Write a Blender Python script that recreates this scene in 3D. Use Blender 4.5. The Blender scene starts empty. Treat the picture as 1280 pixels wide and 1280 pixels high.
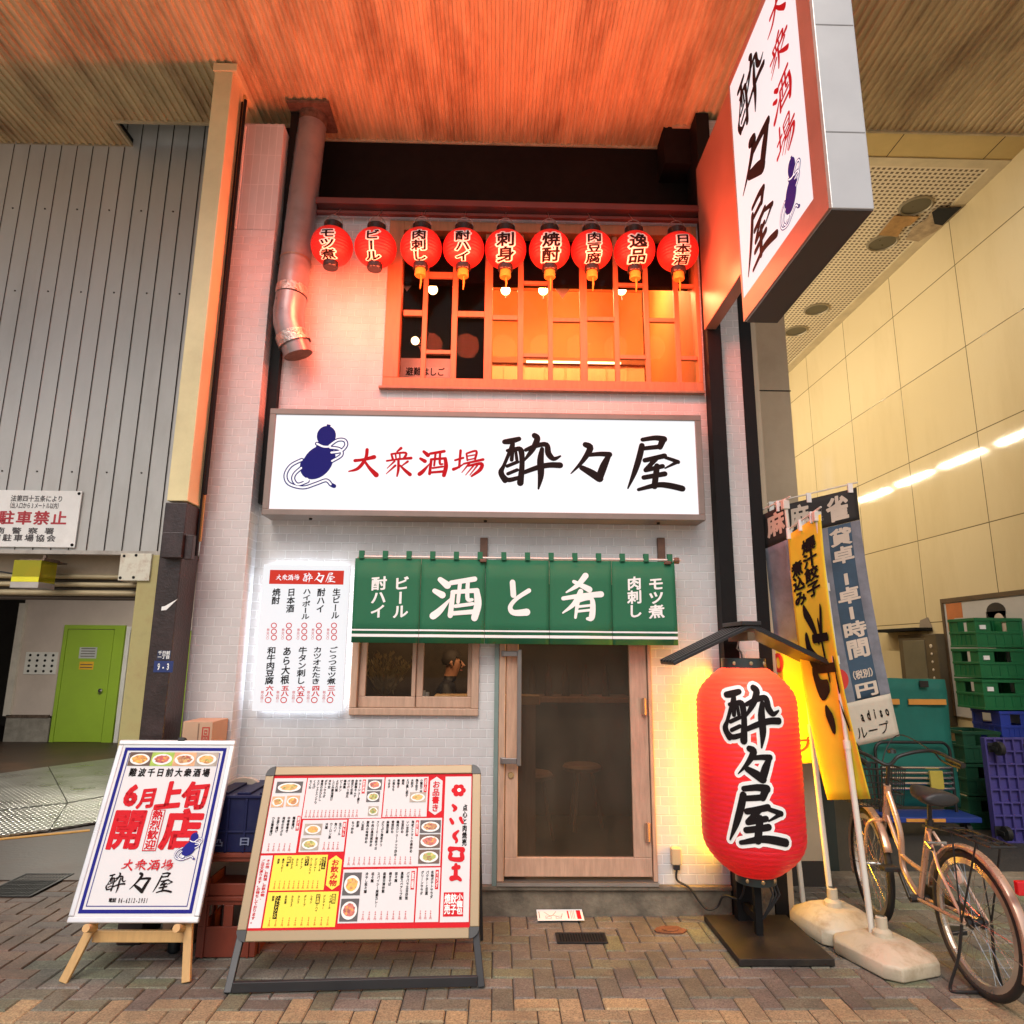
import bpy, bmesh, math, random
from mathutils import Vector, Matrix
from math import radians, sin, cos, tan, pi, sqrt
random.seed(7)
SC = bpy.context.scene
COL = SC.collection

# ------------------------------------------------------------------ camera
FPX = 855.0                       # focal length in pixels of the 1280 px photograph
CAM = Vector((0.0, -4.7, 1.61))
_p, _y, _r = radians(11.57), radians(1.2), radians(0.5)
FW = Vector((sin(_y)*cos(_p), cos(_y)*cos(_p), sin(_p)))
_r0 = Vector((cos(_y), -sin(_y), 0)); _u0 = _r0.cross(FW)
RT = _r0*cos(_r) + _u0*sin(_r)
UP = _u0*cos(_r) - _r0*sin(_r)
cd = bpy.data.cameras.new('camera'); cam = bpy.data.objects.new('camera', cd); COL.objects.link(cam)
cd.sensor_width = 36.0; cd.sensor_fit = 'HORIZONTAL'; cd.lens = 36.0*FPX/1280.0
cd.clip_start = 0.05; cd.clip_end = 300
cam.matrix_world = Matrix(((RT.x, UP.x, -FW.x, CAM.x), (RT.y, UP.y, -FW.y, CAM.y), (RT.z, UP.z, -FW.z, CAM.z), (0, 0, 0, 1)))
SC.camera = cam

# ------------------------------------------------------------------ sky, sun, exposure
w = bpy.data.worlds.new('World'); SC.world = w; w.use_nodes = True
nt = w.node_tree; bg = nt.nodes['Background']
sky = nt.nodes.new('ShaderNodeTexSky'); sky.sky_type = 'NISHITA'; sky.sun_disc = False
sky.sun_elevation = radians(48); sky.sun_rotation = radians(190); sky.dust_density = 3.0; sky.ozone_density = 0.6
nt.links.new(sky.outputs[0], bg.inputs[0]); bg.inputs[1].default_value = 0.11
sd = bpy.data.lights.new('sun', 'SUN'); sun = bpy.data.objects.new('sun', sd); COL.objects.link(sun)
sd.energy = 1.85; sd.angle = radians(34); sd.color = (1.0, 0.965, 0.92)
sun.rotation_euler = (radians(90-48), 0, radians(-10)); sun.location = (0, -8, 8)
SC.view_settings.view_transform = 'Standard'; SC.view_settings.look = 'None'
SC.view_settings.exposure = 0.2; SC.view_settings.gamma = 1.0
SC.cycles.use_denoising = True
SC.cycles.max_bounces = 7; SC.cycles.transparent_max_bounces = 12
SC.cycles.sample_clamp_indirect = 4.0

# ------------------------------------------------------------------ measuring helpers (pixel of the photo -> point on a real plane)
def ray(px, py): return RT*((px-640)/FPX) + UP*((640-py)/FPX) + FW
def at(px, py, X=None, Y=None, Z=None):
    d = ray(px, py)
    t = (Y-CAM.y)/d.y if Y is not None else (X-CAM.x)/d.x if X is not None else (Z-CAM.z)/d.z
    return CAM + d*t

class Pl:
    """a real plane with its own 2-D coordinates: O origin, u right, v up, n towards the viewer"""
    def __init__(s, O, u, v):
        s.O = Vector(O); s.u = Vector(u).normalized(); s.v = Vector(v); s.v = (s.v - s.u*s.v.dot(s.u)).normalized(); s.n = s.u.cross(s.v)
    def px(s, x, y):
        d = ray(x, y); t = (s.O-CAM).dot(s.n)/d.dot(s.n); q = CAM + d*t - s.O
        return q.dot(s.u), q.dot(s.v)
    def box(s, x0, y0, x1, y1):
        mx, my = (x0+x1)/2, (y0+y1)/2
        return s.px(x0, my)[0], s.px(mx, y1)[1], s.px(x1, my)[0], s.px(mx, y0)[1]
    def pt(s, a, b, o=0.0): return s.O + s.u*a + s.v*b + s.n*o

# ------------------------------------------------------------------ materials
MATS = {}
def M(name, col, rough=0.6, metal=0.0, var=0.12, scale=5.0, bump=0.0, bscale=60.0, emit=None, estr=0.0, dirt=None, dirt_amt=0.0, dscale=1.3, spec=0.5, stretch=None, coat=0.0):
    if name in MATS: return MATS[name]
    m = bpy.data.materials.new(name); m.use_nodes = True; MATS[name] = m
    n = m.node_tree.nodes; l = m.node_tree.links; b = n['Principled BSDF']
    b.inputs['Roughness'].default_value = rough; b.inputs['Metallic'].default_value = metal
    b.inputs['Specular IOR Level'].default_value = spec
    if coat: b.inputs['Coat Weight'].default_value = coat
    c4 = (col[0], col[1], col[2], 1)
    tc = n.new('ShaderNodeTexCoord'); mp = n.new('ShaderNodeMapping')
    l.new(tc.outputs['Object'], mp.inputs['Vector'])
    if stretch: mp.inputs['Scale'].default_value = stretch
    out = None
    if var > 0:
        nz = n.new('ShaderNodeTexNoise'); nz.inputs['Scale'].default_value = scale; nz.inputs['Detail'].default_value = 6; nz.inputs['Roughness'].default_value = 0.65
        l.new(mp.outputs[0], nz.inputs['Vector'])
        rp = n.new('ShaderNodeValToRGB'); rp.color_ramp.elements[0].position = 0.3; rp.color_ramp.elements[1].position = 0.7
        rp.color_ramp.elements[0].color = tuple(max(0, x*(1-var)) for x in col)+(1,); rp.color_ramp.elements[1].color = tuple(min(1, x*(1+var)) for x in col)+(1,)
        l.new(nz.outputs['Fac'], rp.inputs[0]); out = rp.outputs[0]
        mr = n.new('ShaderNodeMapRange'); mr.inputs[3].default_value = max(0.03, rough-0.1); mr.inputs[4].default_value = min(1, rough+0.1)
        l.new(nz.outputs['Fac'], mr.inputs[0]); l.new(mr.outputs[0], b.inputs['Roughness'])
    if dirt is not None:
        n2 = n.new('ShaderNodeTexNoise'); n2.inputs['Scale'].default_value = dscale; n2.inputs['Detail'].default_value = 8; n2.inputs['Roughness'].default_value = 0.7
        l.new(mp.outputs[0], n2.inputs['Vector'])
        r2 = n.new('ShaderNodeValToRGB'); r2.color_ramp.elements[0].position = 0.48; r2.color_ramp.elements[1].position = 0.72
        l.new(n2.outputs['Fac'], r2.inputs[0])
        mu = n.new('ShaderNodeMath'); mu.operation = 'MULTIPLY'; mu.inputs[1].default_value = dirt_amt; l.new(r2.outputs[0], mu.inputs[0])
        mx = n.new('ShaderNodeMix'); mx.data_type = 'RGBA'; l.new(mu.outputs[0], mx.inputs[0])
        if out: l.new(out, mx.inputs[6])
        else: mx.inputs[6].default_value = c4
        mx.inputs[7].default_value = tuple(dirt)+(1,); out = mx.outputs[2]
    if out: l.new(out, b.inputs['Base Color'])
    else: b.inputs['Base Color'].default_value = c4
    if bump > 0:
        n3 = n.new('ShaderNodeTexNoise'); n3.inputs['Scale'].default_value = bscale; n3.inputs['Detail'].default_value = 5
        l.new(mp.outputs[0], n3.inputs['Vector'])
        bp = n.new('ShaderNodeBump'); bp.inputs['Strength'].default_value = bump; bp.inputs['Distance'].default_value = 0.01
        l.new(n3.outputs['Fac'], bp.inputs['Height']); l.new(bp.outputs[0], b.inputs['Normal'])
    if emit is not None:
        b.inputs['Emission Color'].default_value = tuple(emit)+(1,); b.inputs['Emission Strength'].default_value = estr
    return m

def tile_mat(name, c1, c2, mortar, bw, bh, ms, rough, off=0.5, bump=0.4, var=0.15, dirt=(0.16, 0.14, 0.12), dirt_amt=0.3, dscale=0.8, squash=1.0, bdist=0.006):
    m = bpy.data.materials.new(name); m.use_nodes = True; MATS[name] = m
    n = m.node_tree.nodes; l = m.node_tree.links; b = n['Principled BSDF']; b.inputs['Roughness'].default_value = rough
    g = n.new('ShaderNodeNewGeometry'); s = n.new('ShaderNodeSeparateXYZ'); l.new(g.outputs['Position'], s.inputs[0])
    a = n.new('ShaderNodeMath'); l.new(s.outputs[0], a.inputs[0]); l.new(s.outputs[1], a.inputs[1])
    c = n.new('ShaderNodeCombineXYZ'); l.new(a.outputs[0], c.inputs[0]); l.new(s.outputs[2], c.inputs[1])
    t = n.new('ShaderNodeTexBrick'); l.new(c.outputs[0], t.inputs['Vector']); t.offset = off; t.squash = squash
    t.inputs['Scale'].default_value = 1.0; t.inputs['Brick Width'].default_value = bw; t.inputs['Row Height'].default_value = bh
    t.inputs['Mortar Size'].default_value = ms; t.inputs['Mortar Smooth'].default_value = 0.2; t.inputs['Bias'].default_value = 0.0
    t.inputs['Color1'].default_value = tuple(c1)+(1,); t.inputs['Color2'].default_value = tuple(c2)+(1,); t.inputs['Mortar'].default_value = tuple(mortar)+(1,)
    nz = n.new('ShaderNodeTexNoise'); nz.inputs['Scale'].default_value = dscale; nz.inputs['Detail'].default_value = 8; nz.inputs['Roughness'].default_value = 0.7
    mpp = n.new('ShaderNodeMapping'); mpp.inputs['Scale'].default_value = (2.2, 2.2, 0.55); l.new(g.outputs['Position'], mpp.inputs['Vector']); l.new(mpp.outputs[0], nz.inputs['Vector'])
    r2 = n.new('ShaderNodeValToRGB'); r2.color_ramp.elements[0].position = 0.45; r2.color_ramp.elements[1].position = 0.72; l.new(nz.outputs['Fac'], r2.inputs[0])
    mu = n.new('ShaderNodeMath'); mu.operation = 'MULTIPLY'; mu.inputs[1].default_value = dirt_amt; l.new(r2.outputs[0], mu.inputs[0])
    mx = n.new('ShaderNodeMix'); mx.data_type = 'RGBA'; l.new(mu.outputs[0], mx.inputs[0]); l.new(t.outputs['Color'], mx.inputs[6]); mx.inputs[7].default_value = tuple(dirt)+(1,)
    l.new(mx.outputs[2], b.inputs['Base Color'])
    n4 = n.new('ShaderNodeTexNoise'); n4.inputs['Scale'].default_value = 30; n4.inputs['Detail'].default_value = 4; l.new(g.outputs['Position'], n4.inputs['Vector'])
    h = n.new('ShaderNodeMath'); h.operation = 'MULTIPLY_ADD'; h.inputs[1].default_value = 0.25
    inv = n.new('ShaderNodeMath'); inv.operation = 'SUBTRACT'; inv.inputs[0].default_value = 1.0; l.new(t.outputs['Fac'], inv.inputs[1])
    l.new(n4.outputs['Fac'], h.inputs[0]); l.new(inv.outputs[0], h.inputs[2])
    bp = n.new('ShaderNodeBump'); bp.inputs['Strength'].default_value = bump; bp.inputs['Distance'].default_value = bdist
    l.new(h.outputs[0], bp.inputs['Height']); l.new(bp.outputs[0], b.inputs['Normal'])
    return m

def glass_mat(name, tint=(0.9, 0.9, 0.88), refl=0.45):
    m = bpy.data.materials.new(name); m.use_nodes = True; n = m.node_tree.nodes; l = m.node_tree.links
    n.remove(n['Principled BSDF']); o = n['Material Output']
    t = n.new('ShaderNodeBsdfTransparent'); t.inputs[0].default_value = tuple(tint)+(1,)
    g = n.new('ShaderNodeBsdfGlossy'); g.inputs['Roughness'].default_value = 0.02; g.inputs[0].default_value = (refl, refl, refl, 1)
    f = n.new('ShaderNodeFresnel'); f.inputs[0].default_value = 1.45
    x = n.new('ShaderNodeMixShader'); l.new(f.outputs[0], x.inputs[0]); l.new(t.outputs[0], x.inputs[1]); l.new(g.outputs[0], x.inputs[2]); l.new(x.outputs[0], o.inputs[0])
    MATS[name] = m; return m

def murky_mat(name, col, clear):
    m = bpy.data.materials.new(name); m.use_nodes = True; n = m.node_tree.nodes; l = m.node_tree.links; p = n['Principled BSDF']; p.inputs['Roughness'].default_value = 0.12; p.inputs['Specular IOR Level'].default_value = 0.35
    tc = n.new('ShaderNodeTexCoord'); mp = n.new('ShaderNodeMapping'); mp.inputs['Scale'].default_value = (3, 3, 1.2); l.new(tc.outputs['Object'], mp.inputs[0]); nz = n.new('ShaderNodeTexNoise'); nz.inputs['Scale'].default_value = 1.6; nz.inputs['Detail'].default_value = 5; l.new(mp.outputs[0], nz.inputs['Vector'])
    r = n.new('ShaderNodeValToRGB'); r.color_ramp.elements[0].position = 0.3; r.color_ramp.elements[1].position = 0.7; r.color_ramp.elements[0].color = tuple(x*0.55 for x in col)+(1,); r.color_ramp.elements[1].color = tuple(x*1.3 for x in col)+(1,); l.new(nz.outputs['Fac'], r.inputs[0]); l.new(r.outputs[0], p.inputs['Base Color'])
    t = n.new('ShaderNodeBsdfTransparent'); t.inputs[0].default_value = (0.9, 0.8, 0.65, 1); x = n.new('ShaderNodeMixShader'); x.inputs[0].default_value = clear; l.new(p.outputs[0], x.inputs[1]); l.new(t.outputs[0], x.inputs[2]); l.new(x.outputs[0], n['Material Output'].inputs[0])
    MATS[name] = m; return m

def emis(name, col, strength, base=None):
    return M(name, base or col, 0.7, 0, 0, emit=col, estr=strength, spec=0.12)

# ------------------------------------------------------------------ mesh builder
class MB:
    def __init__(s): s.v = []; s.f = []; s.mi = []; s.k = 0
    def add(s, vs, fs):
        o = len(s.v); s.v += [Vector(p) for p in vs]
        for f in fs: s.f.append([o+i for i in f]); s.mi.append(s.k)
        return s
    def box(s, x0, y0, z0, x1, y1, z1):
        if x0 > x1: x0, x1 = x1, x0
        if y0 > y1: y0, y1 = y1, y0
        if z0 > z1: z0, z1 = z1, z0
        vs = [(x0,y0,z0),(x1,y0,z0),(x1,y1,z0),(x0,y1,z0),(x0,y0,z1),(x1,y0,z1),(x1,y1,z1),(x0,y1,z1)]
        return s.add(vs, [(3,2,1,0),(4,5,6,7),(0,1,5,4),(1,2,6,5),(2,3,7,6),(3,0,4,7)])
    def obox(s, c, ax, ay, az):           # centre and three half vectors
        c = Vector(c); ax, ay, az = Vector(ax), Vector(ay), Vector(az)
        vs = [c+ax*i+ay*j+az*k for k in (-1,1) for i, j in ((-1,-1),(1,-1),(1,1),(-1,1))]
        return s.add(vs, [(3,2,1,0),(4,5,6,7),(0,1,5,4),(1,2,6,5),(2,3,7,6),(3,0,4,7)])
    def bar(s, p0, p1, w, h, up=(0,0,1)):  # box-section bar from p0 to p1
        p0, p1 = Vector(p0), Vector(p1); d = (p1-p0); L = d.length; d.normalize(); up = Vector(up)
        if abs(d.dot(up)) > 0.99: up = Vector((0,1,0))
        a = d.cross(up).normalized(); b = a.cross(d)
        return s.obox((p0+p1)/2, d*(L/2), a*(w/2), b*(h/2))
    def quad(s, a, b, c, d): return s.add([a,b,c,d], [(0,1,2,3)])
    def tube(s, pts, r, n=8, cap=True, closed=False):
        pts = [Vector(p) for p in pts]; N = len(pts); rs = r if isinstance(r, (list, tuple)) else [r]*N
        ref = None; rings = []
        for i, p in enumerate(pts):
            if closed: d = pts[(i+1) % N]-pts[i-1]
            else: d = (pts[min(i+1, N-1)]-pts[max(i-1, 0)])
            d.normalize()
            if ref is None:
                ref = Vector((0,0,1)) if abs(d.z) < 0.9 else Vector((1,0,0))
            a = (ref - d*ref.dot(d))
            if a.length < 1e-5: a = d.orthogonal()
            a.normalize(); ref = a; b = d.cross(a)
            rings.append([p + (a*cos(2*pi*k/n)+b*sin(2*pi*k/n))*rs[i] for k in range(n)])
        vs = [q for rg in rings for q in rg]; fs = []
        for i in range(N if closed else N-1):
            j = (i+1) % N
            for k in range(n): fs.append((i*n+k, i*n+(k+1) % n, j*n+(k+1) % n, j*n+k))
        if cap and not closed: fs.append(tuple(range(n-1, -1, -1))); fs.append(tuple((N-1)*n+k for k in range(n)))
        return s.add(vs, fs)
    def lathe(s, prof, c=(0,0,0), n=32, axis='Z', cap=False):
        c = Vector(c); vs = []; fs = []
        for r, z in prof:
            for k in range(n):
                a = 2*pi*k/n; x, y = r*cos(a), r*sin(a)
                vs.append(c + (Vector((x,y,z)) if axis == 'Z' else Vector((z,x,y)) if axis == 'X' else Vector((y,z,x))))
        for i in range(len(prof)-1):
            for k in range(n): fs.append((i*n+k, i*n+(k+1) % n, (i+1)*n+(k+1) % n, (i+1)*n+k))
        if cap: fs.append(tuple(range(n-1,-1,-1))); fs.append(tuple((len(prof)-1)*n+k for k in range(n)))
        return s.add(vs, fs)
    def prism(s, poly, d):                 # closed outline of 3-D points pushed along d
        d = Vector(d); n = len(poly); p = [Vector(q) for q in poly]
        return s.add(p+[q+d for q in p], [tuple(range(n-1,-1,-1)), tuple(range(n, 2*n))]+[(i, (i+1) % n, n+(i+1) % n, n+i) for i in range(n)])
    def build(s, name, mat, parent=None, smooth=False, bevel=0.0, base=None):
        root = parent
        while root is not None and root.parent is not None: root = root.parent
        if root is not None: o0 = root.location.copy()
        elif base is not None: o0 = Vector(base)
        else:
            xs = [v.x for v in s.v]; ys = [v.y for v in s.v]; zs = [v.z for v in s.v]
            o0 = Vector(((min(xs)+max(xs))/2, (min(ys)+max(ys))/2, min(zs)))
        me = bpy.data.meshes.new(name); me.from_pydata([v-o0 for v in s.v], [], s.f); me.update()
        bm = bmesh.new(); bm.from_mesh(me); bmesh.ops.recalc_face_normals(bm, faces=bm.faces); bm.to_mesh(me); bm.free()
        mats = mat if isinstance(mat, (list, tuple)) else [mat]
        for m in mats: me.materials.append(m)
        if len(mats) > 1: me.polygons.foreach_set('material_index', s.mi)
        if smooth:
            me.polygons.foreach_set('use_smooth', [True]*len(me.polygons))
            try: me.set_sharp_from_angle(angle=radians(40))
            except Exception: pass
        o = bpy.data.objects.new(name, me); COL.objects.link(o)
        if parent is not None: o.parent = parent
        else: o.location = o0
        if bevel:
            b = o.modifiers.new('bevel', 'BEVEL'); b.width = bevel; b.segments = 2; b.limit_method = 'ANGLE'; b.angle_limit = radians(40)
        return o

def tag(o, label=None, cat=None, group=None, kind=None):
    if label: o['label'] = label
    if cat: o['category'] = cat
    if group: o['group'] = group
    if kind: o['kind'] = kind
    return o
def thing(name, loc, label, cat, group=None):
    o = bpy.data.objects.new(name, None); o.empty_display_size = 0.1; COL.objects.link(o); o.location = Vector(loc)
    return tag(o, label, cat, group)
KIDS = {}
def copy_tree(o, parent=None):
    c = o.copy(); COL.objects.link(c)
    if parent is not None: c.parent = parent
    for ch in [x for x in COL.objects if x.parent == o]: copy_tree(ch, c)
    return c

# ------------------------------------------------------------------ lettering
_GC = {}
def glyph(ch):
    k = ch
    if k in _GC: return _GC[k]
    c = bpy.data.curves.new('t', 'FONT'); c.body = ch; c.resolution_u = 3
    o = bpy.data.objects.new('t', c); COL.objects.link(o)
    dg = bpy.context.evaluated_depsgraph_get(); dg.update()
    me = bpy.data.meshes.new_from_object(o.evaluated_get(dg))
    cnt = {}
    for p in me.polygons:
        for e in p.edge_keys: cnt[e] = cnt.get(e, 0)+1
    r = ([(v.co.x, 0.88-v.co.y-0.03) for v in me.vertices], [tuple(p.vertices) for p in me.polygons], [e for e, q in cnt.items() if q == 1])
    bpy.data.objects.remove(o); bpy.data.curves.remove(c); bpy.data.meshes.remove(me)
    _GC[k] = r; return r

# brush strokes of the hand-written characters: (x, y) in units of 1/1000 of the box, y down, then half... width
ST = {}
def defst(ch, x0, y0, x1, y1, strokes):
    W, Hh = x1-x0, y1-y0
    ST[ch] = [[((x-x0)/W, (y-y0)/Hh, wd/W) for x, y, wd in st] for st in strokes]
defst('酔', 258, 130, 566, 408, [
    [(282,172,22),(312,168,26),(354,156,20)], [(322,172,14),(308,220,16),(280,290,15),(266,326,24),(286,366,22)],
    [(296,216,14),(335,208,18),(364,214,24),(370,285,22),(362,376,28)], [(276,340,16),(300,362,20),(342,354,18),(364,346,16)],
    [(326,182,14),(318,262,17)], [(338,216,12),(344,262,14)], [(296,294,15),(348,272,15)], [(300,332,15),(346,312,15)],
    [(432,138,24),(446,156,26),(420,212,22),(378,268,8)], [(388,212,16),(440,190,20),(492,184,22),(502,228,26),(528,254,20),(562,240,8)],
    [(380,324,18),(450,298,22),(505,286,24),(560,286,26)], [(470,206,18),(462,262,28),(464,335,26),(452,404,4)]])
defst('々', 610, 176, 814, 364, [
    [(688,184,26),(712,202,30),(672,268,20),(614,330,4)], [(704,236,18),(760,230,22),(808,232,26)], [(804,238,22),(778,290,34),(756,346,34)], [(668,300,24),(716,326,34),(756,352,36)]])
defst('屋', 892, 144, 1170, 416, [
    [(976,160,18),(1040,150,22),(1084,156,28)], [(1078,160,28),(1062,196,24)], [(966,206,18),(1064,194,20)], [(972,190,24),(958,246,26),(932,322,22),(896,404,4)],
    [(984,264,20),(1084,240,22)], [(1046,250,20),(986,312,18)], [(986,314,18),(1072,292,20)], [(1086,248,14),(1118,258,16),(1150,270,18)], [(1146,270,16),(1084,302,5)],
    [(976,350,20),(1082,330,22)], [(1044,292,24),(1028,392,26)], [(948,410,14),(1040,386,22),(1100,388,26),(1166,402,26)]])
defst('大', 440, 232, 606, 388, [[(474,302,20),(520,296,18),(582,280,26)], [(540,238,20),(534,290,20),(494,346,20),(442,364,8)], [(532,308,14),(560,344,20),(600,382,30)]])
defst('衆', 650, 226, 798, 396, [
    [(734,230,18),(712,250,10)], [(680,264,12),(690,294,14)], [(682,264,12),(762,256,14),(754,288,16)], [(704,264,10),(708,288,10)], [(728,260,10),(730,284,10)], [(656,304,12),(720,294,12),(794,286,18)],
    [(722,292,14),(724,350,16),(718,390,10)], [(700,306,12),(660,346,5)], [(706,330,14),(656,378,5)], [(776,306,14),(736,336,6)], [(732,328,10),(764,358,18),(792,380,22)]])
defst('酒', 318, 124, 500, 292, [
    [(344,140,20),(372,162,28)], [(324,184,18),(354,200,26)], [(322,280,28),(346,260,24),(386,212,5)], [(386,152,18),(476,136,20)], [(394,190,18),(386,278,20)], [(392,188,16),(486,180,18)],
    [(484,182,22),(490,232,28),(478,286,26)], [(390,270,16),(476,262,18)], [(420,152,15),(414,226,14)], [(450,148,15),(450,212,16),(468,216,12)], [(404,242,14),(470,232,14)]])
defst('場', 1034, 238, 1210, 394, [
    [(1046,300,13),(1092,286,14)], [(1076,244,16),(1070,340,14)], [(1038,352,20),(1066,340,14),(1106,314,5)], [(1110,262,11),(1116,300,11)], [(1112,260,12),(1166,246,14),(1160,292,14)], [(1118,276,9),(1158,268,9)], [(1118,298,9),(1160,288,9)],
    [(1096,320,12),(1206,294,17)], [(1130,314,13),(1086,370,5)], [(1120,332,12),(1196,318,20),(1190,352,22),(1142,390,12)], [(1152,330,11),(1108,384,5)], [(1174,328,11),(1132,384,5)]])
defst('と', 600, 130, 702, 282, [[(626,150,22),(630,200,22)], [(690,182,18),(642,214,16),(618,246,18),(632,268,22),(682,266,28)]])
defst('肴', 816, 120, 976, 298, [
    [(912,124,24),(880,162,18),(836,190,6)], [(866,148,14),(926,178,24)], [(824,214,16),(890,204,18),(972,196,24)], [(892,186,20),(866,234,18),(822,270,6)], [(880,226,16),(870,288,10)],
    [(880,224,14),(934,214,18),(934,284,24),(916,292,12)], [(880,246,10),(930,240,10)], [(880,264,10),(930,258,10)]])

def smooth_stroke(st, k=5):
    if len(st) == 2:
        a, b = st; return [tuple(a[i]+(b[i]-a[i])*t/k for i in range(3)) for t in range(k+1)]
    P = [st[0]]+list(st)+[st[-1]]; out = []
    for i in range(1, len(P)-2):
        p0, p1, p2, p3 = P[i-1:i+3]
        for j in range(k):
            t = j/k; out.append(tuple(0.5*((2*p1[c])+(-p0[c]+p2[c])*t+(2*p0[c]-5*p1[c]+4*p2[c]-p3[c])*t*t+(-p0[c]+3*p1[c]-3*p2[c]+p3[c])*t**3) for c in range(3)))
    out.append(st[-1]); return out

class Ink:
    """flat marks in the 2-D coordinates of a surface (a right, b up)"""
    def __init__(s): s.t = []; s.lift = 0.0; s.step = 0.00015
    def poly(s, pts): s.t.append((list(pts), [tuple(range(len(pts)))], s.lift)); return s
    def rect(s, a0, b0, a1, b1): return s.poly([(a0,b0),(a1,b0),(a1,b1),(a0,b1)])
    def ring(s, a0, b0, a1, b1, w):
        s.rect(a0,b0,a1,b0+w); s.rect(a0,b1-w,a1,b1); s.rect(a0,b0+w,a0+w,b1-w); s.rect(a1-w,b0+w,a1,b1-w); return s
    def ell(s, a, b, ra, rb, n=24): return s.poly([(a+ra*cos(2*pi*i/n), b+rb*sin(2*pi*i/n)) for i in range(n)])
    def one(s, ch, a0, b0, a1, b1, bold=0.02, shear=0.0):
        if ch in ' 　': return s
        vs, fs, ed = glyph(ch)
        vs = list(vs)
        lat = ord(ch) < 0x2000
        w, h = a1-a0, b1-b0; out = []; n0 = len(vs); rib = []
        if bold > 0.004:                                   # thicken: a narrow ribbon along every outline edge
            for i, j in ed:
                (x0, y0), (x1, y1) = vs[i], vs[j]; dx, dy = x1-x0, y1-y0; d = sqrt(dx*dx+dy*dy)
                if d < 1e-6: continue
                dx, dy = dx/d*bold, dy/d*bold; q = len(vs)
                vs += [(x0-dx*.6-dy, y0-dy*.6+dx), (x1+dx*.6-dy, y1+dy*.6+dx), (x1+dx*.6+dy, y1+dy*.6-dx), (x0-dx*.6+dy, y0-dy*.6-dx)]; rib.append((q, q+1, q+2, q+3))
        gx = [v[0] for v in vs[:n0]]
        sx = 1.0; ox = 0.0
        if lat and gx: sx = 1.0; ox = 0.5-(min(gx)+max(gx))/2*1.0; 
        for x, y in vs:
            x = x*sx+ox
            if ch in 'ー―' and s.vert: x, y = y, 1-x     # long vowel bar turns upright in vertical writing
            y2 = y - shear*(x-0.5)
            out.append((a0+w*x, b1-h*y2))
        s.t.append((out[:n0], fs, s.lift))
        for m in range(3):
            sel = rib[m::3]
            if sel: s.t.append(([out[v] for f in sel for v in f], [(4*q, 4*q+1, 4*q+2, 4*q+3) for q in range(len(sel))], s.lift+0.00006*(m+1)))
        return s
    def text(s, tx, a0, b0, a1, b1, bold=0.02, vert=False, shear=0.0, gap=1.0):
        n = len(tx); s.vert = vert
        for i, ch in enumerate(tx):
            if vert:
                h = (b1-b0)/n; m = h*(1-gap)/2; s.one(ch, a0, b1-(i+1)*h+m, a1, b1-i*h-m, bold, shear)
            else:
                ww = (a1-a0)/n; m = ww*(1-gap)/2; s.one(ch, a0+i*ww+m, b0, a0+(i+1)*ww-m, b1, bold, shear)
        return s
    def brush(s, ch, a0, b0, a1, b1, extra=0.0, fat=1.0):
        w, h = a1-a0, b1-b0; l0 = s.lift
        for st in ST[ch]:
            s.line([(a0+x*w, b1-y*h, max(wd*w*fat, 0.03*w)+extra) for x, y, wd in st]); s.lift += s.step
        s.lift = l0; return s
    def line(s, st):
        q = smooth_stroke(st); L = []; Rr = []
        for i, (x, y, wd) in enumerate(q):
            a = q[max(0, i-1)]; b = q[min(len(q)-1, i+1)]; dx, dy = b[0]-a[0], b[1]-a[1]; d = sqrt(dx*dx+dy*dy) or 1
            nx, ny = -dy/d*wd/2, dx/d*wd/2; L.append((x+nx, y+ny)); Rr.append((x-nx, y-ny))
        def cap(p, q2, k):
            ang = math.atan2(p[1]-q2[1], p[0]-q2[0]); r = p[2]*0.5; return [(p[0]+r*cos(ang-pi/2+pi*i/k), p[1]+r*sin(ang-pi/2+pi*i/k)) for i in range(1, k)]
        n = len(q); vs = L+Rr; fs = [(i, i+1, n+i+1, n+i) for i in range(n-1)]
        c1 = cap(q[-1], q[-2], 5); o = len(vs); vs = vs+c1; fs.append(tuple([n+n-1]+[o+i for i in range(len(c1))]+[n-1]))
        c0 = cap(q[0], q[1], 5); o = len(vs); vs = vs+c0; fs.append(tuple([0]+[o+i for i in range(len(c0))]+[n]))
        s.t.append((vs, fs, s.lift)); s.lift += s.step*0.02; return s
    def build(s, name, mat, parent, fn, grid=None, off=0.001):
        mb = MB()
        for vs, fs, lift in s.t:
            if grid:
                bm = bmesh.new(); bv = [bm.verts.new((x, y, 0)) for x, y in vs]
                for f in fs:
                    try: bm.faces.new([bv[i] for i in f])
                    except ValueError: pass
                for ax in (0, 1):
                    lo = min(v[ax] for v in vs); hi = max(v[ax] for v in vs); k = int(lo/grid)
                    while k*grid < hi:
                        if k*grid > lo:
                            no = (1,0,0) if ax == 0 else (0,1,0); co = (k*grid,0,0) if ax == 0 else (0,k*grid,0)
                            bmesh.ops.bisect_plane(bm, geom=bm.verts[:]+bm.edges[:]+bm.faces[:], plane_co=co, plane_no=no)
                        k += 1
                bm.verts.index_update()
                vs2 = [(v.co.x, v.co.y) for v in bm.verts]; fs2 = [tuple(v.index for v in f.verts) for f in bm.faces]; bm.free()
            else: vs2, fs2 = vs, fs
            mb.add([fn(a, b, off+lift) for a, b in vs2], fs2)
        return mb.build(name, mat, parent)

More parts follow.
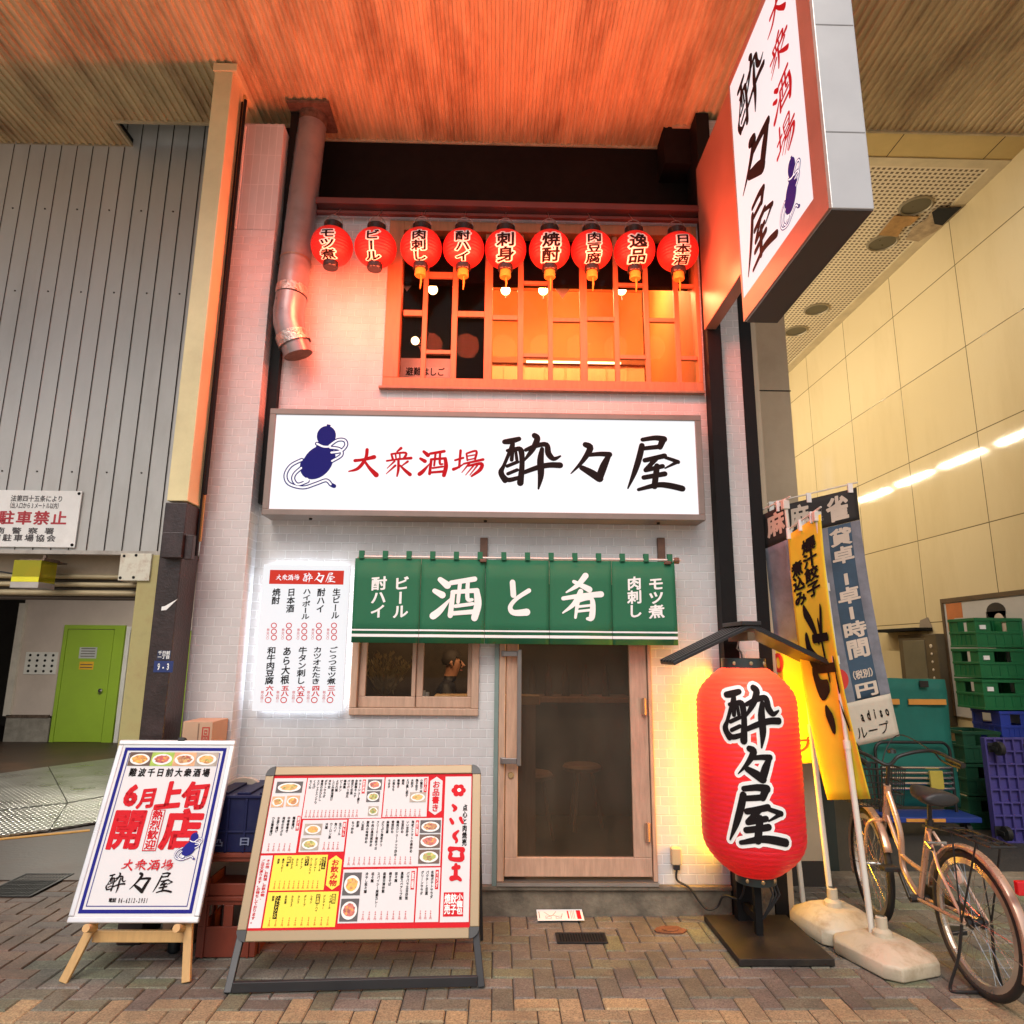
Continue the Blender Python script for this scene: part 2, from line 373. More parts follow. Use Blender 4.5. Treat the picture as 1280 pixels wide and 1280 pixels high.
def gourd(white, blue, a0, b0, a1, b1):
    """bottle gourd with a rope: blue shapes and white rope cores, crop units 80..440 x 90..470"""
    k = (a1-a0)/360.0; kb = (b1-b0)/380.0
    f = lambda x, y: (a0+(x-80)*k, b1-(y-90)*kb)
    def blob(pts): blue.poly([f(*p) for p in pts]); blue.lift += blue.step
    n = 28
    blob([(303+55*cos(2*pi*i/n), 160+58*sin(2*pi*i/n)) for i in range(n)])
    blob([(302,92),(324,96),(322,112),(300,112)])
    body = []
    for i in range(n):
        t = 2*pi*i/n; x = 92*cos(t); y = 98*sin(t); x += -0.22*(y); body.append((258+x+ (12 if y < 0 else 0), 312+y))
    blob(body)
    blob([(258,195),(345,195),(332,262),(232,262)])
    ropes = [[(325,216),(368,184),(408,184),(420,212),(392,246),(338,256)], [(330,228),(384,236),(396,270),(345,304)], [(172,300),(112,334),(86,388),(110,436),(190,456),(262,434),(318,414),(346,436)],
             [(172,346),(138,380),(132,412),(160,440),(214,420)], [(252,206),(290,222),(328,222)], [(348,438),(366,446)]]
    for rp in ropes: blue.line([f(x, y)+(24*k,) for x, y in rp])
    blue.lift += blue.step; white.lift = blue.lift+blue.step
    for rp in ropes[:5]: white.line([f(x, y)+(11*k,) for x, y in rp])
    white.ell(*f(205, 415), 16*k, 14*kb)

# ================================================================== materials used below
tile_mat('tile', (0.57, 0.55, 0.54), (0.53, 0.51, 0.50), (0.70, 0.69, 0.68), 0.108, 0.0585, 0.0038, 0.38, bump=0.9, dirt=(0.28,0.255,0.235), dirt_amt=0.38, dscale=1.0)
murky_mat('murky_glass', (0.050, 0.038, 0.025), 0.30)
glass_mat('dull_glass', (0.9, 0.88, 0.85), 0.12)
tile_mat('tile_stack', (0.58, 0.55, 0.53), (0.52, 0.49, 0.47), (0.68, 0.65, 0.63), 0.055, 0.25, 0.0028, 0.45, off=0.0, bump=0.4)
tile_mat('panel_yellow', (0.72, 0.60, 0.38), (0.69, 0.57, 0.35), (0.14, 0.11, 0.06), 1.25, 1.0, 0.006, 0.06, off=0.0, bump=0.25, dirt=(0.50, 0.38, 0.19), dirt_amt=0.4, dscale=0.5, bdist=0.004)
M('black_steel', (0.006, 0.0055, 0.0055), 0.6, 0.0, 0.3, 8, dirt=(0.02, 0.016, 0.014), dirt_amt=0.3, spec=0.2)
M('header_paint', (0.010, 0.0065, 0.0055), 0.75, 0, 0.35, 12, dirt=(0.03, 0.02, 0.016), dirt_amt=0.25, spec=0.15)
M('frame_wood', (0.45, 0.285, 0.195), 0.5, 0, 0.18, 7, bump=0.15, bscale=30, stretch=(6, 6, 0.8))
M('frame_dark', (0.30, 0.16, 0.095), 0.5, 0, 0.2, 7, stretch=(6, 6, 0.8))
M('lattice_wood', (0.42, 0.17, 0.07), 0.5, 0, 0.15, 7, stretch=(6, 6, 0.8))
M('concrete', (0.17, 0.14, 0.10), 0.9, 0, 0.35, 9, bump=0.6, bscale=45, dirt=(0.035, 0.03, 0.022), dirt_amt=0.75, dscale=3)
M('dark_room', (0.055, 0.040, 0.026), 0.8, 0, 0.5, 2.5, dirt=(0.10, 0.06, 0.03), dirt_amt=0.5, dscale=2)
M('pale_wood', (0.62, 0.40, 0.20), 0.55, 0, 0.08, 3, stretch=(8, 8, 0.7))
M('orange_wall', (0.55, 0.18, 0.05), 0.7, 0, 0.1, 3)
M('duct_metal', (0.25, 0.265, 0.275), 0.34, 0.45, 0.18, 6, dirt=(0.14, 0.09, 0.06), dirt_amt=0.45, dscale=3)
M('rust_metal', (0.16, 0.11, 0.08), 0.6, 0.5, 0.45, 22, bump=0.3)
M('canopy_paint', (0.60, 0.46, 0.25), 0.5, 0.1, 0.26, 2.2, dirt=(0.22, 0.115, 0.055), dirt_amt=0.95, dscale=1.3, stretch=(2.0, 0.5, 1))
M('canopy_trim', (0.52, 0.42, 0.26), 0.5, 0.1, 0.2, 9, dirt=(0.15, 0.09, 0.05), dirt_amt=0.5)
M('seam_steel', (0.50, 0.485, 0.455), 0.45, 0.25, 0.12, 1.2, dirt=(0.22, 0.19, 0.15), dirt_amt=0.45, dscale=0.9, stretch=(1, 1, 0.35))
M('seam_dark', (0.12, 0.10, 0.085), 0.7)
M('cream_paint', (0.66, 0.56, 0.30), 0.45, 0, 0.1, 2.5, dirt=(0.40, 0.30, 0.14), dirt_amt=0.3, dscale=2.2)
M('maroon_paint', (0.024, 0.013, 0.012), 0.34, 0, 0.4, 14, bump=0.25, bscale=60, dirt=(0.08, 0.045, 0.045), dirt_amt=0.35, dscale=5)
M('olive_steel', (0.42, 0.36, 0.15), 0.5, 0.1, 0.15, 6, dirt=(0.2, 0.1, 0.04), dirt_amt=0.4, dscale=6)
M('pink_wall', (0.62, 0.52, 0.46), 0.6, 0, 0.08, 2, dirt=(0.4, 0.32, 0.26), dirt_amt=0.3)
M('lime_paint', (0.32, 0.50, 0.03), 0.4, 0, 0.07, 2)
M('void_dark', (0.01, 0.01, 0.01), 0.9)
M('asphalt', (0.030, 0.027, 0.025), 0.75, 0, 0.3, 20, bump=0.5, bscale=120)
M('white_paint', (0.78, 0.76, 0.72), 0.5, 0, 0.06, 5, dirt=(0.5, 0.45, 0.38), dirt_amt=0.25, dscale=6)
M('beige_render', (0.46, 0.37, 0.25), 0.55, 0, 0.08, 2, dirt=(0.3, 0.22, 0.13), dirt_amt=0.35)
glass_mat('glass')

# ================================================================== ground
def ground():
    # one bed out to the horizon, coloured pale to bounce light onto the canopy, then the bonded pavers as real pieces
    mb = MB(); mb.quad((-40,-40,-0.03),(40,-40,-0.03),(40,40,-0.03),(-40,40,-0.03))
    tag(mb.build('ground', M('bed', (0.50, 0.45, 0.38), 0.95, 0, 0.2, 8, bump=0.4), base=(0,0,-0.03)), kind='structure')
    def paver(name, c1, c2, c3, moss, rough):
        m = bpy.data.materials.new(name); m.use_nodes = True; n = m.node_tree.nodes; l = m.node_tree.links; b = n['Principled BSDF']
        g = n.new('ShaderNodeNewGeometry'); rp = n.new('ShaderNodeValToRGB'); rp.color_ramp.elements[0].color = c1+(1,); rp.color_ramp.elements[1].color = c3+(1,)
        e = rp.color_ramp.elements.new(0.5); e.color = c2+(1,); l.new(g.outputs['Random Per Island'], rp.inputs[0])
        nz = n.new('ShaderNodeTexNoise'); nz.inputs['Scale'].default_value = 110; nz.inputs['Detail'].default_value = 6; nz.inputs['Roughness'].default_value = 0.75; l.new(g.outputs['Position'], nz.inputs['Vector'])
        mr = n.new('ShaderNodeMapRange'); mr.inputs[1].default_value = 0.33; mr.inputs[2].default_value = 0.67; mr.inputs[3].default_value = 0.4; mr.inputs[4].default_value = 1.6; l.new(nz.outputs['Fac'], mr.inputs[0])
        mm = n.new('ShaderNodeMix'); mm.data_type = 'RGBA'; mm.blend_type = 'MULTIPLY'; mm.inputs[0].default_value = 1; l.new(rp.outputs[0], mm.inputs[6]); l.new(mr.outputs[0], mm.inputs[7])
        n2 = n.new('ShaderNodeTexNoise'); n2.inputs['Scale'].default_value = 1.6; n2.inputs['Detail'].default_value = 7; n2.inputs['Roughness'].default_value = 0.7; l.new(g.outputs['Position'], n2.inputs['Vector'])
        r2 = n.new('ShaderNodeValToRGB'); r2.color_ramp.elements[0].position = 0.45; r2.color_ramp.elements[1].position = 0.68; l.new(n2.outputs['Fac'], r2.inputs[0])
        mu = n.new('ShaderNodeMath'); mu.operation = 'MULTIPLY'; mu.inputs[1].default_value = 0.75; l.new(r2.outputs[0], mu.inputs[0])
        mx = n.new('ShaderNodeMix'); mx.data_type = 'RGBA'; l.new(mu.outputs[0], mx.inputs[0]); l.new(mm.outputs[2], mx.inputs[6]); mx.inputs[7].default_value = moss+(1,)
        l.new(mx.outputs[2], b.inputs['Base Color'])
        r3 = n.new('ShaderNodeMapRange'); r3.inputs[3].default_value = rough-0.15; r3.inputs[4].default_value = rough+0.2; l.new(n2.outputs['Fac'], r3.inputs[0]); l.new(r3.outputs[0], b.inputs['Roughness'])
        bp = n.new('ShaderNodeBump'); bp.inputs['Strength'].default_value = 0.6; bp.inputs['Distance'].default_value = 0.004; l.new(nz.outputs['Fac'], bp.inputs['Height']); l.new(bp.outputs[0], b.inputs['Normal'])
        return m
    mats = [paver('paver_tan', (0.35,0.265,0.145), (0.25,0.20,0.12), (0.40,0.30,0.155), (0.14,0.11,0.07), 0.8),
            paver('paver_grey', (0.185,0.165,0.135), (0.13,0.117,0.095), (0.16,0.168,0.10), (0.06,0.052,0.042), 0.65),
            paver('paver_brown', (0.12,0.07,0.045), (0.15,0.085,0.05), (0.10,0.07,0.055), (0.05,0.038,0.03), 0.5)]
    mb = MB(); W = 0.105; gp = 0.004
    rnd = random.Random(3)
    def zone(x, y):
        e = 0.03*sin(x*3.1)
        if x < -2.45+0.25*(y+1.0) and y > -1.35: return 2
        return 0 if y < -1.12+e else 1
    for i in range(-62, 52):
        for j in range(-28, 6):
            d = (i-j) % 4
            if d == 0: x0, y0, x1, y1 = i*W, j*W, (i+2)*W, (j+1)*W
            elif d == 3: x0, y0, x1, y1 = i*W, j*W, (i+1)*W, (j+2)*W
            else: continue
            z = -0.003+rnd.uniform(-0.0022, 0.0022); tx = rnd.uniform(-0.0015, 0.0015); ty = rnd.uniform(-0.0015, 0.0015)
            a = gp*rnd.uniform(0.6, 1.3); c = 0.006
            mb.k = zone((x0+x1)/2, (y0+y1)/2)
            X0, Y0, X1, Y1 = x0+a/2, y0+a/2, x1-a/2, y1-a/2
            top = [(X0+c, Y0+c, z-tx-ty), (X1-c, Y0+c, z+tx-ty), (X1-c, Y1-c, z+tx+ty), (X0+c, Y1-c, z-tx+ty)]
            bot = [(X0, Y0, z-0.006), (X1, Y0, z-0.006), (X1, Y1, z-0.006), (X0, Y1, z-0.006)]
            lo = [(p[0], p[1], -0.03) for p in bot]
            mb.add(top+bot+lo, [(0,1,2,3)]+[(k, 4+k, 4+(k+1) % 4, (k+1) % 4) for k in range(4)]+[(4+k, 8+k, 8+(k+1) % 4, 4+(k+1) % 4) for k in range(4)])
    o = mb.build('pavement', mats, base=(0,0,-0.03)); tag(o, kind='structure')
    mb = MB(); mb.quad((-6.6,-3.05,-0.010),(5.6,-3.05,-0.010),(5.6,0.75,-0.010),(-6.6,0.75,-0.010)); tag(mb.build('pavement_joint_bed', M('joint_dirt', (0.022,0.018,0.014), 0.95, 0, 0.3, 8), base=(0,0,-0.016)), kind='structure')
    # dark floor of the passage on the right, behind its kerb; and of the garage on the left
    mb = MB(); mb.box(1.95, 0.70, -0.02, 9, 14, 0.03); tag(mb.build('passage_floor', MATS['asphalt'], base=(4,5,0)), kind='structure')
    mb = MB(); mb.box(1.95, 0.56, -0.02, 9, 0.70, 0.055); tag(mb.build('passage_kerb', MATS['concrete'], base=(4,0.6,0), bevel=0.01), kind='structure')
    mb = MB(); mb.box(-14, 0.63, -0.02, -2.1, 12, 0.004); tag(mb.build('garage_floor', M('wet_floor', (0.050, 0.030, 0.020), 0.5, 0, 0.35, 3, bump=0.25, bscale=30, dirt=(0.12,0.05,0.02), dirt_amt=0.5), base=(-6,5,0)), kind='structure')
ground()

# ================================================================== shop building
shop = thing('shop_building', (0.0, 0.3, 0.0), 'narrow two storey tiled tavern building with dark header, lattice window and wooden door', 'building')
def fx(px, py): return at(px, py, Y=0.0).x
def fz(px, py): return at(px, py, Y=0.0).z
WX0, WX1 = -1.66, 1.51
WT = 4.90
UW = (fx(478,480), fz(640,487), fx(879,480), 4.83)
LW = (fx(437,890), fz(520,894), fx(598,890), 2.24)
DR = (fx(622,1000), 0.175, fx(820,1050), 2.24)
def wall():
    mb = MB(); T = 0.16
    xs = sorted([WX0, WX1, UW[0], UW[2], LW[0], LW[2], DR[0], DR[2]]); zs = sorted([0.175, WT, UW[1], UW[3], LW[1], LW[3], DR[3]])
    hole = lambda x, z: any(a < x < c and b < z < d for a, b, c, d in (UW, LW, DR))
    for i in range(len(xs)-1):
        for j in range(len(zs)-1):
            cx, cz = (xs[i]+xs[i+1])/2, (zs[j]+zs[j+1])/2
            if hole(cx, cz) or xs[i+1]-xs[i] < 1e-6: continue
            mb.quad((xs[i],0,zs[j]),(xs[i+1],0,zs[j]),(xs[i+1],0,zs[j+1]),(xs[i],0,zs[j+1]))
    for a, b, c, d in (UW, LW, DR):
        mb.quad((a,0,b),(a,T,b),(a,T,d),(a,0,d)); mb.quad((c,0,b),(c,T,b),(c,T,d),(c,0,d)); mb.quad((a,0,d),(c,0,d),(c,T,d),(a,T,d)); mb.quad((a,0,b),(c,0,b),(c,T,b),(a,T,b))
    mb.quad((WX0,0,WT),(WX1,0,WT),(WX1,0.3,WT),(WX0,0.3,WT))
    mb.build('wall', MATS['tile'], shop)
    mb = MB(); mb.box(-1.97, -0.17, 0.02, -1.66, 0.3, 4.62); mb.build('pilaster', MATS['tile'], shop)
    mb = MB(); mb.box(-1.965, -0.165, 4.625, -1.66, 0.3, at(335,155,Y=-0.165).z); mb.build('pilaster_panel', MATS['tile_stack'], shop)
    mb = MB(); mb.box(-1.995, -0.19, 4.62, -1.935, -0.172, at(310,158,Y=-0.18).z); mb.build('white_strip', MATS['white_paint'], shop)
    mb = MB(); mb.box(1.615, -0.05, 0.20, 1.765, 0.3, 5.75); mb.build('side_pier', MATS['tile'], shop)
    mb = MB(); mb.box(-1.655, 0.302, 4.5, 1.9, 0.36, 5.9); mb.box(-2.1, 0.31, 4.4, -1.657, 0.36, 5.9); mb.box(1.30, 0.07, 5.45, 1.9, 0.3, 5.785); mb.build('header', MATS['header_paint'], shop)
    mb = MB(); mb.box(1.512, -0.10, 0.0, 1.612, 0.2, 5.77); mb.build('steel_post', MATS['black_steel'], shop)
    mb = MB(); mb.box(1.768, -0.06, 0.0, 1.85, 0.25, 5.6); mb.build('steel_post', MATS['black_steel'], shop)
    mb = MB(); mb.box(1.86, -0.02, 0, 1.90, 0.0, 5.0); mb.box(1.852, 0.0, 0, 1.90, 12, 6.6); mb.build('side_wall', MATS['beige_render'], shop)
    mb = MB(); mb.box(-1.652, -0.06, 2.6, -1.585, -0.004, 5.72); mb.build('gap_shade_bar', MATS['black_steel'], shop)  # black bar standing in for the shade of the gap beside the pilaster
    # plinth with its slightly projecting ledge
    mb = MB(); mb.box(-1.659, -0.012, -0.02, 1.51, 0.3, 0.145); mb.box(1.613, -0.052, -0.02, 1.765, 0.3, 0.198); mb.build('plinth', MATS['concrete'], shop, bevel=0.008)
    mb = MB(); mb.box(-1.659, -0.035, 0.147, 1.51, 0.16, 0.173); mb.build('ledge', MATS['concrete'], shop, bevel=0.005)
    # lantern rail under the header
    mb = MB(); mb.box(-1.58, -0.10, 4.905, 1.505, -0.02, 4.955); mb.box(-1.58, -0.075, 4.84, 1.505, -0.035, 4.865); mb.build('lantern_rail', M('rail_red', (0.13, 0.035, 0.03), 0.5, 0.1), shop, bevel=0.004)
    # roof and unseen shell so nothing shines through
    mb = MB(); mb.box(-1.66, 0.36, 5.9, 1.9, 8, 5.95); mb.box(-1.70, 0.36, 0, -1.66, 8, 5.9); mb.box(-1.66, 7.95, 0, 1.85, 8, 5.9); mb.build('rear_shell', MATS['void_dark'], shop)
wall()

def rooms():
    # upstairs: dark compartment on the left, warm panelled room on the right
    xs = fx(612, 430); x0, z0, x1, z1 = UW[0]-0.25, UW[1]-0.02, UW[2]+0.0, 5.35
    T = 0.165
    mb = MB(); mb.quad((xs,1.9,z0),(x1,1.9,z0),(x1,1.9,z0+1.05),(xs,1.9,z0+1.05))
    for k in range(7):
        xx = xs+0.12+k*0.21; mb.box(xx, 1.885, z0, xx+0.006, 1.899, z0+1.05)
    mb.build('room_panelling', MATS['pale_wood'], shop)
    mb = MB(); mb.box(xs, 1.86, z0+1.055, x1, 1.899, z0+1.12); mb.build('picture_rail', M('rail_brown', (0.22, 0.08, 0.03), 0.6), shop)
    mb = MB(); mb.quad((xs,1.905,z0+1.0),(x1,1.905,z0+1.0),(x1,1.905,z1),(xs,1.905,z1)); mb.quad((xs,0.38,z1),(x1,0.38,z1),(x1,1.9,z1),(xs,1.9,z1)); mb.quad((xs,T,4.885),(x1,T,4.885),(x1,0.38,4.885),(xs,0.38,4.885)); mb.quad((xs,0.38,4.885),(x1,0.38,4.885),(x1,0.38,z1),(xs,0.38,z1)); mb.quad((xs,T,z0),(xs,0.38,z0),(xs,0.38,4.885),(xs,T,4.885)); mb.quad((xs,0.38,z0),(xs,1.9,z0),(xs,1.9,z1),(xs,0.38,z1)); mb.quad((x1+0.02,T,z0),(x1+0.02,0.38,z0),(x1+0.02,0.38,4.885),(x1+0.02,T,4.885)); mb.quad((x1+0.02,0.38,z0),(x1+0.02,1.9,z0),(x1+0.02,1.9,z1),(x1+0.02,0.38,z1)); mb.build('room_wall', MATS['orange_wall'], shop)
    mb = MB(); mb.quad((x0,T,z0),(x1+0.02,T,z0),(x1+0.02,1.9,z0),(x0,1.9,z0)); mb.build('room_floor', MATS['dark_room'], shop)
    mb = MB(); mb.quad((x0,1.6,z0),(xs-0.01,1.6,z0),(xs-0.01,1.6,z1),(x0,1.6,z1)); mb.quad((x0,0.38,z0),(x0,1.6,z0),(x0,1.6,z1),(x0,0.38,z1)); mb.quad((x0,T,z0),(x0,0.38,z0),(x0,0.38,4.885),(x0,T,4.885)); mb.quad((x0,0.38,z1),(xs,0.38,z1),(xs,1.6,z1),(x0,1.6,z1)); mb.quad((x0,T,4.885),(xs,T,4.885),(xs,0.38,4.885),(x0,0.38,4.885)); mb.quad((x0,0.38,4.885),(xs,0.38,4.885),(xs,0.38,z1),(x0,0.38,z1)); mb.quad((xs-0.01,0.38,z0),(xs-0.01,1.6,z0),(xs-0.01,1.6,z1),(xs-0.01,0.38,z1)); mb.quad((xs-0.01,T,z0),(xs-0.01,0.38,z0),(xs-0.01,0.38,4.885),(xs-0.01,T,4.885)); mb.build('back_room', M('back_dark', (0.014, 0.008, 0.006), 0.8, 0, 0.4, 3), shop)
    a = at(658, 452, Y=1.85); b = at(776, 452, Y=1.85); c = at(820, 452, Y=1.85); d = at(856, 452, Y=1.85)
    for p, q in ((a, b), (c, d)):
        mb = MB(); mb.box(p.x, 1.84, p.z-0.008, q.x, 1.86, p.z+0.008); mb.build('light_strip', emis('strip_light', (1.0, 0.72, 0.35), 4.0), shop)
    # ground floor room
    a0, a1 = -1.6, 1.45
    mb = MB()
    mb.quad((a0,2.6,0.15),(a1,2.6,0.15),(a1,2.6,2.7),(a0,2.6,2.7)); mb.quad((a0,0.165,0.15),(a0,2.6,0.15),(a0,2.6,2.7),(a0,0.165,2.7)); mb.quad((a1,0.165,0.15),(a1,2.6,0.15),(a1,2.6,2.7),(a1,0.165,2.7))
    mb.quad((a0,0.165,2.7),(a1,0.165,2.7),(a1,2.6,2.7),(a0,2.6,2.7)); mb.quad((a0,0.165,0.15),(a1,0.165,0.15),(a1,2.6,0.15),(a0,2.6,0.15)); mb.build('tavern_room', MATS['dark_room'], shop)
rooms()

def upper_window():
    x0, z0, x1, z1 = UW; fr = 0.045
    X = lambda px: at(px, 430, Y=0.03).x
    mb = MB()
    mb.box(x0, -0.015, z0, x1, 0.10, z0+0.075); mb.box(x0, -0.015, z0+0.075, x0+0.11, 0.10, z1); mb.box(x1-0.03, -0.015, z0+0.075, x1, 0.10, z1); mb.box(x0+0.11, -0.015, z1-0.08, x1-0.03, 0.10, z1)
    win = mb.build('upper_window', MATS['lattice_wood'], shop, bevel=0.004)
    mb = MB(); mb.box(x0-0.02, -0.045, z0-0.02, x1, -0.001, z0-0.001); mb.build('sill', MATS['frame_dark'], win, bevel=0.003)
    zz = lambda py: at(640, py, Y=0.03).z
    def mul(pa, pb, w=None):
        m = MB(); m.box(X(pa), 0.012, z0+0.076, X(pb), 0.045, z1-0.081); m.build('mullion', MATS['lattice_wood'], win, bevel=0.003)
    for pa, pb in ((527,533),(564,571),(605,615),(647,654),(685,691),(725,734),(768,774),(806,812),(844,850)): mul(pa, pb)
    def bar(pa, pb, py0, py1):
        m = MB(); m.box(X(pa), 0.014, zz(py1), X(pb), 0.043, zz(py0)); m.build('glazing_bar', MATS['lattice_wood'], win, bevel=0.003)
    for t in ((503,527,391,398),(533,564,343,350),(533,564,440,445),(571,605,391,398),(615,647,395,401),(654,685,352,356),(654,685,442,447),(691,725,397,402),(734,768,395,400),(774,806,352,356),(774,806,442,447),(812,844,395,400),(850,873,352,356),(850,873,442,447)): bar(*t)
    mb = MB(); mb.quad((x0+0.02,0.06,z0+0.02),(x1-0.02,0.06,z0+0.02),(x1-0.02,0.06,z1-0.02),(x0+0.02,0.06,z1-0.02)); mb.build('pane', MATS['dull_glass'], win)
upper_window()

def lower_window():
    x0, z0, x1, z1 = LW; X = lambda px: at(px, 850, Y=0.02).x
    mb = MB(); mb.box(x0, -0.03, z0, x1, 0.12, z0+0.045); mb.box(x0, -0.03, z0+0.045, x0+0.045, 0.12, z1); mb.box(x1-0.05, -0.03, z0+0.045, x1, 0.12, z1); mb.box(x0+0.045, -0.03, z1-0.05, x1-0.05, 0.12, z1)
    win = mb.build('lower_window', MATS['frame_wood'], shop, bevel=0.005)
    for a, b in ((x0+0.046, X(519.5)), (X(519.5)+0.002, x1-0.051)):
        yy = 0.02 if a < -0.7 else 0.045
        m = MB(); w = 0.045; lo = z0+0.046; hi = z1-0.051
        m.box(a, yy, lo, b, yy+0.035, lo+0.07); m.box(a, yy, lo+0.07, a+w, yy+0.035, hi); m.box(b-w*0.6, yy, lo+0.07, b, yy+0.035, hi); m.box(a+w, yy, hi-0.05, b-w*0.6, yy+0.035, hi)
        s = m.build('sash', MATS['frame_wood'], win, bevel=0.004)
        m = MB(); m.quad((a+w-0.01,yy+0.018,lo+0.06),(b-0.02,yy+0.018,lo+0.06),(b-0.02,yy+0.018,hi-0.04),(a+w-0.01,yy+0.018,hi-0.04)); m.build('pane', MATS['glass'], win)
lower_window()

def door():
    x0, z0, x1, z1 = DR; jl, jr = at(631,950,Y=-0.01).x, at(806.5,950,Y=-0.01).x
    mb = MB(); mb.box(x0, -0.03, z0+0.022, jl, 0.12, z1); mb.box(jr+0.03, -0.03, z0+0.022, x1, 0.12, z1); mb.box(jl, -0.03, z1-0.06, jr+0.03, 0.12, z1)
    d0 = mb.build('door_frame', MATS['frame_wood'], shop, bevel=0.004)
    mb = MB(); mb.box(x0, -0.045, z0, x1, 0.12, z0+0.02); mb.build('threshold', M('alu', (0.42, 0.40, 0.37), 0.35, 0.8), d0)
    mb = MB(); mb.box(x0-0.03, -0.035, z0, x0-0.002, -0.001, 2.24); mb.build('jamb_strip', M('grey_green', (0.16, 0.22, 0.20), 0.5), d0)
    gl, gr = at(647.5,940,Y=-0.01).x, at(789,940,Y=-0.01).x; gb = at(720,1072,Y=-0.01).z; lb = at(720,1096,Y=-0.01).z
    mb = MB(); L, Rr = jl+0.004, jr+0.026
    mb.box(L, -0.012, lb, Rr, 0.03, gb); mb.box(L, -0.012, gb, gl, 0.03, z1-0.065); mb.box(gr, -0.012, gb, Rr, 0.03, z1-0.065); mb.box(gl, -0.012, z1-0.17, gr, 0.03, z1-0.065)
    leaf = mb.build('door', MATS['frame_wood'], shop, bevel=0.004)
    mb = MB(); mb.quad((gl,0.01,gb),(gr,0.01,gb),(gr,0.01,z1-0.17),(gl,0.01,z1-0.17)); mb.build('pane', MATS['murky_glass'], leaf)
    hx = at(649,880,Y=-0.06).x; h0, h1 = at(649,957,Y=-0.06).z, at(649,812,Y=-0.06).z
    mb = MB(); mb.box(hx-0.014, -0.075, h0, hx+0.014, -0.05, h1); mb.box(hx-0.11, -0.07, h0+0.01, hx-0.014, -0.052, h0+0.045); mb.box(hx-0.11, -0.07, h1-0.045, hx-0.014, -0.052, h1-0.01); mb.box(hx-0.12, -0.052, h0+0.008, hx-0.085, -0.012, h0+0.047); mb.box(hx-0.12, -0.052, h1-0.047, hx-0.085, -0.012, h1-0.008)
    mb.build('handle', M('handle_grey', (0.20, 0.18, 0.17), 0.35, 0.6), leaf, bevel=0.003)
    c = at(638.5,969,Y=-0.012); mb = MB(); mb.lathe([(0.0,-0.012),(0.016,-0.012),(0.02,0)], (c.x,-0.012,c.z), 16, 'Y'); mb.build('lock', M('brass', (0.5,0.38,0.2), 0.35, 0.9), leaf, True)
    for px, py in ((805,883),(809.5,1040)):
        c = at(px, py, Y=-0.03); mb = MB(); mb.tube([(c.x,-0.035,c.z-0.055),(c.x,-0.035,c.z+0.055)], 0.011, 10); mb.box(c.x-0.02,-0.034,c.z-0.05,c.x+0.02,-0.0305,c.z+0.05); mb.build('hinge', MATS['frame_dark'], leaf, True)
door()

def outlet():
    a, b = at(839,1060,Y=-0.04), at(852,1081,Y=-0.04)
    mb = MB(); mb.box(a.x, -0.055, b.z, b.x, -0.001, a.z); o = mb.build('outlet_box', M('outlet_beige', (0.55,0.42,0.24), 0.5), shop, bevel=0.006)
    mb = MB(); mb.box(a.x+0.012, -0.05, b.z-0.03, b.x-0.012, -0.015, b.z-0.001); mb.build('plug', M('black_rubber', (0.012,0.012,0.012), 0.6), o, bevel=0.004)
    c = Vector(((a.x+b.x)/2, -0.035, b.z-0.03))
    pts = [c, c+Vector((0.0,-0.005,-0.06)), at(862,1110,Y=-0.06), at(875,1128,Y=-0.08), at(885,1137,Y=-0.10), at(897,1133,Y=-0.10), at(905,1120,Y=-0.14), Vector((1.50,-0.2,0.16)), Vector((1.53,-0.22,0.28))]
    P = [pts[0]]+pts+[pts[-1]]; out = []
    for i in range(1, len(P)-2):
        for j in range(6):
            t = j/6; p0,p1,p2,p3 = P[i-1:i+3]; out.append(0.5*((2*p1)+(p2-p0)*t+(2*p0-5*p1+4*p2-p3)*t*t+(3*p1-3*p2+p3-p0)*t**3))
    mb = MB(); mb.tube(out, 0.007, 7); tag(mb.build('power_cable', MATS['black_rubber'], None, True), 'black power cable drooping from the outlet box to the big lantern', 'cable')
    c = at(740,1143,Y=-0.03)
outlet()

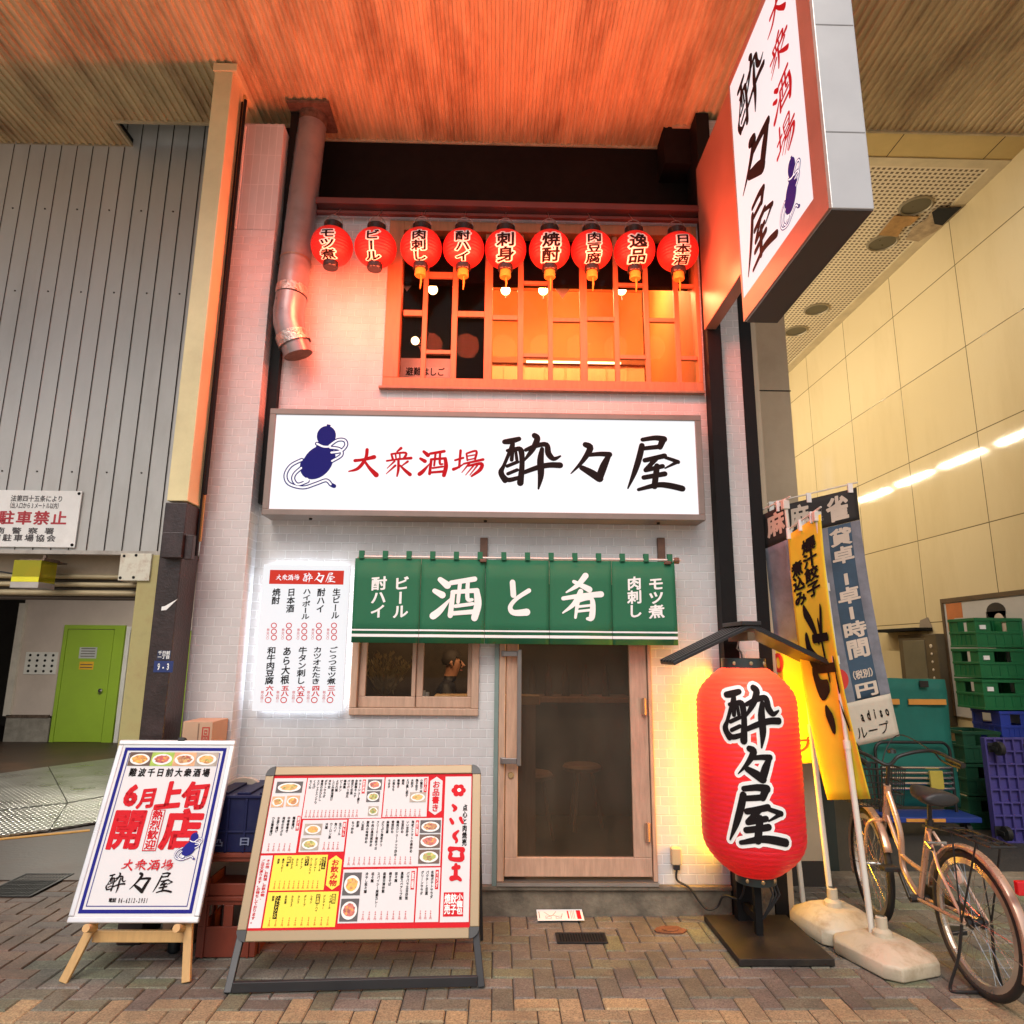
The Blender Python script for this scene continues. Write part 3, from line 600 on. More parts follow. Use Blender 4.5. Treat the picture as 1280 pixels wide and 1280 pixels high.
# ================================================================== canopy over the street
def canopy():
    Z = 5.78; t = thing('street_canopy', (0, -1.0, Z), 'stained tan ribbed metal canopy running above the whole shop front', 'canopy')
    segs = [(-9.0, at(163,178,Z=Z).x, 0.42), (at(163,178,Z=Z).x, at(393,160,Z=Z).x, 0.14), (at(393,160,Z=Z).x, at(838,165,Z=Z).x, 0.29), (at(838,165,Z=Z).x, 5.6, 0.045)]
    mb = MB(); p = 0.056
    for x0, x1, yb in segs:
        n = max(1, int((x1-x0)/p)); q = (x1-x0)/n; prof = []
        for i in range(n):
            a = x0+i*q; prof += [(a, 0.0), (a+q*0.40, 0.0), (a+q*0.50, 0.013), (a+q*0.88, 0.013)]
        prof.append((x1, 0.0))
        vs = []; Ys = [-2.3, -1.5, -0.75, yb]
        for y in Ys: vs += [(x, y, Z+h) for x, h in prof]
        m = len(prof); mb.add(vs, [(r*m+i, r*m+i+1, (r+1)*m+i+1, (r+1)*m+i) for r in range(len(Ys)-1) for i in range(m-1)])
    mb.build('soffit_sheet', MATS['canopy_paint'], t)
    mb = MB(); mb.box(-9, -2.3, Z+0.02, 5.6, 0.045, Z+0.06); mb.box(-9, 0.045, Z+0.02, segs[0][1], 0.42, Z+0.06); mb.build('top_sheet', MATS['void_dark'], t)
    mb = MB()
    for x0, x1, yb in segs: mb.box(x0, yb, Z-0.012, x1, yb+0.02, Z+0.03)
    mb.box(segs[0][1]-0.02, 0.14, Z-0.012, segs[0][1], 0.42, Z+0.03)
    mb.build('edge_trim', MATS['canopy_trim'], t)
    mb = MB(); mb.box(-10, -2.3, 6.34, 1.9, 9, 6.40); mb.build('sky_block', MATS['void_dark'], t)  # unseen slab added to keep sky light out of the canopy gap
canopy()

# ================================================================== left neighbour
LY = 0.42
left = thing('garage_building', (-5.0, LY, 0), 'grey seamed metal clad garage building with rolled shutter and lime green door inside', 'building')
def left_building():
    zb = at(100,688,Y=LY).z; xr = -2.02; p = 0.131
    mb = MB(); mb.k = 0
    n = 62; x = xr
    for i in range(n):
        a = xr-i*p; b = a-p+0.015
        mb.k = 0; mb.quad((b,LY,zb),(a,LY,zb),(a,LY,6.3),(b,LY,6.3))
        mb.k = 0; mb.quad((b-0.004,LY-0.004,zb),(b,LY,zb),(b,LY,6.3),(b-0.004,LY-0.004,6.3))
        mb.k = 1; c = a-p; mb.quad((c,LY,zb),(c,LY+0.02,zb),(c,LY+0.02,6.3),(c,LY,6.3)); mb.quad((c,LY+0.02,zb),(b-0.004,LY+0.02,zb),(b-0.004,LY+0.02,6.3),(c,LY+0.02,6.3)); mb.quad((b-0.004,LY+0.02,zb),(b-0.004,LY-0.004,zb),(b-0.004,LY-0.004,6.3),(b-0.004,LY+0.02,6.3))
    mb.build('cladding', [MATS['seam_steel'], MATS['seam_dark']], left)
    mb = MB()
    for r, z in enumerate((at(100,262,Y=LY).z, at(100,365,Y=LY).z, at(100,590,Y=LY).z)):
        for i in range(24):
            xx = xr-0.05-i*p*2+(0.0 if r % 2 else p); mb.lathe([(0.0,-0.008),(0.005,-0.007),(0.008,0.0)], (xx, LY, z), 8, 'Y')
    mb.build('rivet_pattern', M('screw', (0.10,0.09,0.08), 0.4, 0.8), left)
    mb = MB(); mb.box(-10, LY-0.012, zb-0.03, -2.05, LY+0.05, zb-0.001); mb.build('drip_flashing', M('flash', (0.42,0.38,0.33), 0.5, 0.2, 0.2, 6, dirt=(0.12,0.07,0.04), dirt_amt=0.6, dscale=4), left)
    # header soffit and rolled shutter slats
    mb = MB(); mb.box(-10, LY+0.15, at(100,718,Y=LY+0.15).z, -2.5, LY+0.17, zb+0.1); mb.build('shutter_box', M('box_tan', (0.34,0.26,0.17), 0.55, 0, 0.12, 3, dirt=(0.12,0.08,0.05), dirt_amt=0.5), left)
    ys = [718, 723, 728, 733, 738, 744, 749]
    for i, y in enumerate(ys[:-1]):
        z1, z0 = at(100,y,Y=LY+0.13).z, at(100,ys[i+1],Y=LY+0.13).z; pr = 0.0 if i % 2 else -0.05
        mb = MB(); mb.tube([(-10, LY+0.20+pr, (z0+z1)/2), (-2.5, LY+0.20+pr, (z0+z1)/2)], (z1-z0)*0.62, 10)
        mb.build('shutter_slat', M('slat_tan', (0.42,0.34,0.20), 0.45, 0.2, 0.15) if i % 2 == 0 else M('slat_dark', (0.09,0.07,0.055), 0.5, 0.2), left, True)
    mb = MB(); mb.box(at(165,800,Y=LY).x, LY-0.03, 0, at(191,800,Y=LY).x, LY+0.14, zb-0.031); mb.build('shutter_guide', MATS['olive_steel'], left, bevel=0.006)
    # garage inside: back wall, dark bay, ceiling
    Yb = 8.0; xl = at(17,850,Y=Yb).x; xw = at(33,800,Y=Yb).x; zf = at(60,895,Y=Yb).z
    mb = MB(); mb.box(xl, Yb, zf, -2.0, Yb+0.1, 4); mb.build('inner_wall', MATS['pink_wall'], left)
    mb = MB(); mb.box(xl, Yb-0.05, 0, at(62,915,Y=Yb).x, Yb-0.001, zf-0.03); mb.build('wall_footing', M('footing', (0.30,0.27,0.23), 0.9, 0, 0.25, 8, bump=0.4), left, bevel=0.01)
    mb = MB(); mb.box(xl, Yb-0.06, zf-0.028, at(62,900,Y=Yb).x, Yb-0.002, zf+0.02); mb.build('rusty_rail', MATS['rust_metal'], left)
    mb = MB(); mb.box(xl-0.06, Yb-0.06, zf, xl+0.06, Yb-0.001, 2.4); mb.build('wall_post', M('post_cream', (0.66,0.6,0.52), 0.5), left)
    p0, p1 = at(33,815,Y=Yb-0.01), at(69,843,Y=Yb-0.01)
    mb = MB(); mb.box(p0.x, Yb-0.012, p1.z, p1.x, Yb-0.001, p0.z); vp = mb.build('vent_plate', MATS['white_paint'], left)
    mb = MB()
    for i in range(4):
        for j in range(4):
            cx = p0.x+(p1.x-p0.x)*(0.14+0.24*i); cz = p1.z+(p0.z-p1.z)*(0.14+0.24*j); mb.lathe([(0.0,-0.014),(0.024,-0.014),(0.024,-0.012)], (cx, Yb, cz), 10, 'Y')
    mb.build('hole_pattern', MATS['void_dark'], vp)
    d0, d1 = at(68,932,Y=Yb-0.03), at(131,790,Y=Yb-0.03); fr0, fr1 = at(61,932,Y=Yb-0.03).x, at(141,932,Y=Yb-0.03).x; zt = at(105,787,Y=Yb).z
    fl, fr_ = d0.x-0.02, at(127,932,Y=Yb).x
    mb = MB(); mb.box(fr0, Yb-0.05, 0, fl-0.01, Yb-0.001, zt+0.08); mb.box(fr_+0.01, Yb-0.05, 0, fr1-0.02, Yb-0.001, zt+0.08); mb.box(fl-0.01, Yb-0.05, zt+0.01, fr_+0.01, Yb-0.001, zt+0.08); mb.build('inner_door_frame', MATS['lime_paint'], left)
    mb = MB(); mb.box(fl, Yb-0.045, 0.01, fr_, Yb-0.002, zt); dl = mb.build('green_door', MATS['lime_paint'], left)
    dp = Pl((fl, Yb-0.046, 0), (1,0,0), (0,0,1))
    a = dp.box(99,809,121,823); k = Ink(); k.rect(a[0],a[1],a[2],a[3]); k.build('notice', M('notice_grey', (0.55,0.56,0.55), 0.6), dl, dp.pt)
    a2 = dp.box(99,827,117,837); k = Ink(); k.rect(*a2); k.build('notice', M('notice_orange', (0.85,0.48,0.03), 0.6), dl, dp.pt)
    k = Ink()
    for i in range(4): k.rect(a[0]+0.03, a[1]+0.03+i*0.045, a[2]-0.03, a[1]+0.045+i*0.045)
    for i in range(2): k.rect(a2[0]+0.02, a2[1]+0.03+i*0.05, a2[2]-0.02, a2[1]+0.045+i*0.05)
    k.build('lettering', M('notice_ink', (0.12,0.10,0.08), 0.6), dl, dp.pt, off=0.003)
    c = at(127,863,Y=Yb-0.06); mb = MB(); mb.lathe([(0.0,-0.07),(0.035,-0.06),(0.035,-0.03),(0.015,-0.02),(0.015,0.0)], (fr_-0.09, Yb-0.045, c.z), 14, 'Y'); mb.build('door_knob', M('steel', (0.5,0.5,0.5), 0.25, 0.95), dl, True)
    x2 = fr1+0.02; mb = MB(); mb.box(x2, Yb-0.07, 0, x2+0.07, Yb-0.002, zt+0.06); mb.box(x2+0.07, Yb-0.07, zt, x2+1.7, Yb-0.002, zt+0.06); mb.build('white_frame', MATS['white_paint'], left)
    mb = MB(); mb.box(x2+0.08, Yb-0.02, 0, x2+0.50, Yb-0.004, zt-0.002); mb.build('side_panel', M('olive_dark', (0.13,0.14,0.035), 0.5), left)
    mb = MB(); mb.box(x2+0.51, Yb-0.03, 0, x2+1.5, Yb-0.004, zt-0.002); mb.build('side_door', MATS['lime_paint'], left)
    mb = MB(); mb.quad((-16,10.5,0),(-2,10.5,0),(-2,10.5,4.2),(-16,10.5,4.2)); mb.quad((-2.02,0.6,0),(-2.02,10.5,0),(-2.02,10.5,4.2),(-2.02,0.6,4.2)); mb.quad((-16,0.6,3.2),(-2,0.6,3.2),(-2,10.5,3.2),(-16,10.5,3.2)); mb.quad((-14,0.6,0),(-14,10.5,0),(-14,10.5,4.2),(-14,0.6,4.2)); mb.build('garage_shell', M('shell_dark', (0.05,0.045,0.04), 0.9), left)
    # corner pillar: cream above, maroon below
    px0, px1 = -2.085, -1.955; py0, py1 = -0.45, -0.22; zm = at(225,626,Y=py0).z
    mb = MB(); mb.box(px0, py0, zm, px1, py1, 5.70); pil = mb.build('corner_pillar', MATS['cream_paint'], left, bevel=0.004)
    mb = MB(); mb.box(px0-0.012, py0-0.01, 5.70, px1+0.03, 0.12, 5.765); mb.build('pillar_cap', MATS['cream_paint'], pil, bevel=0.004)
    mb = MB(); mb.prism([(px1-0.06,py1+0.001,5.69),(px1-0.06,0.10,5.69),(px1-0.06,py1+0.001,5.05)], (0.055,0,0)); mb.build('bracket', MATS['cream_paint'], pil)
    mb = MB(); mb.box(px0-0.004, py0-0.006, 0, px1+0.004, py1, zm-0.012); mb.build('pillar_base', MATS['maroon_paint'], pil, bevel=0.006)
    mb = MB(); mb.box(px1+0.001, py1-0.03, 2.3, px1+0.018, py1-0.01, 5.69); mb.build('gold_strip', M('gold_strip', (0.45,0.30,0.10), 0.5), pil)
    mb = MB(); mb.box(px0+0.0, py0+0.001, at(240,137,Y=py0).z, px1, py0+0.002, at(240,137,Y=py0).z); 
    j0, j1 = at(203,665,Y=-0.53), at(226,697,Y=-0.53)
    mb = MB(); mb.box(j0.x, -0.53, j1.z, j1.x, py0-0.007, j0.z); mb.box(j1.x+0.001, -0.50, j1.z-0.005, j1.x+0.05, py0-0.007, j0.z-0.01); mb.build('junction_box', MATS['maroon_paint'], pil, bevel=0.004)
    c0, c1 = at(202,760,Y=py0-0.008), at(222,751,Y=py0-0.008)
    mb = MB(); mb.prism([(c0.x,py0-0.0085,c0.z-0.015),(c0.x+0.03,py0-0.0085,c0.z-0.012),(c1.x,py0-0.0085,c1.z+0.012),(c0.x+0.02,py0-0.0085,c0.z+0.012),(c0.x,py0-0.0085,c0.z+0.008)], (0,-0.001,0)); mb.build('paint_scrape', MATS['white_paint'], pil)
    mb = MB(); mb.tube([(px1+0.04,-0.3,2.6),(px1+0.045,-0.3,5.6)], 0.012, 8); mb.tube([(px1+0.012,-0.28,2.2),(px1+0.014,-0.28,5.6)], 0.008, 8); mb.build('conduit', MATS['black_steel'], left, True)
left_building()

# ================================================================== right neighbour and passage
right = thing('panelled_building', (5.2, 4, 0), 'tall building wall of glossy yellow beige panels on the right of the passage', 'building')
def right_building():
    mb = MB(); mb.box(5.2, -3.2, 0.10, 5.4, 12.5, 8.0); mb.build('wall', MATS['panel_yellow'], right)
    mb = MB(); mb.box(5.17, -3.2, 0, 5.2, 12.5, 0.098); mb.build('plinth', MATS['concrete'], right)
    Zs = 6.58; yf = at(1150,166,Z=Zs).y; yp = at(1150,197,Z=Zs).y
    mb = MB(); mb.box(1.95, yf-0.25, Zs, 5.2, yp, Zs+0.05); mb.build('soffit_border', M('soffit_yellow', (0.55,0.40,0.16), 0.4, 0, 0.08, 2, dirt=(0.4,0.28,0.1), dirt_amt=0.4), right)
    mb = MB()
    for k in (2.9, 3.9, 4.9): mb.box(k, yf-0.25, Zs-0.002, k+0.008, yp, Zs-0.0005)
    mb.build('soffit_joint', MATS['void_dark'], right)
    m = bpy.data.materials.new('perforated'); m.use_nodes = True; n = m.node_tree.nodes; l = m.node_tree.links; b = n['Principled BSDF']; b.inputs['Roughness'].default_value = 0.6
    g = n.new('ShaderNodeNewGeometry'); sp = n.new('ShaderNodeSeparateXYZ'); l.new(g.outputs['Position'], sp.inputs[0]); ms = []
    for ax, sz in ((0, 0.058), (1, 0.058)):
        a = n.new('ShaderNodeMath'); a.operation = 'DIVIDE'; a.inputs[1].default_value = sz; l.new(sp.outputs[ax], a.inputs[0])
        f = n.new('ShaderNodeMath'); f.operation = 'FRACT'; l.new(a.outputs[0], f.inputs[0]); c = n.new('ShaderNodeMath'); c.operation = 'GREATER_THAN'; c.inputs[1].default_value = 0.45; l.new(f.outputs[0], c.inputs[0]); ms.append(c)
    q = n.new('ShaderNodeMath'); q.operation = 'MULTIPLY'; l.new(ms[0].outputs[0], q.inputs[0]); l.new(ms[1].outputs[0], q.inputs[1])
    mx = n.new('ShaderNodeMix'); mx.data_type = 'RGBA'; l.new(q.outputs[0], mx.inputs[0]); mx.inputs[6].default_value = (0.70,0.60,0.44,1); mx.inputs[7].default_value = (0.13,0.085,0.045,1); l.new(mx.outputs[2], b.inputs['Base Color'])
    mb = MB(); mb.box(1.95, yp+0.12, Zs+0.01, 5.05, 12.5, Zs+0.06); mb.build('perforated_soffit', m, right)
    mb = MB(); mb.box(1.95, yp, Zs-0.01, 5.2, yp+0.12, Zs+0.05); mb.box(5.05, yp+0.12, Zs-0.01, 5.2, 12.5, Zs+0.05); mb.build('soffit_frame', M('soffit_cream', (0.60,0.50,0.33), 0.55), right)
    for px, py in ((1145,258),(1103,304),(1021,387),(995,414)):
        c = at(px, py, Z=Zs); mb = MB(); mb.lathe([(0.16,-0.012),(0.18,0.0),(0.18,0.012)], (c.x,c.y,Zs), 24); mb.lathe([(0.16,-0.012),(0.15,0.008)], (c.x,c.y,Zs), 24)
        d = mb.build('downlight', M('downlight_rim', (0.30,0.25,0.17), 0.4, 0.3), right, True)
        mb = MB(); mb.lathe([(0.0,0.0),(0.15,0.0)], (c.x,c.y,Zs+0.004), 24); mb.build('downlight_lens', M('dark_lens', (0.06,0.05,0.03), 0.3), d)
    def patch(pts, mat, dz, name):
        q = [at(x, y, Z=Zs-dz) for x, y in pts]; mb = MB(); mb.prism(q, (0,0,0.006)); mb.build(name, mat, right)
    patch([(1098,294),(1118,270),(1150,271),(1138,282),(1130,284),(1122,296)], M('ply_torn', (0.36,0.20,0.07), 0.8, 0, 0.3, 12), 0.02, 'torn_panel')
    patch([(1132,300),(1140,285),(1158,274),(1166,262),(1198,258),(1203,260),(1182,276),(1172,288),(1148,302)], M('ply_grey', (0.40,0.30,0.19), 0.8, 0, 0.4, 9), 0.025, 'torn_panel')
    patch([(1165,266),(1172,261),(1202,259),(1186,274),(1178,282),(1168,280)], MATS['void_dark'], 0.034, 'ceiling_hole')
    mb = MB(); mb.box(2.03, 0.55, 0.16, 2.385, 0.95, Zs-0.012); mb.build('column', MATS['beige_render'], right, bevel=0.004)
    mb = MB(); mb.box(2.025, 0.545, at(960,489,Y=0.55).z, 2.39, 0.549, at(960,489,Y=0.55).z+0.008); mb.build('column_joint', MATS['void_dark'], right)
    mb = MB(); mb.box(2.02, 0.54, 0.0, 2.395, 0.96, 0.158); mb.build('column_foot', M('foot_dark', (0.03,0.025,0.02), 0.8), right)
    mb = MB(); mb.box(1.91, 12.4, 0, 5.2, 12.5, Zs); mb.build('passage_end_wall', MATS['beige_render'], right)
    a, b = at(1030,1095,Y=0.75), at(1058,1095,Y=0.75); mb = MB(); mb.box(a.x+0.0, 0.75, 0.03, a.x+0.12, 0.80, 0.98); mb.build('steel_stub_post', M('post_green', (0.02,0.028,0.022), 0.5), right)
right_building()
for i in range(-2, 4):  # the two nearest tubes are added to brighten the near wall
    y = 5.6+i*1.45; t = thing('tube_light', (1.96, y, 5.1), 'white fluorescent tube light fixed high on the passage side wall', 'tube light', 'tube lights along the passage')
    mb = MB(); mb.box(1.905, y-0.6, 5.06, 1.95, y+0.6, 5.14); mb.build('fitting', MATS['white_paint'], t, bevel=0.005)
    mb = MB(); mb.tube([(1.985,y-0.58,5.1),(1.985,y+0.58,5.1)], 0.018, 10); mb.build('tube', emis('tube_glow', (1.0,0.92,0.74), 14.0), t, True)
    ld = bpy.data.lights.new('tube_lamp', 'AREA'); ld.shape = 'RECTANGLE'; ld.size = 1.1; ld.size_y = 0.03; ld.energy = 34; ld.color = (1.0,0.84,0.58)
    lo = bpy.data.objects.new('tube_lamp', ld); COL.objects.link(lo); lo.parent = t; lo.location = (0.06,0,0); lo.rotation_euler = (0, radians(-90), radians(0)); 
    lo.rotation_euler = Vector((1,0,-0.15)).to_track_quat('-Z','Y').to_euler()

# ================================================================== lettering and sign materials
INK = M('ink_black', (0.012, 0.009, 0.009), 0.8, var=0, spec=0.12)
INKR = M('ink_red', (0.56, 0.010, 0.018), 0.7, var=0, spec=0.2)
INKW = M('ink_white', (0.85, 0.85, 0.82), 0.5, var=0)
INKB = M('ink_blue', (0.012, 0.014, 0.20), 0.7, var=0, spec=0.2)
LITR = emis('backlit_red', (0.60, 0.006, 0.012), 0.42, base=(0.20,0.003,0.006))
LITB = emis('backlit_blue', (0.012, 0.014, 0.20), 0.42, base=(0.006,0.007,0.06))
LITW = emis('backlit_white', (0.93, 0.95, 1.0), 0.70, base=(0.30,0.30,0.30))
SIGNFR = M('sign_frame', (0.22, 0.18, 0.155), 0.45, 0.3, 0.12, 4)
WHITE = M('paper_white', (0.80, 0.80, 0.78), 0.45, var=0.03)

# ================================================================== duct pipe
def duct():
    t = thing('exhaust_duct', (-1.46, -0.28, 3.9), 'grey spiral metal exhaust duct with a taped bent elbow beside the lanterns', 'duct')
    top, bot = at(390,158,Y=0.01), at(364,372,Y=-0.16); r = 0.108
    mb = MB(); d = (top-bot); prof = []
    n = 60; pts = []; rs = []
    for i in range(n+1):
        pts.append(bot+d*(i/n)); rs.append(r*(1.018 if i % 6 == 0 else 1.0))
    mb.tube(pts, rs, 24); mb.build('pipe', MATS['duct_metal'], t, True)
    e = [bot, at(361,390,Y=-0.165), at(361,404,Y=-0.165), at(364,418,Y=-0.16), at(369,431,Y=-0.15), at(373,444,Y=-0.14)]
    mb = MB(); mb.tube(e, [r*1.01, r*1.0, r*0.99, r*0.97, r*0.95, r*0.93], 24, cap=False); mb.build('elbow', M('duct_elbow', (0.26,0.25,0.25), 0.3, 0.5, 0.2, 5), t, True)
    mb = MB(); mb.tube([e[-1]+(e[-1]-e[-2])*0.0, e[-1]-(e[-1]-e[-2])*0.05], r*0.9, 20); mb.build('duct_mouth', MATS['rust_metal'], t)
    for a, b, k in ((bot-d*0.0, bot+d*0.045, 1.05), (e[3], e[4], 1.06)):
        mb = MB(); mb.tube([a, b], r*k, 24, cap=False); mb.build('tape_band', M('foil_tape', (0.50,0.44,0.40), 0.3, 0.8, 0.45, 30, bump=0.8, bscale=60), t, True)
    c = bot+d*0.19; mb = MB(); mb.tube([c-d*0.004, c+d*0.006], r*1.045, 24, cap=False); mb.bar((c.x-0.10,c.y+0.02,c.z+0.01),(c.x-0.20,-0.02,c.z+0.05),0.03,0.012); mb.build('clamp', M('clamp_steel', (0.35,0.28,0.22), 0.4, 0.8), t)
    Z = 5.765; mb = MB(); q = Vector((top.x, top.y, Z)); mb.box(q.x-0.16, q.y-0.15, Z-0.03, q.x+0.16, q.y+0.16, Z-0.004); mb.tube([top-d*0.0, (top.x+0.005, top.y, Z-0.01)], r*1.03, 24); mb.build('collar', MATS['rust_metal'], t)
duct()

# ================================================================== small lanterns
PAPER = M('lantern_paper', (0.50, 0.012, 0.010), 0.55, var=0.1, scale=14, emit=(0.95, 0.020, 0.012), estr=0.30)
CAPB = M('lantern_cap', (0.012, 0.012, 0.013), 0.28)
TASS = M('tassel_gold', (0.60, 0.28, 0.03), 0.8)
WIRE = M('wire', (0.35, 0.28, 0.25), 0.35, 0.8)
LR, LH = 0.148, 0.133
def lantern_parts(t):
    x, y, z = t.location; mb = MB(); prof = []
    N = 54
    for i in range(N+1):
        th = -pi/2+pi*i/N; k = 1+0.018*(-1 if i % 3 == 0 else 0.6)
        rr = LR*(max(0.0, cos(th)))**0.82*k; zz = LH*sin(th)
        if abs(zz) <= LH*0.97: prof.append((max(rr, 0.05), zz))
    mb.lathe(prof, (x,y,z), 40); mb.build('paper_shade', PAPER, t, True)
    mb = MB(); mb.lathe([(0.0,LH-0.012),(0.068,LH-0.012),(0.068,LH+0.042),(0.060,LH+0.048),(0.0,LH+0.048)], (x,y,z), 24); mb.build('top_cap', CAPB, t, True)
    mb = MB(); mb.lathe([(0.0,-LH-0.038),(0.050,-LH-0.038),(0.054,-LH-0.032),(0.054,-LH+0.012),(0.0,-LH+0.012)], (x,y,z), 24); mb.build('bottom_cap', CAPB, t, True)
    mb = MB(); mb.tube([(x+0.066*cos(pi*i/12), y, z+LH+0.036+0.085*sin(pi*i/12)) for i in range(13)], 0.004, 6); mb.tube([(x,y,z+LH+0.12),(x,-0.055,4.885)], 0.003, 5); mb.build('wire_handle', WIRE, t, True)
LT = ['モツ煮','ビール','肉刺し','酎ハイ','刺身','焼酎','肉豆腐','逸品','日本酒']
LPX = [(415,308),(469.5,310),(526.5,310),(579.5,311),(632,312),(687,312.5),(739.5,313),(793,314),(847,315)]
L0 = None
for i, (px, py) in enumerate(LPX):
    c = at(px, py, Y=-0.22)
    if L0 is None:
        L0 = t = thing('paper_lantern', c, 'x', 'lantern', 'red paper lanterns in a row'); lantern_parts(t)
        ld = bpy.data.lights.new('lantern_fill', 'POINT'); ld.energy = 20.0; ld.color = (1.0, 0.125, 0.05); ld.shadow_soft_size = 0.10
        lo = bpy.data.objects.new('lantern_fill', ld); COL.objects.link(lo); lo.parent = t; lo.location = (0.0, -0.28, -0.36)  # bare fill light added below and before the shade for the wall glow
        base_parts = [o for o in COL.objects if o.parent == t]
    else:
        t = L0.copy(); COL.objects.link(t); t.location = c
        for o in base_parts: q = o.copy(); COL.objects.link(q); q.parent = t
    t['label'] = 'round red paper lantern lettered %s in black in the row over the window' % LT[i]
    def sph(a, b, o, c=c):
        # the writing faces a little downwards, wrapped over the round shade
        R0 = 0.146; q = sqrt(max(1e-5, R0*R0-a*a-b*b)); tl = radians(-25); y = q*cos(tl)-b*sin(tl); zz = q*sin(tl)+b*cos(tl)
        v = Vector((a, -y, zz)).normalized(); h = sqrt(v.x*v.x+v.y*v.y); lo, hi = 0.0, 0.2
        for _ in range(22):
            m = (lo+hi)/2; zr = v.z*m; ins = abs(zr) < LH and h*m < LR*(1-(zr/LH)**2)**0.41
            lo, hi = (m, hi) if ins else (lo, m)
        return c+v*(lo+o+0.002)
    s = LT[i]; n = len(s); hh = 0.101 if n > 2 else 0.096; ww = 0.052 if n > 2 else 0.062
    for nm, mt, bold, off in (('lettering_outline', INKW, 0.125, 0.0015), ('lettering', INK, 0.03, 0.004)):
        k = Ink(); k.text(s, -ww, -hh, ww, hh, bold, True, 0.10, gap=1.0); k.build(nm, mt, t, sph, grid=0.02, off=off)
    if i in (2,3,4,5,6,7,8):
        mb = MB(); mb.lathe([(0.0,-LH-0.039),(0.038,-LH-0.039),(0.040,-LH-0.085),(0.036,-LH-0.09),(0.0,-LH-0.085)], c, 14); mb.tube([(c.x+0.005,c.y,c.z-LH-0.085),(c.x+0.008,c.y,c.z-LH-0.13),(c.x+0.004,c.y,c.z-LH-0.19)], [0.006,0.007,0.003], 8); mb.build('tassel', TASS, t, True)

# pendant bulbs upstairs
BULB = emis('warm_bulb', (1.0, 0.66, 0.30), 7.0)
pos = [(541,362,1.1),(632,363,1.2),(679,363,1.2),(777,363,1.2),(820,356,1.5),(853,363,1.2),(519,426,1.3)]
for i, (px, py, y) in enumerate(pos):
    c = at(px, py, Y=y); r = 0.045 if i < 6 else 0.038
    t = thing('pendant_bulb', c, 'glowing round pendant bulb hanging in the upstairs room' if i < 6 else 'lone yellow bulb low in the dark left window pane', 'bulb', 'pendant bulbs upstairs' if i < 6 else None)
    mb = MB(); mb.lathe([(r*cos(a), r*sin(a)) for a in [(-pi/2+pi*j/12) for j in range(13)]], c, 16); mb.build('globe', BULB, t, True)
    mb = MB(); mb.tube([(c.x,c.y,c.z+r),(c.x,c.y,4.87)], 0.005, 6); mb.lathe([(0.02,r-0.005),(0.02,r+0.05),(0.0,r+0.05)], c, 10); mb.build('cord', MATS['black_steel'], t, True)
    ld = bpy.data.lights.new('bulb_light', 'POINT'); ld.energy = 42.0 if 0 < i < 6 else 1.5; ld.color = (1.0, 0.55, 0.22); ld.shadow_soft_size = r*1.05
    lo = bpy.data.objects.new('bulb_light', ld); COL.objects.link(lo); lo.parent = t; lo.location = (0, 0, -0.06)
    lo.location = (0, -r-0.06, -0.02)
# white pennants strung in the room
for i, (px, py, s) in enumerate(((703,356,0.085),(752,352,0.05),(509,352,0.06),(568,352,0.05))):
    c = at(px, py, Y=0.6); mb = MB(); mb.prism([(c.x-s,0.6,c.z),(c.x+s,0.6,c.z),(c.x,0.6,c.z-s*1.5)], (0,0.004,0)); o = mb.build('pennant', INKW); tag(o, ['largest white triangle pennant behind the bright lattice window','small white pennant right of the big one behind lattice window','white pennant behind the leftmost lattice pane','white pennant behind the third pane of the dark sash'][i], 'pennant', 'pennants in the upstairs window')
def ladder_box():
    a, b = at(499,447,Y=0.35), at(567,473,Y=0.35); t = thing('ladder_box', ((a.x+b.x)/2, 0.45, b.z), 'white escape ladder box lettered 避難はしご behind the dark sash', 'box')
    mb = MB(); mb.box(a.x, 0.35, b.z-0.05, b.x, 0.55, a.z); mb.build('case', M('box_white', (0.62,0.58,0.5), 0.5), t, bevel=0.006)
    pl = Pl((a.x, 0.349, b.z), (1,0,0), (0,0,1)); k = Ink(); k.rect(*pl.box(504,459,560,471)); k.build('label', M('label_white', (0.72,0.66,0.58), 0.5), t, pl.pt)
    k = Ink(); k.text('避難はしご', *pl.box(507,459.5,556,470.5), 0.02); k.build('lettering', INK, t, pl.pt, off=0.003)
ladder_box()

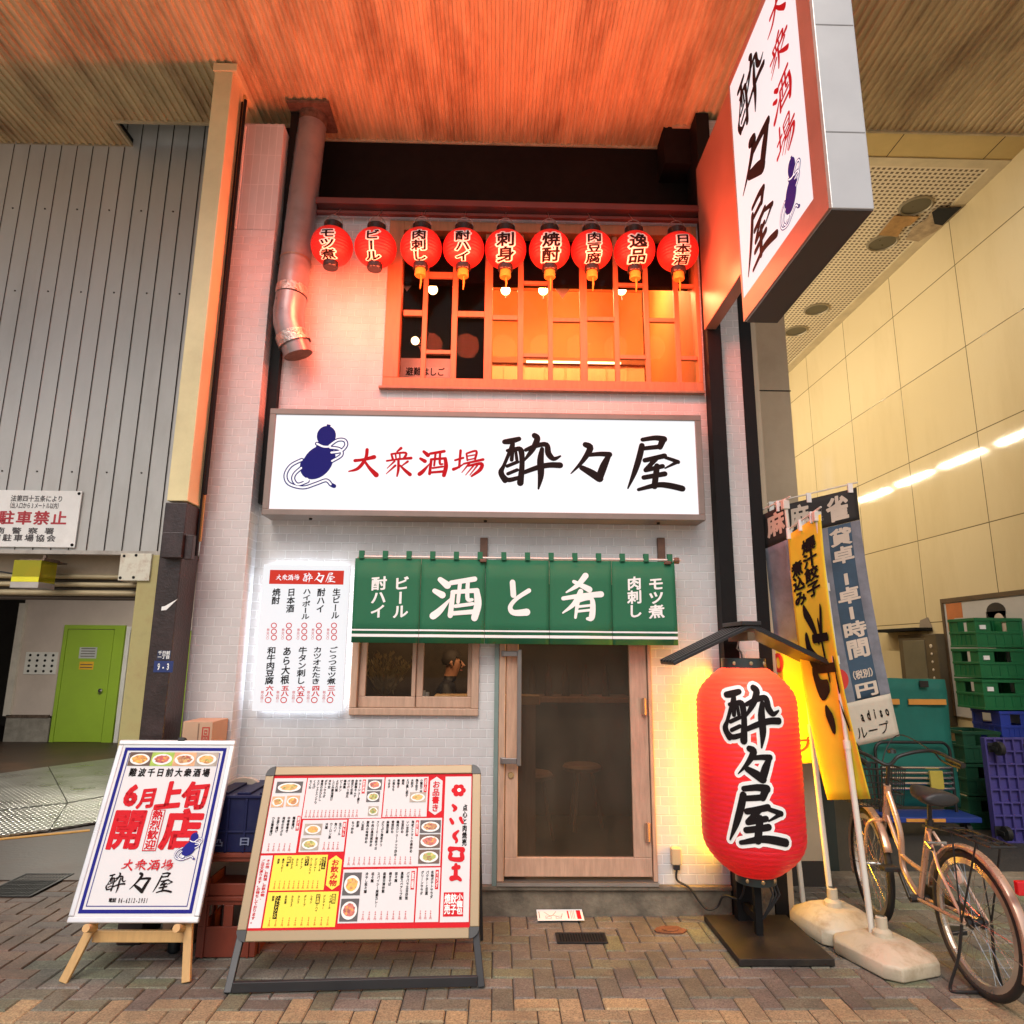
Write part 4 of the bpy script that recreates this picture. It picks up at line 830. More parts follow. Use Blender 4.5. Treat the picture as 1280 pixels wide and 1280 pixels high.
# ================================================================== facade sign
def facade_sign():
    x0, x1 = at(332,580,Y=-0.2).x, at(879,580,Y=-0.2).x; z0, z1 = at(610,647,Y=-0.2).z, at(610,514.5,Y=-0.2).z
    t = thing('shop_sign', ((x0+x1)/2, -0.2, z0), 'wide backlit white shop sign with blue gourd and brush lettering 大衆酒場 酔々屋', 'sign')
    f = 0.042; mb = MB()
    mb.box(x0, -0.2, z0, x1, -0.004, z0+f); mb.box(x0, -0.2, z1-f, x1, -0.004, z1); mb.box(x0, -0.2, z0+f, x0+f, -0.004, z1-f); mb.box(x1-f, -0.2, z0+f, x1, -0.004, z1-f); mb.build('frame', SIGNFR, t, bevel=0.004)
    mb = MB(); mb.box(x0+f+0.001, -0.188, z0+f+0.001, x1-f-0.001, -0.02, z1-f-0.001); mb.build('light_panel', LITW, t)
    pl = Pl((x0, -0.188, z0), (1,0,0), (0,0,1)); z = lambda a, b, c, d: pl.box(560+a/4, 510+b/4, 560+c/4, 510+d/4)
    k = Ink(); k.brush('酔', *z(258,130,566,408), fat=1.22); k.brush('々', *z(610,176,814,364), fat=1.12); k.brush('屋', *z(892,144,1170,416), fat=1.22); k.build('lettering', INK, t, pl.pt, off=0.002)
    s = 1280/280.; z = lambda a, b, c, d: pl.box(340+a/s, 510+b/s, 340+c/s, 510+d/s)
    k = Ink(); k.brush('大', *z(440,232,606,388)); k.brush('衆', *z(650,226,798,396)); k.brush('酒', *z(842,236,1004,390)); k.brush('場', *z(1034,238,1210,394)); k.build('red_lettering', LITR, t, pl.pt, off=0.002)
    k, wq = Ink(), Ink(); gourd(wq, k, *z(80,90,440,470)); k.build('gourd_mark', LITB, t, pl.pt, off=0.002); wq.build('gourd_rope', LITW, t, pl.pt, off=0.002)
    mb = MB()
    for xx in (x0+0.3, (x0+x1)/2, x1-0.3): mb.lathe([(0,-0.012),(0.01,-0.012),(0.012,0)], (xx, -0.1, z0), 8)
    mb.build('drain_screw', MATS['black_steel'], t)
facade_sign()

# ================================================================== projecting sign
def projecting_sign():
    X = 1.40; c0, c1 = at(932,400,X=X), at(1040,263,X=X); zb = (c0.z+c1.z)/2; zt = at(917,91,X=X).z; y0, y1 = c1.y, c0.y; X2 = at(1093.5,263,Y=y0).x
    t = thing('projecting_sign', (X+0.09, (y0+y1)/2, zb), 'tall backlit box sign projecting over the street with vertical lettering 酔々屋', 'sign')
    mb = MB(); mb.box(X, y0, zb, X2, y1, zt); mb.build('casing', M('casing_silver', (0.50,0.48,0.46), 0.35, 0.35, 0.06, 2), t, bevel=0.004)
    mb = MB(); mb.box(X+0.004, y0+0.004, zb-0.006, X2-0.004, y1-0.004, zb-0.001); mb.build('bottom_plate', M('casing_dark', (0.075,0.06,0.052), 0.5, 0.3), t)
    mb = MB()
    for zz in (at(1053,165,Y=y0).z, at(1040,31,Y=y0).z): mb.box(X+0.006, y0-0.0015, zz-0.003, X2-0.006, y0-0.0002, zz+0.002)
    mb.build('casing_seam', M('seam_grey', (0.22,0.21,0.2), 0.5), t)
    # left face frame and light panel; plane u runs from far (left in view) to near
    pl = Pl((X, y1, zb), (0,-1,0), (0,0,1)); W, Hh = y1-y0, zt-zb
    mb = MB(); e = 0.003
    fw = 0.10
    def bx(a0, b0, a1, b1): p, q = pl.pt(a0,b0), pl.pt(a1,b1); mb.box(X-0.012, min(p.y,q.y), p.z, X-0.0005, max(p.y,q.y), q.z)
    pa = pl.px(940,362); pb = pl.px(1021,259); a0, b0, a1 = pa[0], pa[1], pb[0]
    bx(0,0,W,b0); bx(0,b0,0.012,Hh); bx(a1,b0,W,Hh); bx(0.012,Hh-0.05,a1,Hh); mb.build('face_frame', M('frame_brown', (0.36,0.20,0.15), 0.45, 0.1), t)
    mb = MB(); mb.box(X-0.008, pl.pt(a1,0).y+0.001, zb+b0+0.001, X-0.0005, y1-0.013, zt-0.051); mb.build('light_panel', emis('side_panel_white', (0.93,0.94,0.96), 0.66, base=(0.3,0.3,0.3)), t)
    f = lambda a, b, o: pl.pt(a, b, o+0.008)
    k = Ink(); z = lambda *q: pl.box(*q)
    # vertical columns measured on the sign plane
    ca0, ca1 = 0.10*W, 0.50*W; H0 = b0; HH = Hh-b0-0.05
    for ch, v0, v1 in (('酔',0.07,0.345),('々',0.415,0.615),('屋',0.68,0.95)): k.brush(ch, ca0, H0+HH*(1-v1), ca1, H0+HH*(1-v0), fat=1.15)
    k.build('lettering', INK, t, f, off=0.002)
    k = Ink(); r0, r1 = 0.56*W, 0.775*W
    # the column keeps the same height on the plane although it looks stepped from below
    for ch, v0, v1 in (('大',0.05,0.19),('衆',0.225,0.365),('酒',0.40,0.54),('場',0.575,0.715)): k.brush(ch, r0, H0+HH*(1-v1), r1, H0+HH*(1-v0), fat=0.9)
    k.build('red_lettering', LITR, t, f, off=0.002)
    k, wq = Ink(), Ink(); gourd(wq, k, 0.54*W, H0+HH*(1-0.97), 0.80*W, H0+HH*(1-0.745)); k.build('gourd_mark', LITB, t, f, off=0.002); wq.build('gourd_rope', LITW, t, f, off=0.002)
    # mounting box back to the facade
    mz0 = at(880,413,Y=0.0).z; mz1 = at(872,212,Y=0.0).z
    mb = MB(); mb.box(at(876,300,Y=-0.08).x-0.01, y1+0.001, at(880,413,Y=-0.08).z, X2-0.005, -0.08, at(872,212,Y=-0.08).z); mb.build('mounting_box', M('mount_brown', (0.34,0.19,0.14), 0.42, 0.15, 0.1, 3), t, bevel=0.004)
projecting_sign()

# ================================================================== lit menu panel
def light_menu():
    Y = -0.075; zt, zb = at(384,706,Y=Y).z, at(371,889,Y=Y).z; x0, x1 = at(322,800,Y=Y).x, at(432.5,800,Y=Y).x
    t = thing('menu_light_panel', ((x0+x1)/2, Y, zb), 'slim glowing white menu panel with five columns of vertical writing', 'menu panel')
    mb = MB(); mb.box(x0, Y, zb, x1, -0.03, zt); mb.build('panel', emis('led_white', (0.92,0.95,1.0), 0.58, base=(0.3,0.3,0.3)), t, bevel=0.002)
    mb = MB(); mb.box(x0+0.03, -0.029, zb+0.03, x1-0.03, -0.004, zt-0.03); mb.build('edge_light', emis('edge_led', (0.80,0.88,1.0), 15.0), t)
    pl = Pl((x0, Y, zb), (1,0,0), (0,0,1)); s = 815/140.; z = lambda a, b, c, d: pl.box(310+a/s, 690+b/s, 310+c/s, 690+d/s)
    k = Ink(); k.rect(*z(157,133,697,235)); k.build('title_band', emis('band_red', (0.60,0.04,0.02), 0.5, base=(0.3,0.02,0.015)), t, pl.pt)
    k = Ink()
    for i, ch in enumerate('大衆酒場'): k.brush(ch, *z(204+44*i,164,242+44*i,206))
    for i, ch in enumerate('酔々屋'): k.brush(ch, *z(402+82*i,152,472+82*i,222))
    k.build('title', LITW, t, pl.pt, off=0.003)
    k = Ink(); r = Ink(); RD = emis('panel_red', (0.55,0.012,0.012), 0.5, base=(0.3,0.01,0.01))
    cx1 = [640,530,424,312,205]; top = ['生ビール','酎ハイ','ハイボール','日本酒','焼酎']
    for i, sx in enumerate(top):
        n = len(sx); h = (0.0+[225,180,228,178,118][i]); c = cx1[i]+(2-i)*0
        k.text(sx, *z(c-30, 265, c+30, 265+h), 0.026, True, 0.10)
        q = cx1[i]-14-2*(i == 4)
        for j in range(3):
            a = z(q-22, 514+j*44, q+22, 556+j*44); r.line([((a[0]+a[2])/2+(a[2]-a[0])*0.42*cos(2*pi*m/14), (a[1]+a[3])/2+(a[3]-a[1])*0.42*sin(2*pi*m/14), 0.0055) for m in range(15)])
        r.text('税込〇〇', *z(q-54, 556, q-34, 638), 0.01, True)
    cx2 = [622,508,400,285,172]; bot = ['ごっつモツ煮','カツオたたき','牛タン刺し','あら大根','和牛肉豆腐']; pr = ['三八〇','四八〇','六五〇','五八〇','六八〇']
    for i, sx in enumerate(bot):
        c = cx2[i]-16+6
        k.text(sx, *z(c-30, 690, c+34, 965), 0.026, True, 0.10)
        r.text(pr[i][:2], *z(c-34, 972, c+24, 1052), 0.03, True, 0.08)
        a = z(c-40, 1054, c+10, 1100); r.line([((a[0]+a[2])/2+(a[2]-a[0])*0.42*cos(2*pi*m/14), (a[1]+a[3])/2+(a[3]-a[1])*0.42*sin(2*pi*m/14), 0.0055) for m in range(15)])
        r.text('税込四二', *z(c-70, 1010, c-48, 1095), 0.01, True)
    k.build('lettering', INK, t, pl.pt, off=0.002); r.build('prices', RD, t, pl.pt, off=0.002)
light_menu()

# ================================================================== shop curtain
def noren():
    Y = -0.17; zt, zb = at(645,700,Y=Y).z, at(645,805,Y=Y).z; x0, x1 = at(443,752,Y=Y).x-0.01, at(845,752,Y=Y).x
    t = thing('shop_curtain', ((x0+x1)/2, Y, zb), 'long green half curtain over door and window with white lettering 酒と肴', 'curtain')
    G = M('curtain_green', (0.012, 0.135, 0.06), 0.75, 0, 0.05, 30, bump=0.25, bscale=500)
    wav = lambda a: 0.016*sin(a*8.0+0.5*sin(a*3))+0.008*sin(a*19+1)
    pl = Pl((x0, Y, zb), (1,0,0), (0,0,1)); W, Hh = x1-x0, zt-zb
    fn = lambda a, b, o: Vector((x0+a, Y-o+wav(a)*(1-b/Hh), zb+b))
    cuts = [0.0]+[pl.px(p, 740)[0] for p in (525.5,606.5,686.5,765)]+[W]
    for i in range(5):
        a0, a1 = cuts[i]+0.0012, cuts[i+1]-0.0012; n = 14; vs = []; 
        mb = MB()
        for j in range(n):
            aa, ab = a0+(a1-a0)*j/n, a0+(a1-a0)*(j+1)/n
            for kk in range(4):
                b0, b1 = Hh*kk/4, Hh*(kk+1)/4; mb.quad(fn(aa,b0,0), fn(ab,b0,0), fn(ab,b1,0), fn(aa,b1,0))
        o = mb.build('cloth_panel', G, t, True); sm = o.modifiers.new('thickness', 'SOLIDIFY'); sm.thickness = 0.002; sm.offset = -1
        bm = bmesh.new(); bm.from_mesh(o.data); bmesh.ops.remove_doubles(bm, verts=bm.verts, dist=1e-5); bmesh.ops.recalc_face_normals(bm, faces=bm.faces); bm.to_mesh(o.data); bm.free()
        k = Ink(); q0, q1 = pl.box(450,788,840,790.0), pl.box(450,794,840,797.5)
        k.rect(a0, q0[1], a1, q0[3]); k.rect(a0, q1[1], a1, q1[3]); k.build('stripe', INKW, t, fn, grid=0.04, off=0.0035)
    s = 1280/410.; z = lambda a, b, c, d: pl.box(440+a/s, 680+b/s, 440+c/s, 680+d/s)
    k = Ink(); k.brush('酒', *z(316,124,502,294)); k.brush('と', *z(600,130,702,282)); k.brush('肴', *z(816,120,976,298)); k.build('large_lettering', INKW, t, fn, grid=0.05, off=0.0035)
    k = Ink()
    k.text('酎ハイ', *z(72,128,134,292), 0.03, True, 0.10); k.text('ビール', *z(160,128,222,292), 0.03, True, 0.10); k.text('肉刺し', *z(1074,128,1132,290), 0.03, True, 0.10); k.text('モツ煮', *z(1156,130,1218,292), 0.03, True, 0.10)
    k.build('small_lettering', INKW, t, fn, grid=0.05, off=0.0035)
    for i in range(14):
        p = 452+(837-452)*i/13.0; c = at(p, 699, Y=Y).x
        mb = MB(); 
        for q in range(8):
            a, b = 2*pi*q/8, 2*pi*(q+1)/8
        h = zt; top = at(645,691,Y=Y).z
        mb.box(c-0.017, Y-0.012, h-0.002, c+0.017, Y-0.010, top); mb.box(c-0.017, Y+0.010, h-0.002, c+0.017, Y+0.012, top); mb.box(c-0.017, Y-0.012, top, c+0.017, Y+0.012, top+0.002); mb.build('hanging_loop', G, t)
    zr = at(645,699,Y=Y).z+0.006; mb = MB(); mb.tube([(x0+0.03,Y,zr),(at(851,699,Y=Y).x,Y,zr)], 0.0075, 10); mb.build('rod', M('rod_white', (0.6,0.57,0.52), 0.4, 0.2), t, True)
    for pa in (605, 826.5):
        a = at(pa, 672, Y=-0.03); mb = MB(); mb.box(a.x-0.026, -0.03, zr-0.05, a.x+0.026, -0.001, a.z); mb.box(a.x-0.022, Y-0.02, zr-0.03, a.x+0.022, -0.031, zr-0.009); mb.build('bracket', M('bracket_wood', (0.13,0.06,0.035), 0.6, 0, 0.35, 14), t, bevel=0.004)
    e = at(846,700.5,Y=Y); mb = MB(); mb.lathe([(0.0,-0.02),(0.02,-0.018),(0.022,0.012),(0.0,0.02)], (e.x,Y,zr-0.004), 14, 'X'); mb.build('rod_knob', M('bracket_wood', (0,0,0)), t, True)
noren()

# ================================================================== big standing lantern
def standing_lantern():
    X, Y = 1.530, -0.40; R = 0.293; zb, zt = at(935,1091,Y=Y).z, at(935,834,Y=Y).z; Hh = zt-zb
    t = thing('standing_lantern', (X, Y, 0.0), 'big glowing red street lantern lettered 酔々屋 under a small black gabled roof', 'lantern')
    def rad(v):   # v 0..1 bottom to top, barrel with shoulders
        s = abs(2*v-1); 
        if s > 0.62: q = (s-0.62)/0.38; e = 0.43+0.57*sqrt(max(0, 1-q*q))*1.0; e = 0.43+(1-0.43)*(1-q**2.2)
        else: e = 1.0
        return R*e*(0.985+0.015*(1-s))
    prof = []; N = 190
    for i in range(N+1):
        v = i/N; prof.append((rad(v)+0.0045*(abs(sin(v*pi*38))), zb+Hh*v))
    lp = bpy.data.materials.new('lit_paper'); lp.use_nodes = True; n = lp.node_tree.nodes; l = lp.node_tree.links; b = n['Principled BSDF']
    b.inputs['Base Color'].default_value = (0.50,0.014,0.032,1); b.inputs['Roughness'].default_value = 0.38; b.inputs['Emission Color'].default_value = (0.95,0.02,0.035,1); b.inputs['Emission Strength'].default_value = 0.07
    tr = n.new('ShaderNodeBsdfTranslucent'); tr.inputs[0].default_value = (0.9,0.07,0.05,1); ad = n.new('ShaderNodeMixShader'); ad.inputs[0].default_value = 0.25
    l.new(b.outputs[0], ad.inputs[1]); l.new(tr.outputs[0], ad.inputs[2]); l.new(ad.outputs[0], n['Material Output'].inputs[0])
    mb = MB(); mb.lathe(prof, (X,Y,0), 64); mb.build('paper_body', lp, t, True)
    CG = M('cap_green', (0.02,0.035,0.035), 0.3)
    mb = MB(); r = rad(1)*1.06; mb.lathe([(0,zt-0.004),(r,zt-0.004),(r,zt+0.052),(r*0.95,zt+0.054),(r*0.95,zt+0.03),(0.0,zt+0.03)], (X,Y,0), 40); cp = mb.build('top_cap', CG, t, True)
    mb = MB(); r = rad(0)*0.92; mb.lathe([(0,zb-0.045),(r,zb-0.045),(r,zb+0.006),(0,zb+0.006)], (X,Y,0), 40); cb = mb.build('bottom_cap', CG, t, True)
    for c, zz, rr in ((cp, zt+0.025, rad(1)*1.06), (cb, zb-0.02, rad(0)*0.92)):
        for an in (-0.0, 0.75, -0.75):
            mb = MB(); mb.lathe([(0,-0.006),(0.010,-0.004),(0.012,0.0)], (X+rr*sin(an), Y-rr*cos(an), zz), 10, 'Y'); mb.build('rivet', M('brass', (0,0,0)), c, True)
    # lettering wrapped round the barrel
    zm = lambda py: at(935, py, Y=Y-R).z
    def cyl(a, b, o):
        v = min(1, max(0, (b-zb)/Hh)); rr = rad(v)+0.006+o; th = a/rr; return Vector((X+0.0+rr*sin(th-0.36*0), Y-rr*cos(th), b))
    # the barrel faces the viewer: rotate marks towards the camera
    ang = math.atan2(CAM.x-X, Y-CAM.y)
    def cyl2(a, b, o):
        v = min(1, max(0, (b-zb)/Hh)); rr = rad(v)+0.006+o; th = a*0.93/rr+ang*0.72; return Vector((X+rr*sin(th), Y-rr*cos(th), b))
    px2m = (2*R)/126.0; x_of = lambda px: (px-935.5)*px2m
    s = 738/150.; bx = lambda a, b, c, d: (x_of(860+a/s), zm(820+d/s), x_of(860+c/s), zm(820+b/s))
    zones = (('酔', bx(190,186,556,568)), ('々', bx(264,562,476,768)), ('屋', bx(188,800,548,1168)))
    for nm, mt, ex, off, fat in (('lettering_outline', INKW, 0.040, 0.001, 1.35), ('lettering', INK, 0.0, 0.004, 1.38)):
        k = Ink()
        for ch, q in zones: k.brush(ch, *q, extra=ex, fat=fat)
        k.build(nm, mt, t, cyl2, grid=0.05, off=off)
    # gabled roof of ribbed boards
    rz = at(930,784,Y=Y).z; rx = X+0.0
    RF = M('roof_black', (0.010,0.009,0.009), 0.42)
    for sx in (-1, 1):
        ex = rx+sx*0.475; ez = rz-0.225; d = Vector((ex-rx,0,ez-rz)); nrm = Vector((-d.z*sx, 0, d.x*sx)).normalized()
        if nrm.z < 0: nrm = -nrm
        mb = MB(); y0, y1 = Y-0.17, Y+0.17; c = (Vector((rx,Y,rz))+Vector((ex,Y,ez)))/2
        mb.obox(c, d/2, Vector((0,0.17,0)), nrm*0.009)
        for j in range(5): yy = y0+0.02+j*0.075; mb.obox(Vector((c.x,yy,c.z))+nrm*0.014, d/2*0.995, Vector((0,0.011,0)), nrm*0.008)
        mb.build('roof_board', RF, t, bevel=0.002)
    mb = MB(); mb.box(rx-0.06, Y-0.18, rz+0.004, rx+0.06, Y+0.18, rz+0.03); mb.build('ridge_cap', RF, t, bevel=0.004)
    mb = MB(); mb.bar((rx,Y-0.16,rz-0.06),(rx,Y+0.2,rz-0.06),0.04,0.05); mb.build('ridge_beam', M('beam_wood', (0.10,0.065,0.03), 0.6), t)
    mb = MB(); mb.tube([(X-0.02,Y,rz-0.085),(X-0.035,Y,rz-0.13),(X-0.012,Y,rz-0.15),(X-0.005,Y,zt+0.05)], 0.006, 8); mb.build('hook', WIRE, t, True)
    mb = MB(); mb.box(X-0.05, Y+0.20, 0.035, X+0.05, Y+0.26, rz-0.10); mb.box(X-0.02, Y-0.02, 0.035, X+0.02, Y+0.02, 0.30); mb.box(X-0.02,Y+0.021,0.10,X+0.02,Y+0.199,0.14); mb.build('post', MATS['black_steel'], t)
    mb = MB()
    for k in range(3): mb.tube([(X+0.06+0.02*k,Y-0.03,zb-0.04),(X+0.075+0.02*k,Y-0.05,zb-0.10),(X+0.05+0.01*k,Y-0.05,zb-0.16),(X+0.02,Y-0.02,zb-0.24)], 0.006, 6)
    mb.build('wiring', MATS['black_rubber'], t, True)
    p = [at(882,1143,Z=0.035), at(986,1143,Z=0.035), at(1041,1199,Z=0.035), at(920,1199,Z=0.035)]
    x0, x1 = 1.30, 1.81; mb = MB(); mb.box(x0, -0.725, 0.0, x1, -0.10, 0.035); mb.build('base_plate', M('plate_black', (0.020,0.016,0.013), 0.55, 0.3, 0.5, 10, dirt=(0.07,0.05,0.03), dirt_amt=0.6, dscale=4), t, bevel=0.003)
    # lamps: one inside, and yellow tubes with area lights added behind for the wall glow
    mb = MB(); mb.lathe([(0.03*cos(a), 0.03*sin(a)) for a in [(-pi/2+pi*j/8) for j in range(9)]], (X, Y, zt-0.25), 12); mb.build('inner_bulb', emis('inner_bulb', (1.0,0.7,0.35), 12.0), t, True)
    for nm, loc, e, col, sz in (('lantern_lamp', (X,Y-0.06,zt-0.15), 20, (1.0,0.62,0.25), 0.04), ):
        ld = bpy.data.lights.new(nm, 'POINT'); ld.energy = e; ld.color = col; ld.shadow_soft_size = sz; lo = bpy.data.objects.new(nm, ld); COL.objects.link(lo); lo.parent = t; lo.location = Vector(loc)-t.location
    mb = MB(); mb.tube([(1.487,-0.070,0.50),(1.487,-0.070,1.36)], 0.012, 10); mb.build('added_glow_tube', emis('yellow_tube', (1.0,0.55,0.03), 3.0), t, True)
    ld = bpy.data.lights.new('added_glow_lamp', 'AREA'); ld.shape = 'RECTANGLE'; ld.size = 0.05; ld.size_y = 1.05; ld.energy = 19; ld.color = (1.0,0.52,0.03); lo = bpy.data.objects.new('added_glow_lamp', ld); COL.objects.link(lo); lo.parent = t
    z_ = Vector((1,0.03,0)).normalized(); y_ = Vector((0,0,1)); x_ = y_.cross(z_); lo.matrix_local = Matrix(((x_.x,y_.x,z_.x,1.472-t.location.x),(x_.y,y_.y,z_.y,-0.072-t.location.y),(x_.z,y_.z,z_.z,0.93),(0,0,0,1)))
    ld2 = ld.copy(); ld2.energy = 12; lo = bpy.data.objects.new('added_glow_lamp', ld2); COL.objects.link(lo); lo.parent = t; x_ = -x_; z_ = -z_
    lo.matrix_local = Matrix(((x_.x,y_.x,z_.x,1.640-t.location.x),(x_.y,y_.y,z_.y,-0.085-t.location.y),(x_.z,y_.z,z_.z,0.93),(0,0,0,1))); mb = MB(); mb.tube([(1.626,-0.080,0.50),(1.626,-0.080,1.36)], 0.012, 10); mb.build('added_glow_tube', MATS['yellow_tube'], t, True)
standing_lantern()

# ================================================================== food pictures for menus
def dish_mat(name, c1, c2, c3):
    m = bpy.data.materials.new(name); m.use_nodes = True; n = m.node_tree.nodes; l = m.node_tree.links; b = n['Principled BSDF']; b.inputs['Roughness'].default_value = 0.45
    g = n.new('ShaderNodeTexCoord'); v = n.new('ShaderNodeTexVoronoi'); v.inputs['Scale'].default_value = 70; l.new(g.outputs['Object'], v.inputs['Vector'])
    rp = n.new('ShaderNodeValToRGB'); rp.color_ramp.elements[0].color = c1+(1,); rp.color_ramp.elements[1].color = c3+(1,); e = rp.color_ramp.elements.new(0.5); e.color = c2+(1,)
    s = n.new('ShaderNodeSeparateColor'); l.new(v.outputs['Color'], s.inputs[0]); l.new(s.outputs[0], rp.inputs[0]); l.new(rp.outputs[0], b.inputs['Base Color']); MATS[name] = m; return m
DISH = [dish_mat('dish_fry', (0.55,0.28,0.06), (0.75,0.45,0.12), (0.40,0.16,0.03)), dish_mat('dish_meat', (0.45,0.06,0.05), (0.60,0.16,0.10), (0.25,0.03,0.02)),
        dish_mat('dish_green', (0.20,0.36,0.05), (0.60,0.50,0.12), (0.10,0.20,0.03)), dish_mat('dish_egg', (0.80,0.45,0.05), (0.70,0.30,0.05), (0.45,0.15,0.03)), dish_mat('dish_stew', (0.22,0.09,0.03), (0.45,0.20,0.07), (0.60,0.36,0.12))]
BOARDW = M('board_white', (0.66,0.66,0.66), 0.6, var=0.02, spec=0.2)
PLATE = M('plate_white', (0.75,0.74,0.70), 0.4, var=0.02)
def photo(t, pl, a0, b0, a1, b1, bgc, dish, k=0, off=0.002):
    q = Ink(); q.rect(a0,b0,a1,b1); p = q.build('food_photo', M('photo_bg_%d' % bgc, [(0.10,0.05,0.03),(0.35,0.30,0.24),(0.30,0.45,0.05),(0.62,0.33,0.16),(0.06,0.05,0.05)][bgc], 0.5, var=0.3, scale=20), t, pl.pt, off=off)
    ca, cb, w, h = (a0+a1)/2, (b0+b1)/2, (a1-a0)/2, (b1-b0)/2
    q = Ink(); q.ell(ca, cb-h*0.05, w*0.88, h*0.80); q.build('plate', PLATE, p, pl.pt, off=off+0.0012)
    rnd = random.Random(k); q = Ink()
    for i in range(16):
        an = 2*pi*i/16
    q.poly([(ca+w*0.66*(0.85+0.3*rnd.random())*cos(2*pi*i/18), cb-h*0.02+h*0.58*(0.85+0.3*rnd.random())*sin(2*pi*i/18)) for i in range(18)]); q.build('food', DISH[dish], p, pl.pt, off=off+0.0024)
    q = Ink()
    for i in range(5): q.ell(ca+w*0.45*(rnd.random()*2-1), cb+h*0.4*(rnd.random()*2-1), w*0.13, h*0.12, 9)
    q.build('garnish', DISH[(dish+2) % 5], p, pl.pt, off=off+0.0034)

# ================================================================== opening poster on its easel
def easel_poster():
    BL, BR, TL, TR = at(85,1154,Y=-0.87), at(246,1154,Y=-0.87), at(138,925,Y=-0.56), at(285,926,Y=-0.56)
    u = (BR-BL).normalized(); v = ((TL+TR)/2-(BL+BR)/2); pl = Pl(BL, u, v); W = (BR-BL).length; Hh = v.length
    W = 0.655; off0 = ((BR+BL)/2-BL).dot(u)-W/2; pl.O = pl.O+pl.u*off0
    t = thing('poster_board', pl.pt(W/2,0), 'white opening announcement poster board with blue border and red lettering 開店', 'poster board')
    def slab(mb, a0, b0, a1, b1, d0, d1): mb.obox(pl.pt((a0+a1)/2,(b0+b1)/2,(d0+d1)/2), pl.u*((a1-a0)/2), pl.v*((b1-b0)/2), pl.n*((d1-d0)/2))
    mb = MB(); slab(mb, 0.016,0.016,W-0.016,Hh-0.016,-0.014,0.0); mb.build('poster', BOARDW, t)
    mb = MB(); e = 0.028
    slab(mb,0,0,W,e,-0.018,0.007); slab(mb,0,Hh-e,W,Hh,-0.018,0.007); slab(mb,0,e,e,Hh-e,-0.018,0.007); slab(mb,W-e,e,W,Hh-e,-0.018,0.007); mb.build('frame', M('frame_alu', (0.66,0.66,0.66), 0.3, 0.4, 0.05), t, bevel=0.006)
    mb = MB(); slab(mb, W*0.50, Hh-0.006, W*0.56, Hh+0.014, -0.022, 0.012); mb.build('clip', MATS['black_rubber'], t, bevel=0.003)
    k = Ink(); k.ring(0.042,0.042,W-0.042,Hh-0.042,0.017); k.ring(0.072,0.072,W-0.072,Hh-0.072,0.004); k.build('border', INKB, t, pl.pt, off=0.0015)
    U = lambda x: 0.028+(W-0.056)*x; V = lambda y: Hh-0.028-(Hh-0.056)*y
    n = 4; a0, a1 = U(0.085), U(0.915)
    for i, (bgc, ds) in enumerate(((0,3),(2,1),(3,4),(1,0))):
        w = (a1-a0)/n; photo(t, pl, a0+i*w, V(0.135), a0+(i+1)*w, V(0.035+0.012), bgc, ds, i)
    k = Ink(); k.text('難波千日前大衆酒場', U(0.115), V(0.205), U(0.875), V(0.150), 0.03, gap=0.82); 
    for i, ch in enumerate('酔々屋'): k.brush(ch, U(0.195+0.205*i), V(0.875), U(0.355+0.205*i), V(0.765))
    k.text('電話', U(0.25), V(0.926), U(0.315), V(0.902), 0.03); k.text('06-6212-2951', U(0.33), V(0.932), U(0.585), V(0.898), 0.035); k.build('lettering', INK, t, pl.pt, off=0.002)
    k = Ink(); k.text('6', U(0.085), V(0.40), U(0.315), V(0.235), 0.06, shear=0.0); k.text('月', U(0.27), V(0.40), U(0.44), V(0.275), 0.05, shear=0.08); k.text('上', U(0.43), V(0.41), U(0.66), V(0.235), 0.055, shear=0.08); k.text('旬', U(0.66), V(0.41), U(0.90), V(0.235), 0.05, shear=0.08)
    k.text('開', U(0.085), V(0.645), U(0.40), V(0.405), 0.04); k.text('店', U(0.56), V(0.645), U(0.905), V(0.405), 0.05); k.build('large_red_lettering', INKR, t, pl.pt, off=0.002)
    k = Ink(); k.rect(U(0.425),V(0.645),U(0.545),V(0.405)); k.build('welcome_plate', BOARDW, t, pl.pt, off=0.0032)
    k = Ink(); k.ring(U(0.425),V(0.645),U(0.545),V(0.405),0.004); k.text('熱烈歓迎', U(0.437), V(0.64), U(0.533), V(0.41), 0.03, True)
    for i, ch in enumerate('大衆酒場'): k.brush(ch, U(0.285+0.115*i), V(0.752), U(0.38+0.115*i), V(0.692), fat=0.9)
    k.build('red_lettering', INKR, t, pl.pt, off=0.0042)
    k, wq = Ink(), Ink(); gourd(wq, k, U(0.72), V(0.70), U(0.945), V(0.535)); k.build('gourd_mark', INKB, t, pl.pt, off=0.0046); wq.build('gourd_rope', WHITE, t, pl.pt, off=0.0046)
    # easel: a thing of its own that carries the board
    PW = M('pine', (0.55,0.33,0.13), 0.5, 0, 0.12, 6, stretch=(7,7,0.8))
    e = thing('wooden_easel', (pl.pt(W/2,0).x, -0.8, 0), 'pale wooden easel with splayed legs carrying the opening poster', 'easel')
    fl, fr = at(79,1228,Z=0.0), at(233,1228,Z=0.0); h = 0.36
    tl = pl.pt(0.13,0.06,-0.045); tr = pl.pt(W-0.075,0.06,-0.045)
    topc = pl.pt(W/2, Hh-0.03, -0.05)
    for f, g in ((fl, tl), (fr, tr)):
        d = (g-f); up = pl.pt(W/2+(0.05 if f.x > fl.x+0.1 else -0.05), Hh-0.06, -0.052); mb = MB(); mb.bar(f, g, 0.042, 0.024, (0,1,0)); mb.build('leg', PW, e, bevel=0.004); mb = MB(); mb.bar(g, up, 0.036, 0.022, (0,1,0)); mb.build('upright', PW, e, bevel=0.004)
